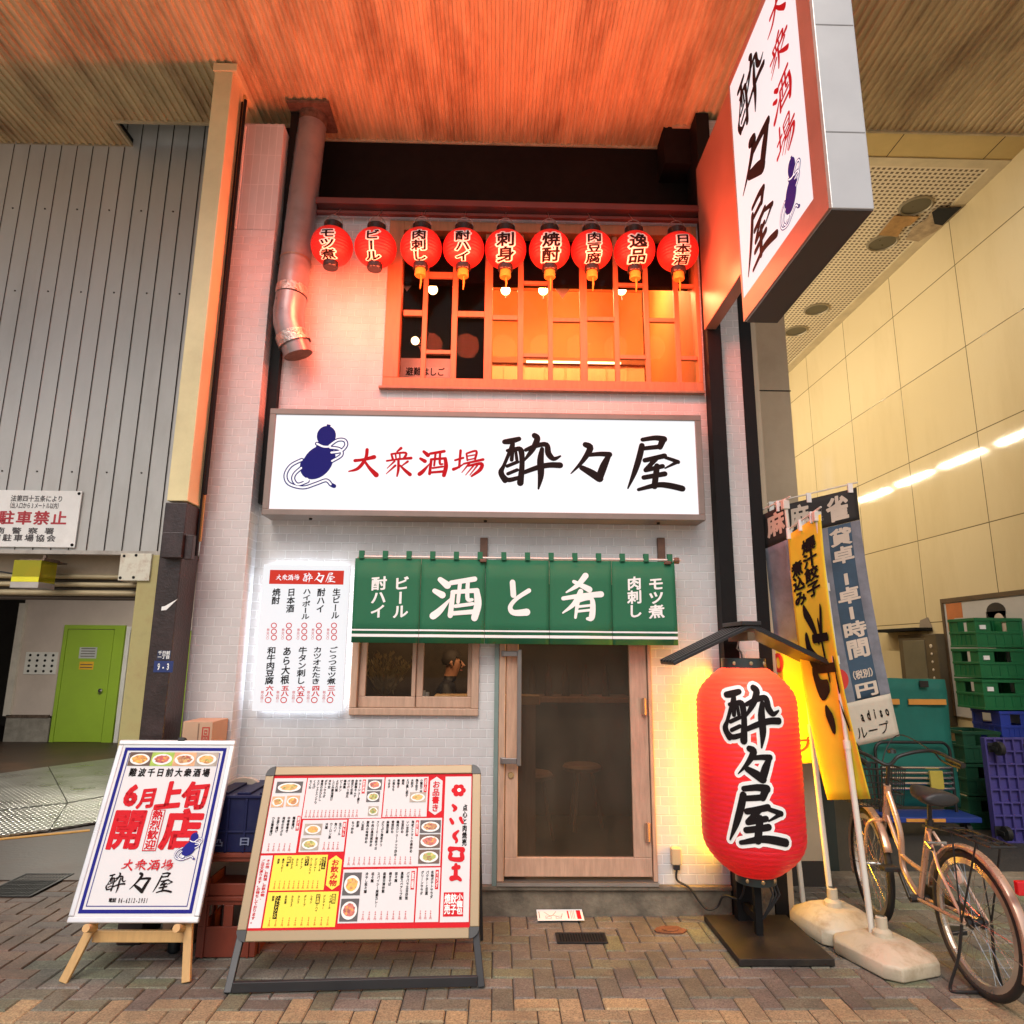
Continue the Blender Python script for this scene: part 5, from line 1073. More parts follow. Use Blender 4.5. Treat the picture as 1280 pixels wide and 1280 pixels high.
    mb = MB(); mb.bar((topc.x, topc.y-0.0, topc.z-0.05), (topc.x+0.02, -0.30, 0.0), 0.036, 0.022, (0,1,0)); mb.build('rear_leg', PW, e, bevel=0.004)
    q0 = fl.lerp(tl, 0.60); q1 = fr.lerp(tr, 0.60); mb = MB(); mb.bar(q0+Vector((0.02,0.026,0.0)), q1+Vector((-0.0,0.026,0.0)), 0.022, 0.055, (0,0,1)); mb.build('crossbar', PW, e, bevel=0.004)
    for c in (pl.pt(0.12,-0.022,-0.05), pl.pt(W-0.09,-0.022,-0.05)):
        mb = MB(); mb.tube([c, c+pl.n*0.085], 0.019, 12); mb.build('peg', PW, e, True)
easel_poster()

# ================================================================== big menu board
def menu_board():
    BL, BR, TL, TR = at(292.5,1180,Y=-0.90), at(600,1171,Y=-0.90), at(338,963,Y=-0.56), at(601,952,Y=-0.56)
    u = (BR-BL)+(TR-TL); u.z *= 0.4; v = ((TL+TR)/2-(BL+BR)/2); pl = Pl(BL, u, v); W = 1.215; Hh = v.length
    pl.O = (BL+BR)/2-pl.u*W/2
    t = thing('menu_board', (pl.pt(W/2,0).x, -0.7, 0), 'large slanted menu board with gold frame and red gridded food menu', 'menu board')
    def slab(mb, a0, b0, a1, b1, d0, d1): mb.obox(pl.pt((a0+a1)/2,(b0+b1)/2,(d0+d1)/2), pl.u*((a1-a0)/2), pl.v*((b1-b0)/2), pl.n*((d1-d0)/2))
    e = 0.048; GF = M('gold_frame', (0.27,0.20,0.115), 0.42, 0.35, 0.08, 3); CB = M('corner_black', (0.02,0.02,0.02), 0.4)
    mb = MB(); r = 0.05
    slab(mb,r,0,W-r,e,-0.02,0.01); slab(mb,r,Hh-e,W-r,Hh,-0.02,0.01); slab(mb,0,r,e,Hh-r,-0.02,0.01); slab(mb,W-e,r,W,Hh-r,-0.02,0.01); mb.build('frame', GF, t, bevel=0.004)
    for ca, cb, s0 in ((r,r,pi),(W-r,r,1.5*pi),(W-r,Hh-r,0),(r,Hh-r,0.5*pi)):
        mb = MB(); pts = [pl.pt(ca,cb,-0.021)]+[pl.pt(ca+r*cos(s0+i*pi/16),cb+r*sin(s0+i*pi/16),-0.021) for i in range(9)]; mb.prism(pts, pl.n*0.0325); mb.build('corner', CB, t)
    mb = MB(); slab(mb, e-0.004,e-0.004,W-e+0.004,Hh-e+0.004,-0.012,0.001); mb.build('panel', INKR, t)
    U = lambda x: e+(W-2*e)*x; V = lambda y: Hh-e-(Hh-2*e)*y
    def cell(mb_, u0, v0, u1, v1): mb_.rect(U(u0),V(v1),U(u1),V(v0))
    A=(0.004,.02,.166,.53); B=(.171,.02,.556,.305); C=(.562,.02,.778,.30); F=(.178,.315,.392,.525); G=(.400,.31,.855,.625); Hc=(.068,.545,.32,.765); I=(.068,.775,.392,.985); J=(.004,.545,.06,.985); K=(.402,.64,.745,.965); Lc=(.752,.635,.857,.965); E=(.864,.02,.995,.968)
    k = Ink()
    for c in (A,B,C,F,G,J,K,Lc,E): cell(k,*c)
    k.build('white_cells', BOARDW, t, pl.pt, off=0.002)
    k = Ink(); cell(k,*Hc); cell(k,*I); k.build('yellow_cells', M('menu_yellow', (0.80,0.66,0.02), 0.45, var=0.03), t, pl.pt, off=0.002)
    Tt = (.788,.02,.85,.29); T2 = (.328,.55,.39,.765)
    def badge(q, c): 
        k = Ink(); u0,v0,u1,v1 = c; pts = [(U(u0),V(v0+.03)),(U((u0+u1)/2),V(v0)),(U(u1),V(v0+.03)),(U(u1),V(v1-.03)),(U((u0+u1)/2),V(v1)),(U(u0),V(v1-.03))]; k.poly(pts[::-1]); k.build('title_badge', q, t, pl.pt, off=0.002)
    badge(BOARDW, Tt); badge(MATS['menu_yellow'], T2)
    blk, red = Ink(), Ink()
    red.text('お品書き', U(.80),V(.27),U(.838),V(.05),0.03,True); red.text('お飲み物', U(.341),V(.745),U(.378),V(.575),0.03,True)
    def head(u0, v0, u1, v1, tx): hk.rect(U(u0),V(v1),U(u1),V(v0)); hw.text(tx, U(u0+0.002),V(v1-0.006),U(u1-0.002),V(v0+0.006),0.02,True)
    hk, hw = Ink(), Ink()
    def cols(u0, u1, v0, names, pv, ch=0.0215, w=0.0135, price=True, bold=0.035):
        n = len(names)
        for i, nm in enumerate(names):
            uc = u1-(i+0.5)*(u1-u0)/n; blk.text(nm, U(uc-w/2), V(v0+ch*len(nm)), U(uc+w/2), V(v0), bold, True)
            if price: red.text(random.choice(['280円','380円','480円','580円','680円','780円']), U(uc-w*0.42), V(pv+0.055), U(uc+w*0.42), V(pv), 0.02, True)
    head(.148,.285,.163,.385,'揚げ物'); cols(.02,.145,.29,['鶏唐揚げ','中華春巻き','海老の天ぷら','お造り揚げ','ひな鶏素揚げ'],.465)
    head(.448,.035,.463,.135,'前菜'); cols(.178,.445,.035,['チャーシュー盛り','自家製キムチ','枝豆と水菜','パリパリ胡瓜','棒棒鶏','ピータン','よだれ鶏','しじみ醤油漬け','冷や奴','ポテトサラダ','青菜のおひたし','スナックエンドウ','くらげ','ちくわ'],.245)
    head(.757,.03,.772,.13,'点心'); cols(.57,.755,.035,['小籠包二個','焼き餃子','水餃子','えび蒸し餃子','焼売','春巻き','大根もち','ちまき'],.245)
    head(.374,.33,.389,.43,'麺もん'); cols(.285,.372,.335,['生ビール','角ハイ','ウーロン茶','冷麺'],.46)
    head(.728,.325,.743,.43,'炒物'); cols(.41,.725,.325,['海老とトマトの卵炒め','いい豆炒め','豆苗炒め','鶏肉カシューナッツ炒め','青菜炒め','麻婆豆腐','ぷりぷり海老チリ','クリーミー海老マヨ','牛肉の黒胡椒炒め','豚肉の味噌炒め','八宝菜','酢豚','もつ炒め'],.56)
    head(.722,.655,.738,.77,'飯麺'); cols(.50,.72,.66,['パラパラ五目炒飯','黒豚スペアリブ飯','担々麺','焼きそば','麻婆天津炒飯','スパイシー麻婆カレー','坦々麺','冷やし担々麺'],.895)
    head(.835,.65,.85,.77,'サラダ'); cols(.762,.832,.655,['名物ポテトサラダ','パクチーと豆腐','グリーンサラダ'],.895)
    for c, h1, h2 in ((Hc, ('生ビール','酎ハイ'), None), (I, ('果実酒','日本酒'), None)):
        u0,v0,u1,v1 = c
        cols(u0+0.012, u1-0.02, v0+0.02, ['ハイボール','ジンジャー','ウーロンハイ','レモン','グレープ','カシス','カルピス','日本酒','黒ホッピー','抹茶'], v1-0.062, ch=0.017, w=0.011)
    for tx, uu, vv in (('生ビール',.305,.56),('酎ハイ',.225,.555),('焼酎',.14,.555),('果実酒',.372,.79),('日本酒',.30,.79),('ソフトドリンク',.115,.80)):
        kk = Ink(); kk.rect(U(uu-.009),V(vv+.019*len(tx)),U(uu+.009),V(vv)); kk.build('drink_heading', INK, t, pl.pt, off=0.0042)
        kk = Ink(); kk.text(tx,U(uu-.008),V(vv+.019*len(tx)-.003),U(uu+.008),V(vv+.003),0.03,True); kk.build('drink_heading_text', MATS['menu_yellow'], t, pl.pt, off=0.0052)
    red.text('その他、お料理、お飲み物、', U(.034),V(.82),U(.052),V(.57),0.03,True); red.text('ご注文承ります。お待ちしております。', U(.010),V(.96),U(.028),V(.57),0.03,True)
    blk.text('点心と肉焼売', U(.955),V(.50),U(.978),V(.22),0.04,True)
    blk.build('lettering', INK, t, pl.pt, off=0.003); red.build('red_lettering', INKR, t, pl.pt, off=0.003); hk.build('headings', INKR, t, pl.pt, off=0.003); hw.build('heading_lettering', INKW, t, pl.pt, off=0.004)
    # right column: red brush flourishes and the square seal
    k = Ink(); cx = lambda x: U(.864+.131*x)
    rr = random.Random(5)
    for v0, sc_ in ((.12,1.0),):
        for i in range(6): an = 2*pi*i/6; k.ell(cx(.52)+0.024*cos(an), V(v0)+0.020*sin(an), 0.017, 0.015, 12); k.lift += k.step
    for tx, v0 in (('も','.0'),):
        pass
    for st in ([(.32,.225,.016),(.42,.245,.022),(.36,.262,.012)], [(.25,.32,.016),(.33,.345,.020)], [(.62,.315,.020),(.70,.345,.014)], [(.55,.40,.012),(.40,.43,.022),(.50,.46,.016),(.48,.475,.012)], [(.28,.52,.030),(.50,.515,.016),(.72,.525,.030)], [(.30,.55,.022),(.30,.58,.020),(.70,.585,.024),(.70,.55,.022)], [(.40,.64,.018),(.60,.635,.022)], [(.50,.62,.018),(.50,.70,.024)], [(.36,.705,.026),(.55,.70,.022),(.68,.715,.016)]):
        k.line([(cx(x), V(y), wd) for x, y, wd in st]); k.lift += k.step
    k.lift = 0; k.rect(cx(.10),V(.935),cx(.80),V(.79)); k.build('brush_mark', INKR, t, pl.pt, off=0.003)
    k = Ink(); k.ell(cx(.54), V(.118), 0.011, 0.010, 14); k.lift = 0.0; k.text('小籠包', cx(.56),V(.925),cx(.78),V(.80),0.03,True); k.text('餃子', cx(.35),V(.925),cx(.56),V(.80),0.03,True); k.text('焼売', cx(.13),V(.925),cx(.35),V(.80),0.03,True); k.build('seal_lettering', INKW, t, pl.pt, off=0.0045)
    for c, bgc, ds, kk in ((( .02,.045,.15,.125),4,0,1),((.01,.15,.07,.225),3,0,2),((.082,.145,.145,.22),3,3,3),((.475,.035,.545,.11),4,1,4),((.475,.12,.54,.195),4,2,5),((.49,.225,.54,.29),1,2,6),((.69,.13,.77,.20),1,0,7),
                           ((.19,.34,.275,.415),1,3,8),((.185,.435,.27,.515),1,2,9),((.75,.325,.85,.41),4,4,10),((.75,.42,.85,.51),0,1,11),((.75,.52,.85,.61),0,2,12),((.408,.66,.49,.80),4,3,13),((.408,.82,.49,.955),4,1,14)):
        photo(t, pl, U(c[0]),V(c[3]),U(c[2]),V(c[1]), bgc, ds, kk, off=0.0042)
    # black stand: front frame to the ground and rear strut
    BK = M('stand_black', (0.03,0.03,0.032), 0.45, 0.2)
    f0, f1 = at(285,1236,Z=0.02), at(602,1228,Z=0.02); a0, a1 = pl.pt(0.02,0.02,-0.028), pl.pt(W-0.02,0.02,-0.028)
    g0, g1 = pl.pt(0.02,Hh-0.05,-0.034), pl.pt(W-0.02,Hh-0.05,-0.034)
    for f, a, g in ((f0, a0, g0), (f1, a1, g1)):
        mb = MB(); mb.bar((f.x,f.y,0.0), a+Vector((0,0.0,0.03)), 0.035, 0.024, (0,1,0)); mb.bar(a, g, 0.03, 0.018, (0,1,0)); mb.build('front_leg', BK, t, bevel=0.003)
        r = Vector((g.x+0.03*(1 if g.x > -0.5 else -1), -0.385, 0.0)); mb = MB(); mb.bar(g, r, 0.03, 0.02, (0,1,0)); mb.build('rear_leg', BK, t, bevel=0.003)
    mb = MB(); mb.bar((f0.x+0.02,f0.y,0.028),(f1.x-0.02,f1.y,0.028),0.024,0.045); mb.build('foot_bar', BK, t, bevel=0.003)
    mb = MB(); mb.bar((g0.x,-0.40,0.06),(g1.x,-0.40,0.06),0.02,0.03); mb.build('rear_bar', BK, t, bevel=0.003)
menu_board()

# ================================================================== crates beside the boards
def crate_mesh(mb, x0, y0, z0, w, d, h, slots=True, T=0.012, rows=2):
    x1, y1, z1 = x0+w, y0+d, z0+h
    mb.box(x0+T,y0+T,z0,x1-T,y1-T,z0+T)                                   # bottom
    for sx in (x0, x1-0.03):
        for sy in (y0, y1-0.03): mb.box(sx,sy,z0,sx+0.03,sy+0.03,z1)      # corner posts
    for zz, hh in ((z0,0.02),(z1-0.03,0.03),(z0+h*0.5-0.012,0.024)):      # rails all round
        mb.box(x0-0.004,y0-0.004,zz,x1+0.004,y0+T,zz+hh); mb.box(x0-0.004,y1-T,zz,x1+0.004,y1+0.004,zz+hh); mb.box(x0-0.004,y0+T,zz,x0+T,y1-T,zz+hh); mb.box(x1-T,y0+T,zz,x1+0.004,y1-T,zz+hh)
    # recessed wall panels: full below, handle gap above
    m = z0+h*0.5-0.012
    for a, b, c, e in ((x0+0.03,y0+0.004,x1-0.03,y0+T),(x0+0.03,y1-T,x1-0.03,y1-0.004)):
        mb.box(a,b,z0+0.02,c,e,m)
        q = (c-a); mb.box(a,b,m+0.024,a+q*0.30,e,z1-0.03); mb.box(c-q*0.30,b,m+0.024,c,e,z1-0.03)
        for k in range(1, 5): xx = a+q*k/5; mb.box(xx-0.004,b-0.006 if b < (y0+y1)/2 else e,z0+0.02,xx+0.004,b if b < (y0+y1)/2 else e+0.006,m)
    for a, b in ((x0+0.004,x0+T),(x1-T,x1-0.004)):
        mb.box(a,y0+0.03,z0+0.02,b,y1-0.03,m); q = d-0.06; mb.box(a,y0+0.03,m+0.024,b,y0+0.03+q*0.3,z1-0.03); mb.box(a,y1-0.03-q*0.3,m+0.024,b,y1-0.03,z1-0.03)
        for k in range(1, 5): yy = y0+0.03+q*k/5; mb.box(a-0.006 if a < (x0+x1)/2 else b,yy-0.004,z0+0.02,a if a < (x0+x1)/2 else b+0.006,yy+0.004,m)
REDP = M('crate_red', (0.17,0.028,0.012), 0.5, 0, 0.12, 4, dirt=(0.08,0.02,0.012), dirt_amt=0.5, dscale=5)
BLUP = M('crate_blue', (0.006,0.008,0.045), 0.5, 0, 0.15, 5, dirt=(0.03,0.035,0.07), dirt_amt=0.3, dscale=6, spec=0.25)
def beer_crates():
    x0, y0 = -1.585, -0.615; w, d = 0.315, 0.42
    for i, (z, h, lb) in enumerate(((0.0,0.30,'rust red bottle crate standing on the paving beneath two other crates'),(0.302,0.215,'rust red crate in the middle of the stack under the navy crate'))):
        t = thing('bottle_crate', (x0+w/2, y0+d/2, z), lb, 'crate', 'red bottle crates by the poster')
        mb = MB(); T = 0.012; X1, Y1, Z1 = x0+w, y0+d, z+h
        mb.box(x0+T,y0+T,z+0.0,X1-T,Y1-T,z+T)
        for (a,b,c,e) in ((x0,y0,X1,y0+T),(x0,Y1-T,X1,Y1),(x0,y0+T,x0+T,Y1-T),(X1-T,y0+T,X1,Y1-T)):
            lo = z+h*(0.50 if i == 0 else 0.28)
            mb.box(a,b,z,c,e,lo); mb.box(a,b,Z1-0.045,c,e,Z1)
            L = (c-a) if (c-a) > (e-b) else (e-b)
            for f0, f1 in ((0,0.17),(0.42,0.58),(0.83,1.0)) if i == 0 else ((0,0.13),(0.87,1.0)):
                if (c-a) > (e-b): mb.box(a+L*f0,b,lo,a+L*f1,e,Z1-0.045)
                else: mb.box(a,b+L*f0,lo,c,b+L*f1,Z1-0.045)
        mb.build('body', REDP, t, bevel=0.003)
        mb = MB(); mb.box(x0-0.012,y0-0.012,Z1-0.02,X1+0.012,y0-0.0005,Z1); mb.box(x0-0.012,Y1+0.0005,Z1-0.02,X1+0.012,Y1+0.012,Z1); mb.box(x0-0.012,y0,Z1-0.02,x0-0.0005,Y1,Z1); mb.box(X1+0.0005,y0,Z1-0.02,X1+0.012,Y1,Z1)
        for k in (0.12, 0.88): mb.box(x0+w*k-0.006,y0-0.010,z,x0+w*k+0.006,y0-0.0005,Z1-0.021); mb.box(X1+0.0005,y0+d*k-0.006,z,X1+0.010,y0+d*k+0.006,Z1-0.021)
        mb.build('rim', REDP, t, bevel=0.002)
    z = 0.519; h = 0.30
    t = thing('folding_crate', (x0+w/2, y0+d/2, z), 'navy blue plastic crate on top of the rust red crates', 'crate')
    mb = MB(); mb.box(x0+0.005,y0+0.005,z,x0+w-0.005,y0+d-0.005,z+h-0.02)
    for k in range(4): a = x0+0.012+k*(w-0.02)/3; mb.box(a-0.007,y0-0.004,z,a+0.007,y0+0.0045,z+h-0.022)
    for k in range(5): a = y0+0.012+k*(d-0.02)/4; mb.box(x0+w-0.0045,a-0.007,z,x0+w+0.004,a+0.007,z+h-0.022)
    mb.box(x0-0.003,y0-0.003,z+0.10,x0+w+0.003,y0+0.0048,z+0.112); mb.box(x0+w-0.0048,y0-0.003,z+0.10,x0+w+0.0035,y0+d,z+0.112)
    mb.build('body', BLUP, t, bevel=0.003)
    mb = MB(); mb.box(x0-0.006,y0-0.006,z+h-0.0195,x0+w+0.006,y0+d+0.006,z+h-0.004)
    for k in range(3): a = x0+0.02+k*0.125; mb.box(a,y0+0.02,z+h-0.0039,a+0.075,y0+d-0.02,z+h+0.008)
    mb.build('lid', BLUP, t, bevel=0.003)
    pl = Pl((x0, y0-0.0045, z), (1,0,0), (0,0,1)); k = Ink(); k.text('日', 0.18,0.035,0.25,0.08,0.02); k.text('凸',0.05,0.03,0.10,0.07,0.02); k.build('stencil', M('stencil', (0.16,0.18,0.28), 0.6), t, pl.pt, off=0.001)
beer_crates()
def beige_box():
    x0, x1 = -1.93, -1.18; y0, y1 = -0.25, -0.178+0.0; 
    t = thing('storage_box', (-1.55, -0.3, 0), 'beige plastic storage box with arched handle against the tiled wall behind the crates', 'box')
    BG = M('box_beige', (0.42,0.36,0.28), 0.5, 0, 0.08, 3); mb = MB(); zt = 0.80
    mb.box(-1.85,-0.30,0.0,-1.22,-0.178,zt-0.04); mb.build('body', BG, t, bevel=0.02)
    mb = MB(); mb.box(-1.86,-0.31,zt-0.039,-1.21,-0.176,zt); l = mb.build('lid', BG, t, bevel=0.012)
    c = at(303,1000,Y=-0.30); mb = MB(); n = 12; pts = [(c.x+0.10*cos(pi*i/n), -0.30, zt+0.055*sin(pi*i/n)) for i in range(n+1)]; mb.prism(pts, (0,0.03,0)); mb.build('handle', BG, l, bevel=0.004)
    mb = MB(); mb.box(c.x-0.03,-0.3105,zt-0.028,c.x+0.03,-0.3100,zt-0.018); mb.build('label_tab', WHITE, l)
beige_box()
def carton():
    a, b = at(229,902,Y=-0.42), at(268,930,Y=-0.42); y0 = -0.42
    t = thing('cardboard_box', ((a.x+b.x)/2, -0.33, 0.55), 'small brown cardboard carton with red print standing at the pilaster', 'box')
    z0 = 0.0; mb = MB(); mb.box(a.x, y0, 0.0, b.x-0.02, -0.18, a.z); mb.build('carton', M('cardboard', (0.48,0.30,0.19), 0.8, 0, 0.08, 5), t, bevel=0.003)
    pl = Pl((a.x, y0-0.0005, a.z-0.16), (1,0,0), (0,0,1)); k = Ink(); w = b.x-0.02-a.x; k.ring(w*0.66,0.03,w*0.92,0.13,0.007); k.text('品', w*0.70,0.045,w*0.88,0.115,0.02); k.build('print', M('print_red', (0.45,0.05,0.03), 0.7), t, pl.pt, off=0.001)
    k = Ink(); k.rect(w*0.52,0.0,w*0.56,0.15); k.build('tape', M('tape_brown', (0.22,0.13,0.08), 0.5), t, pl.pt, off=0.001)
carton()

# ================================================================== signs and lamp on the garage
def no_parking():
    Y = LY-0.02; a, b = at(-28,612,Y=Y), at(93,684.5,Y=Y); t = thing('no_parking_sign', ((a.x+b.x)/2, Y, b.z), 'white metal no parking sign lettered 駐車禁止 in red on the cladding', 'sign')
    mb = MB(); mb.box(a.x, Y, b.z, b.x, Y+0.012, a.z); mb.build('plate', MATS['white_paint'], t, bevel=0.003)
    pl = Pl((a.x, Y, b.z), (1,0,0), (0,0,1)); W, Hh = b.x-a.x, a.z-b.z
    z = lambda x0, y0, x1, y1: (W*x0, Hh*(1-y1), W*x1, Hh*(1-y0))
    k = Ink(); k.text('法第四十五条により', *z(.33,.09,.83,.21), 0.02); k.text('（出入口から3メートル以内）', *z(.31,.22,.82,.33), 0.02); k.text('南警察署', *z(.20,.66,.82,.78), 0.02, gap=0.6); k.text('南駐車場協会', *z(.20,.78,.82,.91), 0.025, gap=0.85); k.build('lettering', M('ink_grey', (0.06,0.05,0.05), 0.5, var=0), t, pl.pt)
    k = Ink(); k.text('駐車禁止', *z(.235,.37,.90,.62), 0.03, gap=0.92); k.build('red_lettering', M('ink_faded_red', (0.42,0.03,0.04), 0.5, var=0), t, pl.pt)
    for xx, zz in ((b.x-0.02,a.z-0.02),(b.x-0.02,b.z+0.02)):
        mb = MB(); mb.lathe([(0,-0.010),(0.010,-0.006),(0.012,0)], (xx,Y,zz), 8, 'Y'); mb.build('screw', MATS['black_steel'], t, True)
no_parking()
def warning_lamp():
    Y0 = LY-0.20; a, b = at(18,700,Y=Y0), at(47,735,Y=Y0); c = at(73,735,Y=LY+0.12)
    t = thing('warning_lamp', (a.x+0.1, Y0+0.1, b.z), 'yellow see through warning lamp box with orange beacon under the cladding edge', 'warning lamp')
    x0, x1, y0, y1, z0, z1 = a.x, b.x, Y0, LY-0.02, b.z, a.z
    YG = bpy.data.materials.new('yellow_acrylic'); YG.use_nodes = True; n = YG.node_tree.nodes; l = YG.node_tree.links; p = n['Principled BSDF']; p.inputs['Base Color'].default_value = (0.50,0.48,0.03,1); p.inputs['Roughness'].default_value = 0.12
    tr = n.new('ShaderNodeBsdfTransparent'); tr.inputs[0].default_value = (0.85,0.80,0.15,1); mxs = n.new('ShaderNodeMixShader'); mxs.inputs[0].default_value = 0.55; l.new(p.outputs[0], mxs.inputs[1]); l.new(tr.outputs[0], mxs.inputs[2]); l.new(mxs.outputs[0], n['Material Output'].inputs[0])
    zb = z0+(z1-z0)*0.22; mb = MB(); mb.box(x0,y0,zb,x1,y0+0.004,z1); mb.box(x1-0.004,y0+0.005,zb,x1,y1,z1); mb.box(x0,y0+0.005,zb,x0+0.004,y1,z1); mb.build('acrylic_box', YG, t)
    mb = MB(); mb.box(x0-0.003,y0-0.003,z0,x1+0.003,y1+0.003,zb-0.001); mb.build('base', M('lamp_base', (0.40,0.37,0.33), 0.5, 0, 0.15), t, bevel=0.003)
    mb = MB(); mb.box(x0,y0-0.0035,zb,x1,y0-0.0005,zb+0.035); mb.build('yellow_band', M('band_yellow', (0.72,0.66,0.02), 0.4), t)
    mb = MB(); mb.lathe([(0.055,0.0),(0.055,0.06),(0.048,0.09),(0.028,0.112),(0.0,0.12)], ((x0+x1)/2,(y0+y1)/2,zb), 20); mb.build('beacon', M('beacon_orange', (0.75,0.20,0.02), 0.25), t, True)
    mb = MB(); mb.box(x0+0.02,y0+0.02,z1+0.001,x1+0.01,y1+0.1,z1+0.012); mb.bar((x1+0.012,y0,z1+0.01),(x1+0.012,y1,z1+0.01),0.012,0.02); mb.bar(((x0+x1)/2,y1,z1+0.01),((x0+x1)/2,y1,z1+0.06),0.02,0.02); mb.build('bracket', MATS['rust_metal'], t)
    mb = MB(); mb.tube([(x0+0.0,y1-0.02,z0+0.1),(x0-0.2,y1,z0+0.13),(x0-0.5,y1,z0+0.16)], 0.006, 6); mb.build('wire', MATS['black_rubber'], t, True)
    p0, p1 = at(151,691.5,Y=LY-0.05), at(186,726,Y=LY-0.05)
    t = thing('junction_plate', ((p0.x+p1.x)/2, LY-0.05, p1.z), 'small rusty white metal cover plate beside the shutter guide', 'plate'); mb = MB(); mb.box(p0.x, LY-0.05, p1.z, p1.x, LY+0.1, p0.z); mb.build('cover', M('plate_rusty', (0.66,0.62,0.50), 0.5, 0, 0.1, 5, dirt=(0.28,0.10,0.03), dirt_amt=0.7, dscale=9), t, bevel=0.004)
    for fx_, fz_ in ((.12,.9),(.5,.93),(.08,.1),(.5,.12)):
        mb = MB(); mb.lathe([(0,-0.007),(0.010,-0.004),(0.011,0)], (p0.x+(p1.x-p0.x)*fx_, LY-0.05, p1.z+(p0.z-p1.z)*fz_), 8, 'Y'); mb.build('bolt', MATS['black_steel'], t, True)
    Y = -0.46; a, b = at(193,826,Y=Y), at(215.5,840.5,Y=Y); t = thing('address_plate', ((a.x+b.x)/2, Y, b.z), 'small navy address plate lettered 9-3 on the maroon pillar', 'address plate')
    mb = MB(); mb.box(a.x, Y, b.z, b.x, Y+0.003, a.z); mb.build('plate', M('plate_navy', (0.015,0.03,0.13), 0.4), t)
    pl = Pl((a.x, Y, b.z), (1,0,0), (0,0,1)); W, Hh = b.x-a.x, a.z-b.z; k = Ink(); k.text('9-3', W*0.14, Hh*0.12, W*0.86, Hh*0.88, 0.04); k.build('lettering', INKW, t, pl.pt)
    a, b = at(197,813,Y=Y), at(213,824.5,Y=Y); t = thing('street_name_plate', ((a.x+b.x)/2, Y, b.z), 'tiny dark street name plate lettered 千日前 above the 9-3 plate', 'address plate')
    mb = MB(); mb.box(a.x, Y, b.z, b.x, Y+0.003, a.z); mb.build('plate', M('plate_dark', (0.02,0.025,0.06), 0.4), t); pl = Pl((a.x, Y, b.z), (1,0,0), (0,0,1)); W, Hh = b.x-a.x, a.z-b.z
    k = Ink(); k.text('千日前', W*0.06, Hh*0.5, W*0.94, Hh*0.95, 0.02); k.text('一丁目', W*0.06, Hh*0.05, W*0.94, Hh*0.48, 0.02); k.build('lettering', INKW, t, pl.pt)
warning_lamp()

# ================================================================== flags on poles
def flag_fn(top0, top1, length, sway, wave, ph):
    """cloth hanging from a slanted bar top0->top1 : a in 0..1 along the bar, b metres down"""
    top0, top1 = Vector(top0), Vector(top1); d = top1-top0; nrm = Vector((d.y, -d.x, 0)).normalized()
    if nrm.y > 0: nrm = -nrm
    def fn(a, b, o):
        k = b/length
        return top0+d*a+Vector((sway[0]*k*k+0.0, sway[1]*k*k, -b))+nrm*(wave*sin(a*4.5+ph+b*2.2)*min(1, 0.25+k)+o)
    return fn
def cloth(t, name, mat, fn, a0, a1, b0, b1, na=18, nb=24):
    mb = MB(); vs = [fn(a0+(a1-a0)*i/na, b0+(b1-b0)*j/nb, 0) for j in range(nb+1) for i in range(na+1)]; m = na+1
    mb.add(vs, [(j*m+i, j*m+i+1, (j+1)*m+i+1, (j+1)*m+i) for j in range(nb) for i in range(na)]); o = mb.build(name, mat, t, True)
    s = o.modifiers.new('thickness', 'SOLIDIFY'); s.thickness = 0.0015; s.offset = 0; return o
FBLK = M('flag_black', (0.018,0.016,0.015), 0.75); FBLU = M('flag_blue', (0.030,0.065,0.105), 0.75, 0, 0.35, 4); FGRY = M('flag_grey', (0.16,0.17,0.20), 0.75, 0, 0.35, 6); FWHT = M('flag_white', (0.50,0.45,0.36), 0.8, 0, 0.1, 5); FYEL = M('flag_yellow', (0.70,0.57,0.03), 0.75, 0, 0.08, 5); FGLD = M('flag_glow_gold', (0.80,0.62,0.04), 0.75, 0, 0.1, 5)
FLET = M('flag_letter', (0.55,0.47,0.38), 0.7, 0, 0.1); FRED = M('flag_red', (0.55,0.03,0.02), 0.7)
POLE = M('pole_white', (0.66,0.62,0.54), 0.4, 0, 0.05); BASE = M('base_plastic', (0.50,0.43,0.31), 0.5, 0, 0.1, 5, dirt=(0.24,0.15,0.07), dirt_amt=0.7, dscale=7, bump=0.15)
def pole_parts(t, foot, top, bar_end, base=True, taper=None):
    foot, top, bar_end = Vector(foot), Vector(top), Vector(bar_end); d = top-foot
    mb = MB(); mb.tube([foot, foot+d*0.42], 0.017, 12); mb.tube([foot+d*0.42, top], 0.0125, 12)
    for k in (0.42, 0.62, 0.8): mb.tube([foot+d*(k-0.008), foot+d*(k+0.012)], 0.0205, 12)
    mb.build('pole', POLE, t, True)
    e = (bar_end-top).normalized(); mb = MB(); mb.tube([top-e*0.05, bar_end], 0.006, 8); mb.build('cross_bar', POLE, t, True)
    mb = MB(); mb.box(top.x-0.022, top.y-0.022, top.z-0.07, top.x+0.022, top.y+0.022, top.z-0.01); mb.build('bar_joint', POLE, t, bevel=0.004)
    for k in (0.12, 0.5, 0.92):
        c = top.lerp(bar_end, k); mb = MB(); mb.box(c.x-0.018, c.y-0.008, c.z-0.065, c.x+0.018, c.y+0.008, c.z+0.008); mb.build('loop_tab', WHITE, t, bevel=0.002)
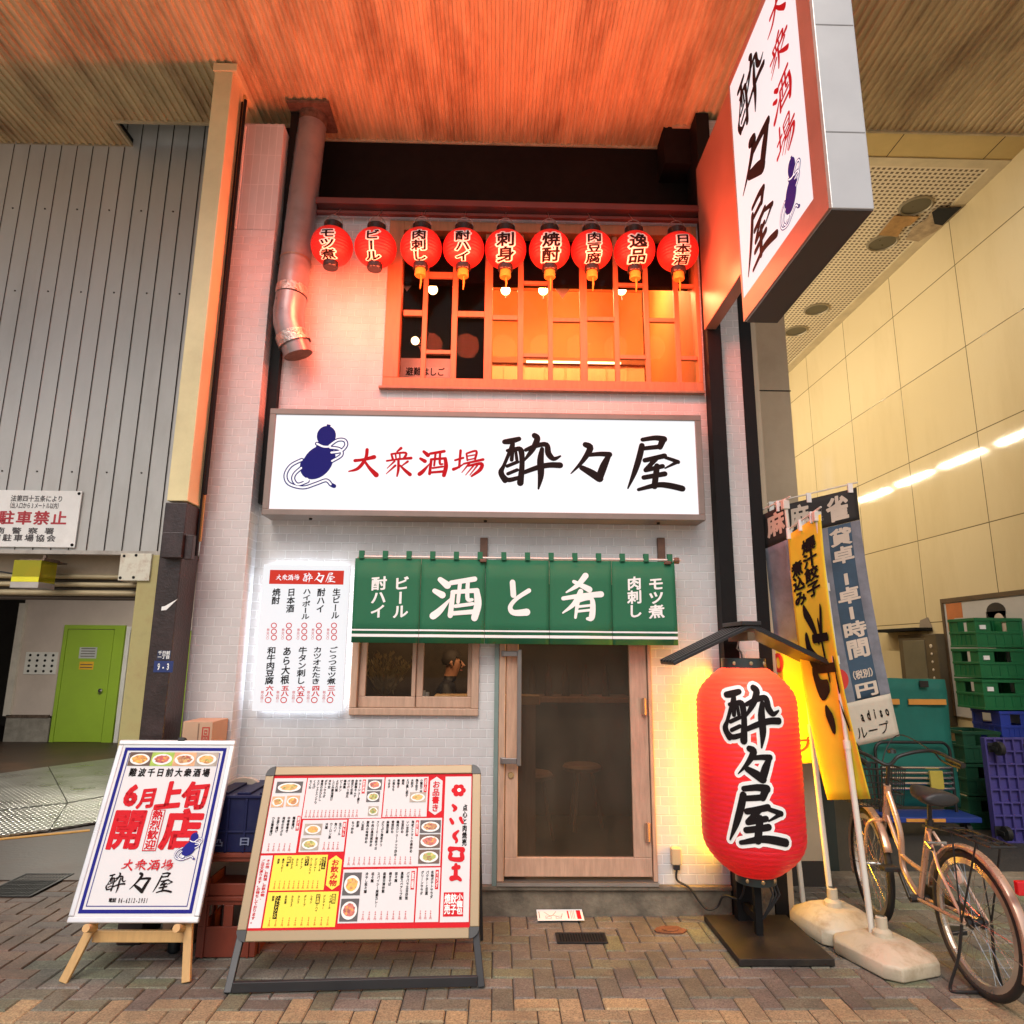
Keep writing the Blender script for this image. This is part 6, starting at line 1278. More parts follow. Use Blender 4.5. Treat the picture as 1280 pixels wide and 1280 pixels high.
def water_base(t, c, rz, sx=0.34, sy=0.46, h=0.125, round_top=False):
    c = Vector(c); R = Matrix.Rotation(rz, 3, 'Z'); mb = MB()
    def ring(fx, fy, z, chx):
        pts = []
        for x, y in ((-1,-1+chx),(-1+chx,-1),(1-chx,-1),(1,-1+chx),(1,1-chx),(1-chx,1),(-1+chx,1),(-1,1-chx)): pts.append(c+R @ Vector((x*sx/2*fx, y*sy/2*fy, z)))
        return pts
    rings = [ring(0.97,0.97,0.0,0.3), ring(1,1,0.012,0.3), ring(1,1,h*0.55,0.3), ring(0.94,0.94,h*0.66,0.3), ring(0.62,0.55,h,0.35), ring(0.55,0.48,h+0.006,0.35)]
    vs = [p for r in rings for p in r]; fs = [(i*8+k, i*8+(k+1) % 8, (i+1)*8+(k+1) % 8, (i+1)*8+k) for i in range(5) for k in range(8)]+[tuple(range(7,-1,-1)), tuple(40+k for k in range(8))]
    mb.add(vs, fs); b = mb.build('water_base', BASE, t, True, bevel=0.008)
    mb = MB(); mb.lathe([(0.055,h*0.8),(0.05,h+0.03),(0.030,h+0.045),(0.030,h+0.10),(0.020,h+0.105)], c, 20); mb.build('socket', BASE, b, True)
    if round_top:
        mb = MB(); mb.lathe([(0.15,h*0.50),(0.14,h*0.75),(0.10,h*0.98),(0.05,h*1.08)], c, 28); mb.build('dome', BASE, b, True)
    q = c+R @ Vector((0.08*0+sx*0.22, -sy*0.28, h*0.80)); mb = MB(); mb.lathe([(0.0,0.01),(0.02,0.01),(0.024,0.0)], q, 12); mb.build('filler_cap', BASE, b, True)
def flags():
    # rear flag seen flat-on: black header, blue field, pale foot
    top = at(949,632,Y=0.22); foot = at(1003,1115,Y=0.22); foot.z = 0.0; end = at(1072,603,Y=0.16)
    t = thing('banner_flag', (foot.x,foot.y,0), 'rearmost tall blue banner with big 雀 on a black header and pale foot', 'banner', 'banner flags on the right'); pole_parts(t, foot, top, end)
    L = at(1100,925,Y=0.2).z; L = top.z-L+0.10; fn = flag_fn(top+Vector((0.02,0,-0.035)), end+Vector((-0.01,0,-0.04)), L, (0.13,0.0), 0.015, 0.4)
    cloth(t,'header_cloth',FBLK,fn,0,1,0,0.24,18,6); cloth(t,'cloth',FBLU,fn,0,1,0.241,1.47,18,20); cloth(t,'foot_cloth',FWHT,fn,0,1,1.471,L,18,8)
    k = Ink(); k.rect(0.58,-1.47,0.66,-0.242); k.rect(0.90,-1.47,1.0,-0.242); g2 = lambda a, b, o: fn(a, -b, o); k.build('side_stripe', FGRY, t, g2, grid=0.08, off=0.003)
    k = Ink(); k.text('雀', 0.66,-0.22,0.90,-0.03,0.04); k.text('麻',0.28,-0.21,0.48,-0.03,0.04)
    for ch, b0, b1 in (('貸',.27,.40),('卓',.405,.53),('1',.585,.695),('卓',.70,.82),('1',.825,.94),('時',.945,1.06),('間',1.065,1.20),('円',1.36,1.46)): k.text(ch, 0.67,-b1,0.90,-b0,0.035)
    k.text('（税別）',0.64,-1.335,0.92,-1.275,0.03); k.build('lettering', FLET, t, g2, grid=0.05, off=0.005)
    k = Ink(); k.text('MAH',0.50,-0.14,0.62,-0.09,0.0); k.text('JONG',0.49,-0.19,0.63,-0.14,0.0); k.build('latin_lettering', M('flag_dim', (0.16,0.14,0.12), 0.7), t, g2, grid=0.05, off=0.005)
    k = Ink(); k.text('adiso', 0.66,-1.62,0.96,-1.53,0.03,shear=-0.25); k.text('ループ',0.60,-(L-0.03),0.92,-(L-0.12),0.0); k.build('foot_lettering', INK, t, g2, grid=0.06, off=0.005)
    k = Ink(); k.ell(0.55,-1.31,0.09,0.075,20); k.build('red_disc', FRED, t, g2, grid=0.04, off=0.004)
    # middle flag, turned edge-on, blue above and gold foot, its yellow brightened for the lantern's glow
    foot = at(1040,1132,Y=-0.22); foot.z = 0.06; top = at(981,624,Y=-0.22); end = top+Vector((-0.185,0.42,-0.08))
    t = thing('banner_flag', (foot.x,foot.y,0), 'middle blue banner seen edge-on with golden foot picturing a pineapple', 'banner', 'banner flags on the right'); pole_parts(t, foot, top, end); water_base(t, (foot.x-0.02,foot.y-0.06,0), radians(12), 0.40, 0.42, 0.14)
    L = 1.66; fn = flag_fn(top+Vector((0,0,-0.035)), end+Vector((0,0,-0.03)), L, (0.11,-0.0), 0.02, 2.0); g2 = lambda a, b, o: fn(a, -b, o); g3 = lambda a, b, o: fn(1-a, -b, o)
    cloth(t,'header_cloth',FBLK,fn,0,1,0,0.24,14,6); cloth(t,'cloth',FGRY,fn,0,1,0.241,0.92,14,16); cloth(t,'foot_cloth',FGLD,fn,0,1,0.921,L,14,12)
    k = Ink(); k.rect(0.0,-0.92,0.52,-0.242); k.build('blue_field', FBLU, t, g3, grid=0.06, off=0.003)
    k = Ink(); k.text('雀',0.06,-0.21,0.44,-0.05,0.04); k.text('麻',0.62,-0.19,0.98,-0.03,0.04)
    for ch, b0, b1 in (('貸',.27,.37),('卓',.375,.475),('1',.51,.60),('卓',.605,.705),('1',.71,.80),('時',.81,.905)): k.text(ch, 0.08,-b1,0.46,-b0,0.035)
    k.build('lettering', FLET, t, g3, grid=0.05, off=0.005)
    k = Ink(); k.text('00',0.05,-1.10,0.72,-0.93,0.03); k.text('ループ',0.1,-1.60,0.9,-1.50,0.02); k.build('red_lettering', FRED, t, g3, grid=0.05, off=0.005)
    k = Ink(); k.text('para',0.10,-1.27,0.80,-1.19,0.02); k.build('foot_lettering', INK, t, g3, grid=0.05, off=0.005)
    k = Ink(); k.ell(0.55,-1.40,0.14,0.055,14)
    for i in range(5): an = radians(50+20*i); k.line([(0.55,-1.345,0.03),(0.55+0.30*cos(an),-1.345+0.07*sin(an),0.008)]); k.lift += k.step
    k.build('pineapple_mark', M('flag_orange', (0.62,0.18,0.02), 0.7), t, g3, grid=0.05, off=0.005)
    # front flag: yellow with heavy black brush writing
    foot = at(1088,1140,Y=-0.62); foot.z = 0.10; top = at(1020,638,Y=-0.62); end = top+Vector((-0.060,0.30,-0.075)); tp = top+Vector((0.03,-0.16,0.03))
    t = thing('banner_flag', (foot.x,foot.y,0), 'front yellow banner with heavy black brush writing', 'banner', 'banner flags on the right'); pole_parts(t, foot, top, end); water_base(t, (foot.x+0.03,foot.y-0.05,0), radians(18), 0.36, 0.46, 0.12, True)
    L = 1.62; fn = flag_fn(top+Vector((0.0,0,-0.04)), end+Vector((0,0,-0.03)), L, (0.11,-0.05), 0.016, 1.0); g2 = lambda a, b, o: fn(1-a, -b, o)
    cloth(t,'cloth',FYEL,fn,-0.14,1,0,L,16,30)
    k = Ink()
    k.text('爆汁餃子', 0.45,-0.46,0.95,-0.10,0.04,True); k.text('煮込み', 0.06,-0.48,0.42,-0.20,0.05,True)
    for st in ([(0.30,0.52,0.16),(0.48,0.62,0.17),(0.60,0.72,0.10)],[(0.85,0.55,0.12),(0.72,0.70,0.14)],[(0.28,0.70,0.20),(0.34,0.80,0.24),(0.52,0.84,0.14)],[(0.45,0.70,0.10),(0.95,0.72,0.09)],[(0.70,0.62,0.11),(0.74,0.95,0.10)],[(0.36,0.90,0.20),(0.46,1.0,0.24),(0.66,0.99,0.14)],[(0.44,0.88,0.10),(1.0,0.90,0.10)],[(1.02,0.86,0.09),(1.0,1.02,0.12)],[(0.52,1.14,0.18),(0.60,1.20,0.24)],[(0.92,1.10,0.07),(1.06,1.24,0.09)],[(0.80,1.40,0.09),(0.82,1.46,0.12)]):
        k.line([(x, -y, w_*0.55) for x, y, w_ in st]); k.lift += 0.0004
    k.build('brush_lettering', INK, t, g2, grid=0.05, off=0.006)
flags()

# ================================================================== bicycle
def bicycle():
    X = 2.38; yf, yr, R = -0.09, -1.05, 0.325
    t = thing('bicycle', (X, (yf+yr)/2, 0), 'copper pink step-through city bicycle with black saddle parked on its stand', 'bicycle')
    COP = M('copper_paint', (0.60,0.39,0.28), 0.28, 0.5, 0.05, 4, coat=0.5); RUB = M('tyre_rubber', (0.014,0.013,0.012), 0.75); CHR = M('chrome', (0.62,0.60,0.56), 0.18, 0.95, 0.04); BKP = M('black_plastic', (0.014,0.014,0.014), 0.45)
    RIM = M('rim_alu', (0.62,0.57,0.50), 0.28, 0.85, 0.05)
    def wheel(y, ang, nm):
        c = Vector((X, y, R)); Rm = Matrix.Rotation(ang, 3, 'Z'); P = lambda r, a, o=0.0: c+Rm @ Vector((o, r*cos(a), r*sin(a)))
        mb = MB(); mb.tube([P(R-0.019, 2*pi*i/48) for i in range(48)], 0.0195, 12, closed=True); w_ = mb.build('wheel', RUB, t, True)
        mb = MB()
        for i in range(48):
            a0, a1 = 2*pi*i/48, 2*pi*(i+1)/48
            for o0, o1, r0, r1 in ((-0.013,-0.011,R-0.062,R-0.034),(0.011,0.013,R-0.062,R-0.034)):
                mb.quad(P(r0,a0,o0),P(r0,a1,o0),P(r1,a1,o1),P(r1,a0,o1))
            mb.quad(P(R-0.062,a0,-0.013),P(R-0.062,a1,-0.013),P(R-0.066,a1,0),P(R-0.066,a0,0)); mb.quad(P(R-0.066,a0,0),P(R-0.066,a1,0),P(R-0.062,a1,0.013),P(R-0.062,a0,0.013))
        mb.build('rim', RIM, w_, True)
        mb = MB()
        for i in range(36):
            a = 2*pi*i/36; s = 1 if i % 2 else -1; b = a+s*(1 if (i//2) % 2 else -1)*0.95; mb.tube([P(R-0.06, a), P(0.024, b, s*0.028)], 0.0014, 4, cap=False)
        mb.build('spoke_set', CHR, w_)
        mb = MB(); mb.tube([c+Rm @ Vector((-0.05,0,0)), c+Rm @ Vector((0.05,0,0))], 0.017, 12); mb.tube([c+Rm @ Vector((-0.032,0,0)), c+Rm @ Vector((-0.026,0,0))], 0.030, 14); mb.tube([c+Rm @ Vector((0.026,0,0)), c+Rm @ Vector((0.032,0,0))], 0.030, 14); mb.build('hub', CHR if nm == 'f' else BKP, w_, True)
        if nm == 'r':
            q = P(R*0.62, radians(62), 0.0); mb = MB(); mb.lathe([(0,-0.006),(0.03,-0.005),(0.03,0.005),(0,0.006)], q, 14, 'X'); mb.build('spoke_reflector', M('reflector_clear', (0.75,0.7,0.6), 0.2), w_, True)
        # mudguard
        a0, a1 = (radians(18), radians(215)) if nm == 'r' else (radians(12), radians(160))
        if nm == 'f': a0, a1 = radians(25), radians(205)
        if nm == 'r': a0, a1 = radians(-25+0), radians(170)
        mb = MB(); n = 26; vs = []
        for i in range(n+1):
            a = a0+(a1-a0)*i/n; 
            aa = pi-a
            for o, dr in ((-0.026,-0.008),(-0.018,0.008),(0,0.013),(0.018,0.008),(0.026,-0.008)): vs.append(P(R+0.016+dr, aa, o))
        mb.add(vs, [(i*5+k, i*5+k+1, i*5+k+6, i*5+k+5) for i in range(n) for k in range(4)])
        g = mb.build('mudguard', COP, t, True); sm = g.modifiers.new('thickness','SOLIDIFY'); sm.thickness = 0.002
        mb = MB()
        for s in (-0.03, 0.03): mb.tube([c+Rm @ Vector((s*1.5,0,0)), P(R+0.012, pi-(a0+0.25), s*0.9)], 0.0022, 5); mb.tube([c+Rm @ Vector((s*1.5,0,0)), P(R+0.012, pi-(a1-0.25), s*0.9)], 0.0022, 5)
        mb.build('guard_stay', CHR, t)
        return c
    # the front points up the street (+Y); angle measured so that pi-a runs from the back over the top
    cf = wheel(yf, radians(-9), 'f'); cr = wheel(yr, 0.0, 'r')
    bb = Vector((X, yr+0.46, 0.285)); st_top = Vector((X, yr+0.30, 0.72)); hd_lo = Vector((X, yf-0.22, 0.66)); hd_hi = Vector((X, yf-0.27, 0.84))
    def cur(p, k=8):
        P = [p[0]]+p+[p[-1]]; o = []
        for i in range(1, len(P)-2):
            for j in range(k):
                q = j/k; p0,p1,p2,p3 = P[i-1:i+3]; o.append(0.5*((2*p1)+(p2-p0)*q+(2*p0-5*p1+4*p2-p3)*q*q+(3*p1-3*p2+p3-p0)*q**3))
        return o+[p[-1]]
    V = Vector; mb = MB()
    mb.tube(cur([hd_hi-V((0,0,0.04)), V((X,yf-0.36,0.60)), V((X,yr+0.60,0.40)), bb]), 0.017, 12)
    mb.tube(cur([hd_lo+V((0,0,0.03)), V((X,yf-0.34,0.50)), V((X,yr+0.56,0.46)), V((X,yr+0.405,0.44))]), 0.013, 12)
    mb.tube([bb, st_top], 0.0165, 12); mb.tube([hd_lo-V((0,0,0.03)), hd_hi], 0.021, 14)
    for s in (-1, 1):
        mb.tube([bb+V((s*0.02,0,0)), cr+V((s*0.06,0,0))], 0.010, 8); mb.tube([st_top+V((s*0.014,0,-0.05)), V((X+s*0.05,yr+0.18,0.52)), cr+V((s*0.06,0,0))], 0.008, 8)
    mb.build('frame', COP, t, True)
    mb = MB(); Rm = Matrix.Rotation(radians(-9), 3, 'Z')
    for s in (-1, 1): mb.tube(cur([hd_lo+V((s*0.015,0.01,-0.03)), cf+Rm @ V((s*0.048,-0.15,0.27)), cf+Rm @ V((s*0.052,-0.05,0.08)), cf+Rm @ V((s*0.052,0,0))]), 0.0105, 10)
    mb.build('fork', COP, t, True)
    hb = V((X, yf-0.30, 0.96)); mb = MB(); mb.tube([hd_hi, hb], 0.011, 10)
    mb.tube(cur([hb+V((-0.27,-0.24,0.05)), hb+V((-0.24,-0.06,0.09)), hb+V((-0.10,0.03,0.05)), hb, hb+V((0.10,0.03,0.05)), hb+V((0.24,-0.06,0.09)), hb+V((0.27,-0.24,0.05))]), 0.0105, 10); h = mb.build('handlebar', BKP, t, True)
    for s in (-1, 1):
        mb = MB(); mb.tube([hb+V((s*0.262,-0.17,0.062)), hb+V((s*0.272,-0.29,0.042))], 0.016, 12); mb.build('grip', BKP, h, True)
        mb = MB(); mb.tube(cur([hb+V((s*0.245,-0.08,0.085)), hb+V((s*0.262,-0.12,0.04)), hb+V((s*0.285,-0.24,0.02))]), 0.006, 6); mb.build('brake_lever', BKP, h, True)
    mb = MB(); mb.lathe([(0,0.03),(0.022,0.02),(0.026,0.0),(0.0,0.0)], hb+V((0.03,0.0,0.07)), 14); mb.build('bell', BKP, h, True)
    mb = MB()
    for s in (-1, 1): mb.tube(cur([hb+V((s*0.25,-0.08,0.08)), hb+V((s*0.16,0.13,0.16)), hb+V((s*0.05,0.15,0.0)), hd_lo+V((s*0.02,0.06,0.02))]), 0.0035, 6)
    mb.build('brake_cable', BKP, t, True)
    # basket with real wires
    bx0, bx1, by0, by1, bz0, bz1 = X-0.16, X+0.16, yf-0.20, yf+0.06, 0.70, 0.92; mb = MB()
    for z, k in ((bz0,0.86),(bz0+0.07,0.9),(bz0+0.14,0.95),(bz1,1.0)):
        cx, cy = (bx0+bx1)/2, (by0+by1)/2; hx, hy = (bx1-bx0)/2*k, (by1-by0)/2*k; mb.tube([(cx-hx,cy-hy,z),(cx+hx,cy-hy,z),(cx+hx,cy+hy,z),(cx-hx,cy+hy,z)], 0.004 if z < bz1 else 0.006, 6, closed=True)
    for i in range(12):
        u = -1+2*i/11; cx, cy = (bx0+bx1)/2, (by0+by1)/2; hx, hy = (bx1-bx0)/2, (by1-by0)/2
        for s in (-1, 1): mb.tube([(cx+hx*u*0.86,cy+s*hy*0.86,bz0),(cx+hx*u,cy+s*hy,bz1)], 0.0026, 5); mb.tube([(cx+s*hx*0.86,cy+hy*u*0.86,bz0),(cx+s*hx,cy+hy*u,bz1)], 0.0026, 5)
        mb.tube([(cx+hx*u*0.86,cy-hy*0.86,bz0),(cx+hx*u*0.86,cy+hy*0.86,bz0)], 0.0026, 5)
    mb.build('basket', BKP, t)
    # saddle
    sc = st_top+V((0,-0.02,0.13)); mb = MB(); prof = [(-0.13,0.085,0.0),(-0.11,0.105,0.03),(-0.04,0.10,0.045),(0.04,0.06,0.038),(0.12,0.032,0.028),(0.155,0.018,0.012)]; vs = []
    n = 12
    for y, wx, hz in prof:
        for k in range(n): a = 2*pi*k/n; vs.append(sc+V((wx*cos(a), y, (0.032+hz*0.3)*sin(a)+0.01)))
    m = len(prof); mb.add(vs, [(i*n+k, i*n+(k+1) % n, (i+1)*n+(k+1) % n, (i+1)*n+k) for i in range(m-1) for k in range(n)]+[tuple(range(n-1,-1,-1)), tuple((m-1)*n+k for k in range(n))]); sd_ = mb.build('saddle', M('saddle_black', (0.022,0.020,0.019), 0.5, bump=0.1), t, True)
    mod = sd_.modifiers.new('smooth', 'SUBSURF'); mod.levels = 1; mod.render_levels = 2
    mb = MB(); mb.tube([st_top-V((0,0,0.02)), sc-V((0,0,0.01))], 0.012, 10); mb.tube([st_top-V((0,0,0.03)), st_top+V((0,0,0.01))], 0.021, 12); mb.build('seat_post', BKP, t, True)
    # carrier, lamp, stand, crank
    mb = MB(); zc = 0.735; mb.tube([(X-0.05,yr+0.28,zc-0.03),(X-0.06,yr+0.05,zc),(X-0.06,yr-0.26,zc),(X+0.06,yr-0.26,zc),(X+0.06,yr+0.05,zc),(X+0.05,yr+0.28,zc-0.03)], 0.006, 6); mb.tube([(X,yr+0.12,zc),(X,yr-0.26,zc)], 0.005, 6)
    for yy in (yr+0.1, yr-0.05, yr-0.18): mb.tube([(X-0.06,yy,zc),(X+0.06,yy,zc)], 0.005, 6)
    for s in (-1, 1): mb.tube([(X+s*0.06,yr-0.16,zc),(X+s*0.075,yr,R)], 0.005, 6); mb.tube([(X+s*0.06,yr+0.02,zc),(X+s*0.075,yr,R)], 0.004, 6)
    mb.build('carrier', BKP, t, True)
    mb = MB(); mb.box(X-0.03, yr-0.365, 0.56, X+0.03, yr-0.335, 0.62); mb.build('rear_reflector', M('reflector_red', (0.55,0.01,0.015), 0.2), t, bevel=0.006)
    mb = MB()
    mb.tube(cur([cr+V((-0.075,0,-0.01)), V((X-0.09,yr+0.03,0.16)), V((X-0.13,yr+0.06,0.012)), V((X-0.10,yr+0.03,0.008)), V((X+0.10,yr+0.03,0.008)), V((X+0.13,yr+0.06,0.012)), V((X+0.09,yr+0.03,0.16)), cr+V((0.075,0,-0.01))]), 0.0075, 8); mb.build('stand', BKP, t, True)
    mb = MB(); mb.tube([bb+V((-0.06,0,0)), bb+V((0.07,0,0))], 0.020, 12); mb.bar(bb+V((0.07,0,0)), bb+V((0.07,-0.09,-0.13)), 0.014, 0.022); mb.bar(bb+V((-0.06,0,0)), bb+V((-0.06,0.09,0.13)), 0.014, 0.022); mb.box(X+0.05,yr+0.02,R-0.04,X+0.066,bb.y+0.09,R+0.025); mb.build('crank', BKP, t, bevel=0.004)
    for s, d in ((1, V((0.12,-0.09,-0.13))), (-1, V((-0.11,0.09,0.13)))):
        c = bb+d; mb = MB(); mb.box(c.x-0.045,c.y-0.035,c.z-0.012,c.x+0.045,c.y+0.035,c.z+0.012); mb.build('pedal', BKP, t, bevel=0.004)
    mb = MB(); mb.tube([V((X-0.05,yr+0.22,0.60)), V((X-0.055,yr+0.26,0.62)), V((X+0.055,yr+0.26,0.62)), V((X+0.05,yr+0.22,0.60))], 0.012, 8); mb.build('ring_lock', CHR, t, True)
bicycle()

# ================================================================== things in the passage
def cart():
    y = 1.95; x0, x1 = 3.42, 4.30; zt = 1.40
    t = thing('delivery_cart', ((x0+x1)/2, y, 0.03), 'folding delivery cart with tall teal cover and two orange reflective bands', 'cart')
    TEAL = M('teal_fabric', (0.008,0.135,0.105), 0.7, 0, 0.15, 3, bump=0.3, bscale=8); ORB = M('band_orange', (0.62,0.27,0.05), 0.5)
    mb = MB(); nx, nz = 12, 10; vs = []
    for j in range(nz+1):
        for i in range(nx+1): vs.append((x0+(x1-x0)*i/nx+0.02*(1-j/nz)*(i/nx), y+0.012*sin(i*1.3+j*0.9), 0.45*0+0.25+(zt-0.25)*j/nz-0.012*(i/nx)))
    m = nx+1; mb.add(vs, [(j*m+i,j*m+i+1,(j+1)*m+i+1,(j+1)*m+i) for j in range(nz) for i in range(nx)]); c = mb.build('cover', TEAL, t, True); s = c.modifiers.new('thickness','SOLIDIFY'); s.thickness = 0.05; s.offset = -1
    for a, b in ((0.06,0.46),(0.56,0.97)):
        mb = MB(); mb.box(x0+(x1-x0)*a, y-0.030, 1.155, x0+(x1-x0)*b, y-0.018, 1.205); mb.build('reflective_band', ORB, t)
    mb = MB(); mb.box(x0+0.62,y-0.032,1.315,x0+0.70,y-0.016,1.375); mb.build('fabric_patch', MATS['black_plastic'], t)
    mb = MB(); n = 8; zc = 0.86; pts = [(x0+0.10,y-0.08,0.2),(x0+0.10,y-0.08,0.74)]+[(x0+0.18-0.08*cos(pi/2*i/n),y-0.08,0.74+0.08*sin(pi/2*i/n)) for i in range(n+1)]+[(x1-0.16+0.08*sin(pi/2*i/n),y-0.08,0.74+0.08*cos(pi/2*i/n)) for i in range(n+1)]+[(x1-0.08,y-0.08,0.2)]
    mb.tube(pts, 0.014, 8); mb.build('handle_frame', MATS['black_plastic'], t, True)
    mb = MB()
    for k in range(5): mb.tube([(x0+0.12,y-0.11,0.42+k*0.045),(x1-0.10,y-0.11,0.42+k*0.045)], 0.014, 8)
    mb.build('shelf_rail', MATS['chrome'], t, True)
    mb = MB(); mb.box(x0+0.55,y-0.15,0.42,x0+0.67,y-0.125,0.58); mb.build('tag', M('tag_yellow', (0.45,0.36,0.06), 0.5), t, bevel=0.004)
    mb = MB(); mb.box(x0+0.03,y-0.30,0.17,x1,y+0.02,0.215); mb.build('platform', M('platform_blue', (0.015,0.04,0.22), 0.45), t, bevel=0.006)
    mb = MB(); mb.box(x0+0.20,y-0.306,0.178,x0+0.55,y-0.3005,0.205); mb.build('reflective_band', ORB, t)
    for xx in (x0+0.12, x1-0.1):
        mb = MB(); mb.tube([(xx-0.02,y-0.22,0.095),(xx+0.02,y-0.22,0.095)], 0.065, 16); mb.bar((xx,y-0.22,0.1),(xx,y-0.22,0.17),0.05,0.03); mb.build('caster', MATS['black_rubber'], t, True)
cart()
GRN = M('crate_green', (0.008,0.14,0.045), 0.45, 0, 0.15, 4); GRD = M('crate_dark_green', (0.006,0.06,0.028), 0.5, 0, 0.2, 4); BLU2 = M('crate_bright_blue', (0.02,0.045,0.32), 0.45); PUR = M('pallet_purple', (0.055,0.045,0.20), 0.5, 0, 0.15, 4)
def stack():
    def mk(mat, x, y, z, w, d, h, lb, grp):
        t = thing('plastic_crate', (x+w/2, y+d/2, z), lb, 'crate', grp); mb = MB(); crate_mesh(mb, x, y, z, w, d, h); mb.build('body', mat, t, bevel=0.002)
        mb = MB(); mb.box(x-0.008,y-0.008,z+h-0.028,x+w+0.008,y-0.0045,z+h-0.002); mb.box(x-0.008,y-0.004,z+h-0.028,x-0.0045,y+d,z+h-0.002); mb.build('rim', mat, t)
        mb = MB(); mb.box(x+0.04,y-0.006,z+h-0.11,x+0.10,y+0.003,z+h-0.07); mb.build('label_tab', INKW, t) if mat is GRN else None
        return t
    g = 'green crates stacked in the passage'; L = ['topmost bright green crate of the stack below the wall poster','bright green crate directly under the topmost green crate','third bright green crate from the top of the passage stack']
    for i in range(3): mk(GRN, 4.70, 2.0, 1.695-0.295*i, 0.47, 0.40, 0.285, L[i], g)
    mk(BLU2, 4.83, 2.0, 0.81, 0.30, 0.40, 0.285, 'bright blue crate wedged among the green crates above the purple pallet', None)
    mk(GRN, 5.135+0.0, 2.0, 0.81, 0.05, 0.40, 0.285, 'narrow end of a bright green crate right of the blue crate', g) if False else None
    for i in range(3):
        mk(GRD, 4.46-0.01*i, 2.02, 0.03+0.295*(2-i)+0.19*0, 0.36, 0.38, 0.285, ['dark green crate beside the blue crate behind the teal cart','dark green crate in the middle of the low dark stack','lowest dark green crate on the passage floor'][i], 'dark green crates stacked in the passage')
    # bright green lower ones carry the blue crate
    mk(GRN, 4.83, 2.0, 0.515, 0.36, 0.40, 0.285, 'bright green crate under the blue crate, mostly behind the purple pallet', g)
    mk(GRN, 4.83, 2.0, 0.22, 0.36, 0.40, 0.285, 'lowest bright green crate behind the purple pallet', g)
    mk(GRN, 4.83, 2.0, 0.03, 0.36, 0.40, 0.18, 'shallow green tray at the very bottom of the passage stack', g)
    # purple dolly standing on its edge, castors towards us
    x0, x1, y, z0, z1 = 4.34, 5.02, 1.55, 0.03, 0.90
    t = thing('pallet_dolly', ((x0+x1)/2, y, 0.03), 'purple gridded plastic dolly tipped on edge with black castors showing', 'dolly'); mb = MB()
    mb.box(x0,y+0.03,z0,x1,y+0.06,z1)
    for k in range(9): a = x0+(x1-x0-0.015)*k/8; mb.box(a,y,z0,a+0.015,y+0.0295,z1)
    for k in range(9): b = z0+(z1-z0-0.015)*k/8; mb.box(x0+0.001,y+0.004,b,x1-0.001,y+0.0293,b+0.015)
    mb.build('deck', PUR, t, bevel=0.002)
    for cx, cz in ((x0+0.06,z1-0.08),(x1-0.30,z1-0.09),(x0+0.03,z0+0.10),(x1-0.28,z0+0.05)):
        mb = MB(); mb.tube([(cx-0.02,y-0.085,cz),(cx+0.02,y-0.085,cz)], 0.058, 18); mb.box(cx-0.032,y-0.10,cz-0.014,cx-0.024,y,cz+0.014); mb.box(cx+0.024,y-0.10,cz-0.014,cx+0.032,y,cz+0.014); mb.box(cx-0.04,y-0.006,cz-0.04,cx+0.04,y-0.0005,cz+0.04); mb.build('castor', MATS['black_rubber'], t, True)
    # grey wall cabinet on the panelled wall
    a, b = at(1122,792,X=5.06), at(1176,850,X=5.06); t = thing('wall_cabinet', (5.13, (a.y+b.y)/2, b.z), 'olive grey metal wall cabinet with a column of small lights on the yellow wall', 'cabinet')
    y0, y1 = b.y, a.y; z1, z0 = a.z-0.02, b.z-0.5; CABM = M('cabinet_olive', (0.115,0.085,0.048), 0.5, 0.1, 0.1)
    mb = MB(); mb.box(5.06,y0,z0,5.198,y1,z1); mb.build('case', CABM, t, bevel=0.005)
    mb = MB(); mb.box(5.052,y0+0.22,z0+0.06,5.0595,y1-0.10,z1-0.07); mb.build('door', M('cabinet_door', (0.16,0.14,0.09), 0.45), t, bevel=0.004)
    for k in range(5): mb = MB(); mb.lathe([(0,-0.01),(0.014 if k else 0.022,-0.006),(0.016 if k else 0.024,0)], (5.06,y0+0.11,z1-0.14-0.09*k), 10, 'X'); mb.build('lamp_button', M('button_pale', (0.6,0.5,0.38), 0.4), t, True)
    c0, c1 = at(1100,789,X=5.1), at(1156,789,X=5.1); t = thing('wall_shelf', (5.1,(c0.y+c1.y)/2,c0.z), 'thin dark ledge on the yellow wall above the cabinet', 'shelf'); mb = MB(); mb.box(4.98,c1.y,c0.z-0.02,5.198,c0.y,c0.z+0.015); mb.build('board', MATS['black_steel'], t, bevel=0.003)
    mb = MB(); mb.prism([(5.196,c1.y,c0.z+0.02),(5.196,c1.y+0.25,c0.z+0.02),(5.196,c1.y+0.22,c0.z+0.11),(5.196,c1.y+0.06,c0.z+0.14)], (-0.004,0,0)); mb.build('torn_sticker', M('sticker_grey', (0.25,0.2,0.16), 0.8), t)
    # poster on the wall: pale field, orange block, dark hair of a plain drawn figure
    X = 5.17; a, b = at(1179,752,X=X), at(1284,738,X=X); y1, y0 = a.y, b.y-0.3; z1 = a.z; z0 = 0.95
    t = thing('wall_poster', (X,(y0+y1)/2,z0), 'framed pale wall poster with an orange block and dark drawn hair above the crates', 'poster')
    pl = Pl((X,y1,z0), (0,-1,0), (0,0,1)); W, Hh = y1-y0, z1-z0
    mb = MB(); mb.box(X+0.001,y0,z0,5.198,y1,z1); mb.build('sheet', M('poster_pale', (0.52,0.50,0.50), 0.4, 0, 0.04), t)
    mb = MB(); mb.box(X-0.012,y0,z1-0.02,5.198,y1,z1+0.03); mb.box(X-0.012,y1+0.0005,z0,5.198,y1+0.04,z1+0.03); mb.build('frame', M('poster_frame', (0.10,0.06,0.03), 0.5), t)
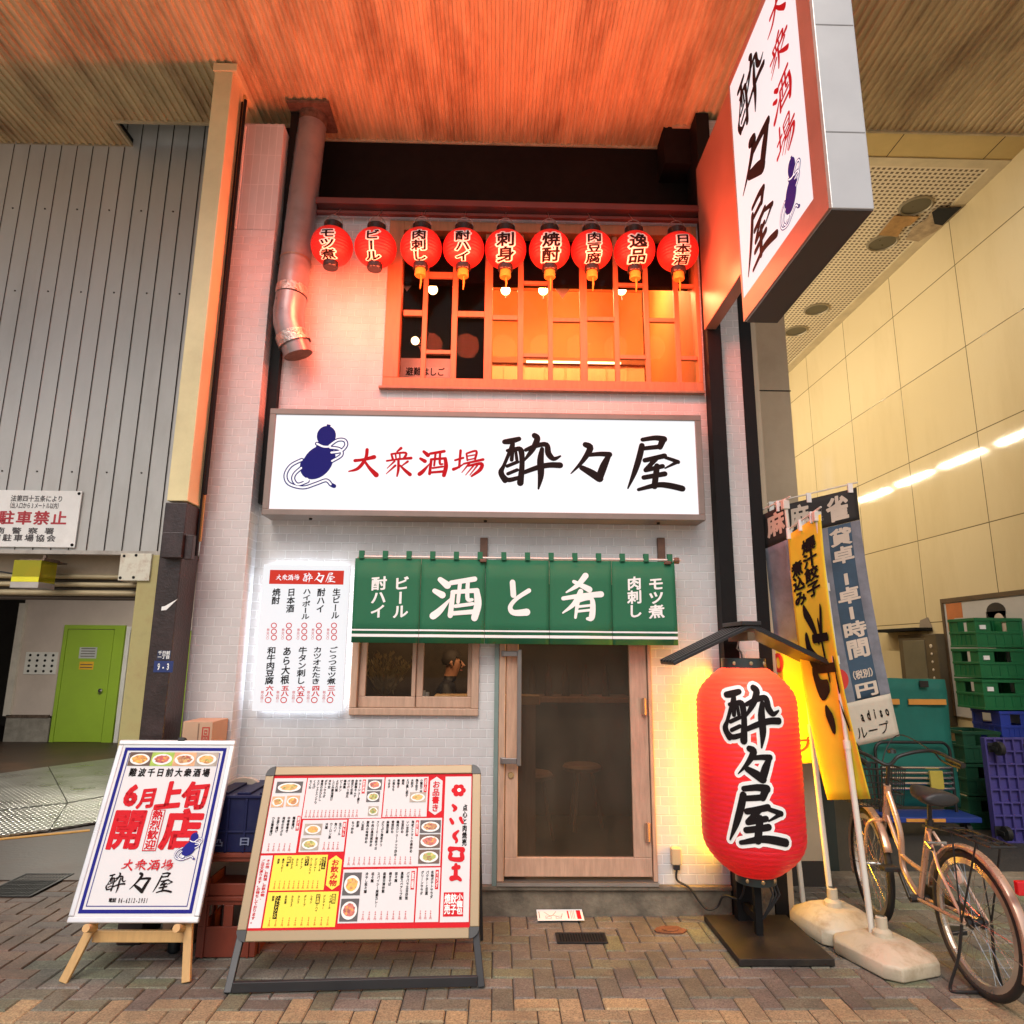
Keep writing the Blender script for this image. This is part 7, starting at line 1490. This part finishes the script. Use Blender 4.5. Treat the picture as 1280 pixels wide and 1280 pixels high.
    k = Ink(); q = pl.box(1182,757,1205,787); p1 = pl.px(1182,755); p2 = pl.px(1204,772); p3 = pl.px(1195,789); k.rect(p1[0],p2[1],p2[0],p1[1]); k.rect(p1[0],p3[1],p3[0],p2[1]); k.build('orange_block', M('poster_orange', (0.50,0.16,0.05), 0.5), t, pl.pt, off=0.001)
    c = pl.px(1245,764); k = Ink(); k.ell(c[0],c[1],0.14,0.09,20); k.rect(c[0]-0.15,c[1]-0.12,c[0]+0.13,c[1]); k.build('hair', M('poster_hair', (0.02,0.015,0.015), 0.5), t, pl.pt, off=0.001)
    k = Ink(); k.ell(c[0]+0.03,c[1]-0.15,0.09,0.13,20); k.build('face', M('poster_face', (0.60,0.48,0.42), 0.5), t, pl.pt, off=0.002)
    a = at(1275,742,X=4.95); t = thing('leaning_pole', (4.95,a.y,0.0), 'dark square pole standing in front of the crates at the frame edge', 'pole'); mb = MB(); mb.box(4.95,a.y-0.35,0.03,5.02,a.y-0.28,a.z); mb.build('shaft', M('pole_dark', (0.04,0.04,0.042), 0.5), t, bevel=0.004); mb = MB(); mb.box(4.945,a.y-0.355,a.z+0.001,5.025,a.y-0.275,a.z+0.012); mb.build('end_cap', MATS['black_plastic'], t)
stack()

# ================================================================== small things on the ground
def ground_things():
    c = at(701,1143,Z=0.03); t = thing('notice_sheet', (c.x,-0.07,0), 'white laminated notice sheet with red title lying against the doorstep', 'notice')
    pl = Pl((c.x-0.145,-0.135,0.012), (1,0.02,0), (0,0.11,0.022)); W, Hh = 0.285, 0.115
    mb = MB(); mb.obox(pl.pt(W/2,Hh/2,0), pl.u*W/2, pl.v*Hh/2, pl.n*0.0015); mb.build('sheet', WHITE, t)
    k = Ink(); k.rect(W*.86,Hh*.1,W*.95,Hh*.9); k.rect(W*.66,Hh*.15,W*.69,Hh*.85); k.build('red_title', INKR, t, pl.pt, off=0.002)
    k = Ink()
    for i in range(3): k.rect(W*(.73+.035*i),Hh*.12,W*(.738+.035*i),Hh*.88)
    k.rect(W*.04,Hh*.2,W*.055,Hh*.8); k.line([(W*.16,Hh*.75,.003),(W*.3,Hh*.4,.003),(W*.42,Hh*.8,.003)]); k.line([(W*.2,Hh*.25,.003),(W*.35,Hh*.45,.003),(W*.5,Hh*.25,.003),(W*.55,Hh*.6,.003)]); k.ring(W*.18,Hh*.15,W*.30,Hh*.4,.002); k.ring(W*.4,Hh*.15,W*.52,Hh*.38,.002); k.build('drawing', M('ink_soft', (0.18,0.12,0.11), 0.6), t, pl.pt, off=0.002)
    IRON = M('cast_iron', (0.018,0.016,0.015), 0.5, 0.5, 0.3, 10)
    def grate(name, x0, y0, x1, y1, nx, ny, lb, hex_=False):
        t = thing(name, ((x0+x1)/2,(y0+y1)/2,0), lb, 'drain grate'); mb = MB(); f = 0.014
        mb.box(x0,y0,0.0,x1,y0+f,0.009); mb.box(x0,y1-f,0.0,x1,y1,0.009); mb.box(x0,y0+f,0.0,x0+f,y1-f,0.009); mb.box(x1-f,y0+f,0.0,x1,y1-f,0.009); mb.build('frame', IRON, t, bevel=0.002)
        mb = MB(); mb.box(x0+f,y0+f,0.0,x1-f,y1-f,0.0018)
        for i in range(1, nx): a = x0+(x1-x0)*i/nx; mb.box(a-0.003,y0+f,0.0019,a+0.003,y1-f,0.007)
        for j in range(1, ny): b = y0+(y1-y0)*j/ny; mb.box(x0+f,b-0.003,0.0019,x1-f,b+0.003,0.0066)
        mb.build('lattice', IRON, t)
    g = at(725,1172,Z=0); grate('drain_grate', 0.365, -0.44, 0.655, -0.30, 18, 9, 'small black rectangular drain grate set in paving before the door')
    a, b = at(-10,1122,Z=0), at(95,1092,Z=0); grate('drain_grate', a.x-0.1, at(40,1122,Z=0).y, b.x, at(40,1093,Z=0).y, 16, 6, 'wide black drain grate in the dark paving on the far left')
    # chequer steel plates bridging the garage threshold
    m = bpy.data.materials.new('chequer'); m.use_nodes = True; n = m.node_tree.nodes; l = m.node_tree.links; p = n['Principled BSDF']; p.inputs['Base Color'].default_value = (0.42,0.41,0.38,1); p.inputs['Metallic'].default_value = 0.85; p.inputs['Roughness'].default_value = 0.38
    tc = n.new('ShaderNodeTexCoord'); wv = n.new('ShaderNodeTexWave'); wv.inputs['Scale'].default_value = 5.5; wv.inputs['Distortion'].default_value = 0.0; l.new(tc.outputs['Object'], wv.inputs['Vector']); w2 = n.new('ShaderNodeTexWave'); w2.bands_direction = 'Y'; w2.inputs['Scale'].default_value = 5.5; l.new(tc.outputs['Object'], w2.inputs['Vector'])
    mu = n.new('ShaderNodeMath'); mu.operation = 'MULTIPLY'; l.new(wv.outputs['Fac'], mu.inputs[0]); l.new(w2.outputs['Fac'], mu.inputs[1]); bp = n.new('ShaderNodeBump'); bp.inputs['Strength'].default_value = 0.5; bp.inputs['Distance'].default_value = 0.02; l.new(mu.outputs[0], bp.inputs['Height']); l.new(bp.outputs[0], p.inputs['Normal'])
    nz = n.new('ShaderNodeTexNoise'); nz.inputs['Scale'].default_value = 2; nz.inputs['Detail'].default_value = 6; l.new(tc.outputs['Object'], nz.inputs['Vector']); mr = n.new('ShaderNodeMapRange'); mr.inputs[3].default_value = 0.12; mr.inputs[4].default_value = 0.5; l.new(nz.outputs['Fac'], mr.inputs[0]); l.new(mr.outputs[0], p.inputs['Roughness'])
    P = lambda px, py: at(px, py, Z=0.03)
    for pts, lb in (([P(-60,1052),P(62,1036),P(84,1004),P(-60,1020)],'nearest bright chequer steel plate at the garage mouth'),([P(63,1036),P(150,1022),P(160,990),P(85,1004)],'chequer steel plate right of the nearest one, partly behind the poster board'),([P(-60,1019),P(84,1003),P(60,958),P(-60,975)],'farther dull chequer steel plate on the left of the garage floor'),([P(85,1003),P(160,989),P(160,945),P(61,958)],'farther greenish chequer steel plate before the lime door')):
        mb = MB(); cs = [Vector(q) for q in pts]; ctr = sum(cs, Vector())/4; cs = [ctr+(q-ctr)*0.998 for q in cs]
        cs = [Vector((q.x, q.y, 0.012)) for q in cs]; mb.prism(cs, (0,0,0.016)); o = mb.build('steel_plate', m); tag(o, lb, 'steel plate', 'steel plates on the garage floor')
    a, b = at(-40,1043,Z=0.03), at(130,1027,Z=0.03); mb = MB(); mb.bar((a.x,a.y-0.22,0.008),(b.x,b.y-0.22,0.008),0.06,0.006); tag(mb.build('painted_line', M('line_orange', (0.65,0.30,0.03), 0.6, dirt=(0.2,0.1,0.03), dirt_amt=0.5)), kind='structure')
    # rusty iron cover and a drinks can under the easel
    c = at(838,1163,Z=0); t = thing('rusty_cover', (c.x,c.y,0), 'small rusty brown iron cover in the paving right of the door', 'cover'); mb = MB(); rr = random.Random(2); mb.prism([(c.x+0.088*(0.9+0.25*rr.random())*cos(2*pi*i/14), c.y+0.06*(0.9+0.25*rr.random())*sin(2*pi*i/14), -0.002) for i in range(14)], (0,0,0.007)); mb.build('lid', M('rust_red', (0.13,0.05,0.025), 0.85, 0, 0.4, 20, bump=0.5), t); mb = MB(); mb.prism([(c.x+0.05*cos(2*pi*i/10), c.y+0.035*sin(2*pi*i/10), 0.0052) for i in range(10)], (0,0,0.004)); mb.build('boss', MATS['rust_red'], t)
    c = at(217,1190,Z=0); t = thing('drinks_can', (c.x,c.y,0), 'dark drinks can standing behind the easel leg', 'can'); mb = MB(); mb.lathe([(0.0,0.0),(0.026,0.0),(0.033,0.008),(0.033,0.105),(0.027,0.118),(0.0,0.118)], c, 20); mb.build('can', M('can_dark', (0.02,0.025,0.028), 0.3, 0.7), t, True); mb = MB(); mb.lathe([(0.0,0.1185),(0.025,0.1185),(0.0265,0.121)], c, 20); mb.build('lid', MATS['chrome'], t, True)
ground_things()

# ================================================================== guest behind the lower window, and what stands around
def guest():
    # seated figure in dark clothes, seen in profile to the right, lifting a hand towards the face
    hc = at(566,829,Y=2.1); k = 0.0
    hx, hy, hz = hc.x, 2.1, hc.z
    t = thing('person', (hx-0.05, hy, 0.17), 'short haired person in dark jacket seated behind the right pane of the lower window', 'person')
    J = {'pel':(-0.13,0,-0.78,0.15), 'spine':(-0.12,0,-0.55,0.155), 'chest':(-0.08,0,-0.32,0.165), 'neckb':(-0.035,0,-0.165,0.075), 'neck':(-0.01,0,-0.10,0.058), 'head':(0.008,0,-0.01,0.085), 'top':(0.0,0,0.06,0.078),
         'shl':(-0.06,-0.17,-0.24,0.072), 'ell':(0.02,-0.21,-0.50,0.052), 'wrl':(0.16,-0.12,-0.30,0.034), 'shr':(-0.06,0.17,-0.24,0.072), 'elr':(0.03,0.21,-0.50,0.052), 'wrr':(0.22,0.10,-0.50,0.034),
         'kneel':(0.28,-0.10,-0.80,0.085), 'footl':(0.26,-0.10,-1.20,0.05), 'kneer':(0.28,0.10,-0.80,0.085), 'footr':(0.26,0.10,-1.20,0.05)}
    E = [('pel','spine'),('spine','chest'),('chest','neckb'),('neckb','neck'),('neck','head'),('head','top'),('chest','shl'),('shl','ell'),('ell','wrl'),('chest','shr'),('shr','elr'),('elr','wrr'),('pel','kneel'),('kneel','footl'),('pel','kneer'),('kneer','footr')]
    names = list(J); me = bpy.data.meshes.new('body'); o0 = t.location
    me.from_pydata([Vector((hx+J[n][0], hy+J[n][1], hz+J[n][2]))-o0 for n in names], [(names.index(a), names.index(b)) for a, b in E], [])
    o = bpy.data.objects.new('body', me); COL.objects.link(o); o.parent = t
    # skin and cloth colours split by height on the one body surface
    m = bpy.data.materials.new('guest_body'); m.use_nodes = True; nn = m.node_tree.nodes; l = m.node_tree.links; b = nn['Principled BSDF']; b.inputs['Roughness'].default_value = 0.6
    g = nn.new('ShaderNodeNewGeometry'); s = nn.new('ShaderNodeSeparateXYZ'); l.new(g.outputs['Position'], s.inputs[0]); q = nn.new('ShaderNodeMath'); q.operation = 'GREATER_THAN'; q.inputs[1].default_value = hz-0.12; l.new(s.outputs[2], q.inputs[0])
    q2 = nn.new('ShaderNodeMath'); q2.operation = 'GREATER_THAN'; q2.inputs[1].default_value = hx+0.13; l.new(s.outputs[0], q2.inputs[0]); q3 = nn.new('ShaderNodeMath'); q3.operation = 'GREATER_THAN'; q3.inputs[1].default_value = hz-0.36; l.new(s.outputs[2], q3.inputs[0]); q4 = nn.new('ShaderNodeMath'); q4.operation = 'MULTIPLY'; l.new(q2.outputs[0], q4.inputs[0]); l.new(q3.outputs[0], q4.inputs[1]); q5 = nn.new('ShaderNodeMath'); q5.operation = 'MAXIMUM'; l.new(q.outputs[0], q5.inputs[0]); l.new(q4.outputs[0], q5.inputs[1])
    x = nn.new('ShaderNodeMix'); x.data_type = 'RGBA'; l.new(q5.outputs[0], x.inputs[0]); x.inputs[6].default_value = (0.018,0.015,0.015,1); x.inputs[7].default_value = (0.42,0.20,0.12,1); l.new(x.outputs[2], b.inputs['Base Color']); me.materials.append(m)
    sk = o.modifiers.new('skin', 'SKIN'); sk.use_smooth_shade = True
    if not me.skin_vertices:
        bm = bmesh.new(); bm.from_mesh(me); bm.verts.layers.skin.verify(); bm.to_mesh(me); bm.free()
    for i, n in enumerate(names):
        sv = me.skin_vertices[0].data[i]; r = J[n][3]; sv.radius = (r, r); sv.use_root = (n == 'pel')
    su = o.modifiers.new('smooth', 'SUBSURF'); su.levels = 2; su.render_levels = 2
    def rel(v): return Vector((hx, hy, hz))+Vector(v)
    mb = MB(); SK = M('skin', (0.42,0.20,0.12), 0.5, var=0.05)
    mb.tube([rel((0.075,0,0.02)), rel((0.108,0,-0.025)), rel((0.085,0,-0.04))], [0.010,0.017,0.010], 8); mb.build('nose', SK, t, True)
    mb = MB(); mb.tube([rel((0.074,-0.025,-0.066)), rel((0.090,0,-0.066)), rel((0.074,0.025,-0.066))], [0.004,0.007,0.004], 6); mb.build('mouth', M('lip', (0.28,0.09,0.07), 0.5), t, True)
    for s_ in (-1, 1):
        mb = MB(); mb.lathe([(0.011*cos(a), 0.011*sin(a)) for a in [(-pi/2+pi*j/6) for j in range(7)]], rel((0.076,s_*0.034,0.012)), 8); mb.build('eye', M('eye_dark', (0.02,0.015,0.012), 0.2), t, True)
        mb = MB(); mb.tube([rel((-0.005,s_*0.083,0.02)), rel((-0.012,s_*0.094,0.0)), rel((0.0,s_*0.084,-0.03))], [0.012,0.016,0.009], 8); mb.build('ear', SK, t, True)
    mb = MB(); vs = []; n1, n2 = 9, 20
    for i in range(n1+1):
        th = pi/2*i/n1*1.05
        for j in range(n2): ph = 2*pi*j/n2; rr = 0.096+0.004*sin(j*5+i*3); cut = 1.0 if cos(ph) < 0.35 else 0.62; vs.append(rel((-0.012+rr*sin(th*cut*1.25)*cos(ph)*1.02, rr*sin(th*cut*1.25)*sin(ph)*0.95, 0.045+0.105*cos(th*cut*1.25)-0.01)))
    mb.add(vs, [(i*n2+j, i*n2+(j+1) % n2, (i+1)*n2+(j+1) % n2, (i+1)*n2+j) for i in range(n1) for j in range(n2)]); mb.build('hair', M('hair_short', (0.035,0.025,0.02), 0.7), t, True)
    # the lifted hand with five fingers round a small cup
    w0 = rel((0.16,-0.12,-0.30)); mb = MB(); mb.tube([w0, w0+Vector((0.03,0.02,0.05)), w0+Vector((0.045,0.03,0.085))], [0.026,0.036,0.030], 10)
    for f in range(4): b0 = w0+Vector((0.05,0.005+0.016*f,0.09)); mb.tube([b0, b0+Vector((0.03,0.0,0.022-0.004*f)), b0+Vector((0.038,0.012,0.0))], [0.009,0.008,0.006], 7)
    mb.tube([w0+Vector((0.02,0.0,0.045)), w0+Vector((0.05,-0.025,0.06)), w0+Vector((0.075,-0.012,0.07))], [0.011,0.010,0.007], 7); mb.build('hand', SK, t, True)
    mb = MB(); mb.box(hx-0.34, hy-0.20, 0.175, hx+0.08, hy+0.20, 0.20); mb.box(hx-0.30, hy-0.2, hz-0.94, hx+0.05, hy+0.2, hz-0.90); 
    for sx in (-0.30, 0.02):
        for sy in (-0.18, 0.15): mb.box(hx+sx, hy+sy, 0.2, hx+sx+0.03, hy+sy+0.03, hz-0.90)
    s_ = thing('stool', (hx-0.12, hy, 0.17), 'dark wooden stool under the seated guest inside the window', 'stool'); mb.build('stool_body', MATS['frame_dark'], s_)
    a = at(544,868,Y=0.40); c = thing('counter', (a.x+0.3, 0.45, 0.17), 'pale wood counter edge inside the right pane of lower window', 'counter'); mb = MB(); mb.box(a.x, 0.30, a.z-0.06, a.x+0.75, 0.5, a.z+0.0); mb.build('top', M('counter_wood', (0.62,0.36,0.12), 0.4), c, bevel=0.004); mb = MB(); mb.box(a.x+0.05,0.33,0.17,a.x+0.72,0.47,a.z-0.061); mb.build('front_board', MATS['frame_dark'], c)
    # dry branches and bottles behind the left pane
    v = at(480,868,Y=0.5); t2 = thing('dried_plant', (v.x,0.5,0.17), 'dry twiggy plant in a dark pot behind the left pane of lower window', 'plant'); mb = MB(); mb.lathe([(0.0,0.17),(0.10,0.17),(0.13,v.z-0.02),(0.12,v.z-0.02)], (v.x,0.5,0), 16); mb.build('pot', MATS['frame_dark'], t2, True); mb = MB(); rr = random.Random(9)
    for i in range(70):
        a = Vector((v.x,0.5,v.z-0.02)); d = Vector((rr.uniform(-.5,.6),rr.uniform(-.3,.3),rr.uniform(.5,1))).normalized(); p = a; pts = [p]
        for q in range(3): p = p+d*rr.uniform(.06,.12)+Vector((rr.uniform(-.03,.03),rr.uniform(-.03,.03),0)); pts.append(p)
        mb.tube(pts, [0.004,0.003,0.002,0.001], 4)
        for q in range(3): b = pts[rr.randint(1,3)]+Vector((rr.uniform(-.03,.03),rr.uniform(-.02,.02),rr.uniform(-.02,.03))); mb.obox(b, Vector((rr.uniform(-.014,.014),0.004,0.01)), Vector((0.005,0.0,-0.009)), Vector((0,0.001,0)))
    mb.build('twigs', M('twig_dry', (0.26,0.19,0.08), 0.8), t2)
    for i, (px, py, hgt) in enumerate(((534,868,.20),(529,866,.16))):
        v = at(px, py, Y=0.45); t3 = thing('white_flask', (v.x,0.45,v.z-0.12), ['tall pale flask near the middle bar inside lower window','short pale flask near the middle bar inside lower window'][i], 'flask'); mb = MB(); mb.lathe([(0.0,v.z-0.12),(0.03,v.z-0.12),(0.034,v.z-0.05),(0.014,v.z-0.01),(0.016,v.z+0.015),(0.0,v.z+0.015)], (v.x,0.45,0), 14); mb.build('flask', M('flask_white', (0.6,0.58,0.54), 0.3), t3, True)
        mb = MB(); mb.box(v.x-0.08,0.38,0.17,v.x+0.08,0.55,v.z-0.121) if i == 0 else None
        if i == 0: s4 = thing('side_shelf', (v.x,0.46,0.17), 'dark stand under the pale flasks inside the lower window', 'shelf'); mb.build('stand', MATS['frame_dark'], s4)
guest()
def interior_furniture():
    for i, (x, y) in enumerate(((0.30,1.1),(0.75,1.5))):
        s = thing('stool', (x,y,0.17), ['dark round stool standing left inside the glass door','dark round stool farther back inside the glass door'][i], 'stool', 'stools inside the door'); mb = MB(); mb.lathe([(0.0,0.62),(0.16,0.62),(0.17,0.65),(0.15,0.67),(0.0,0.67)], (x,y,0), 20); mb.build('seat', MATS['frame_dark'], s, True)
        for k in range(3): a = 2*pi*k/3; mb = MB(); mb.tube([(x+0.08*cos(a),y+0.08*sin(a),0.62),(x+0.17*cos(a),y+0.17*sin(a),0.155)], 0.014, 8); mb.build('leg', MATS['frame_dark'], s, True)
    c = thing('bar_counter', (0.35,2.2,0.15), 'dark timber bar counter with bottles deep inside the door', 'counter'); mb = MB(); mb.box(0.0,1.95,0.155,1.25,2.4,1.15); mb.build('front', MATS['dark_room'], c); mb = MB(); mb.box(-0.05,1.88,1.151,1.3,2.42,1.20); mb.build('top', MATS['frame_dark'], c, bevel=0.005)
    rr = random.Random(4)
    for i in range(7):
        x = 0.02+i*0.17+rr.uniform(-.03,.03); t = thing('bottle', (x,2.1,1.2), 'dark glass bottle standing on the bar counter inside', 'bottle', 'bottles on the bar counter'); mb = MB(); mb.lathe([(0.0,1.2),(0.038,1.2),(0.038,1.38),(0.014,1.44),(0.014,1.50),(0.0,1.50)], (x,2.1,0), 12); mb.build('bottle_glass', M('bottle_brown', (0.06,0.03,0.012), 0.15), t, True)
    for i, (x, y) in enumerate(((-0.55,1.3),(0.55,1.3))):  # stand-in lamps added to light the tavern room
        t = thing('added_tavern_lamp', (x,y,2.4), 'added warm pendant lamp lighting the tavern room, out of view', 'lamp', 'added pendant lamps inside'); mb = MB(); mb.lathe([(0.0,2.52),(0.03,2.52),(0.10,2.40),(0.098,2.40),(0.028,2.515)], (x,y,0), 18); mb.build('lamp_shade', MATS['black_steel'], t, True); mb = MB(); mb.tube([(x,y,2.52),(x,y,2.7)], 0.005, 6); mb.build('cord', MATS['black_steel'], t)
        ld = bpy.data.lights.new('tavern_fill', 'POINT'); ld.energy = 30; ld.color = (1.0,0.62,0.32); ld.shadow_soft_size = 0.04; lo = bpy.data.objects.new('tavern_fill', ld); COL.objects.link(lo); lo.parent = t; lo.location = (0,0,-0.04)
interior_furniture()
# garage ceiling tube, added out of view to light the inside
t = thing('added_garage_lamp', (-5.5, 5.0, 3.1), 'added unseen tube lamp on the garage ceiling behind the shutter', 'tube light'); mb = MB(); mb.box(-6.1,4.95,3.14,-4.9,5.05,3.19); mb.build('fitting', MATS['white_paint'], t); mb = MB(); mb.tube([(-6.05,5.0,3.11),(-4.95,5.0,3.11)], 0.016, 8); mb.build('tube', MATS['tube_glow'], t, True)
ld = bpy.data.lights.new('garage_fill', 'AREA'); ld.shape = 'RECTANGLE'; ld.size = 1.2; ld.size_y = 0.06; ld.energy = 120; ld.color = (1.0,0.94,0.82); lo = bpy.data.objects.new('garage_fill', ld); COL.objects.link(lo); lo.parent = t; lo.location = (0,0,-0.03)
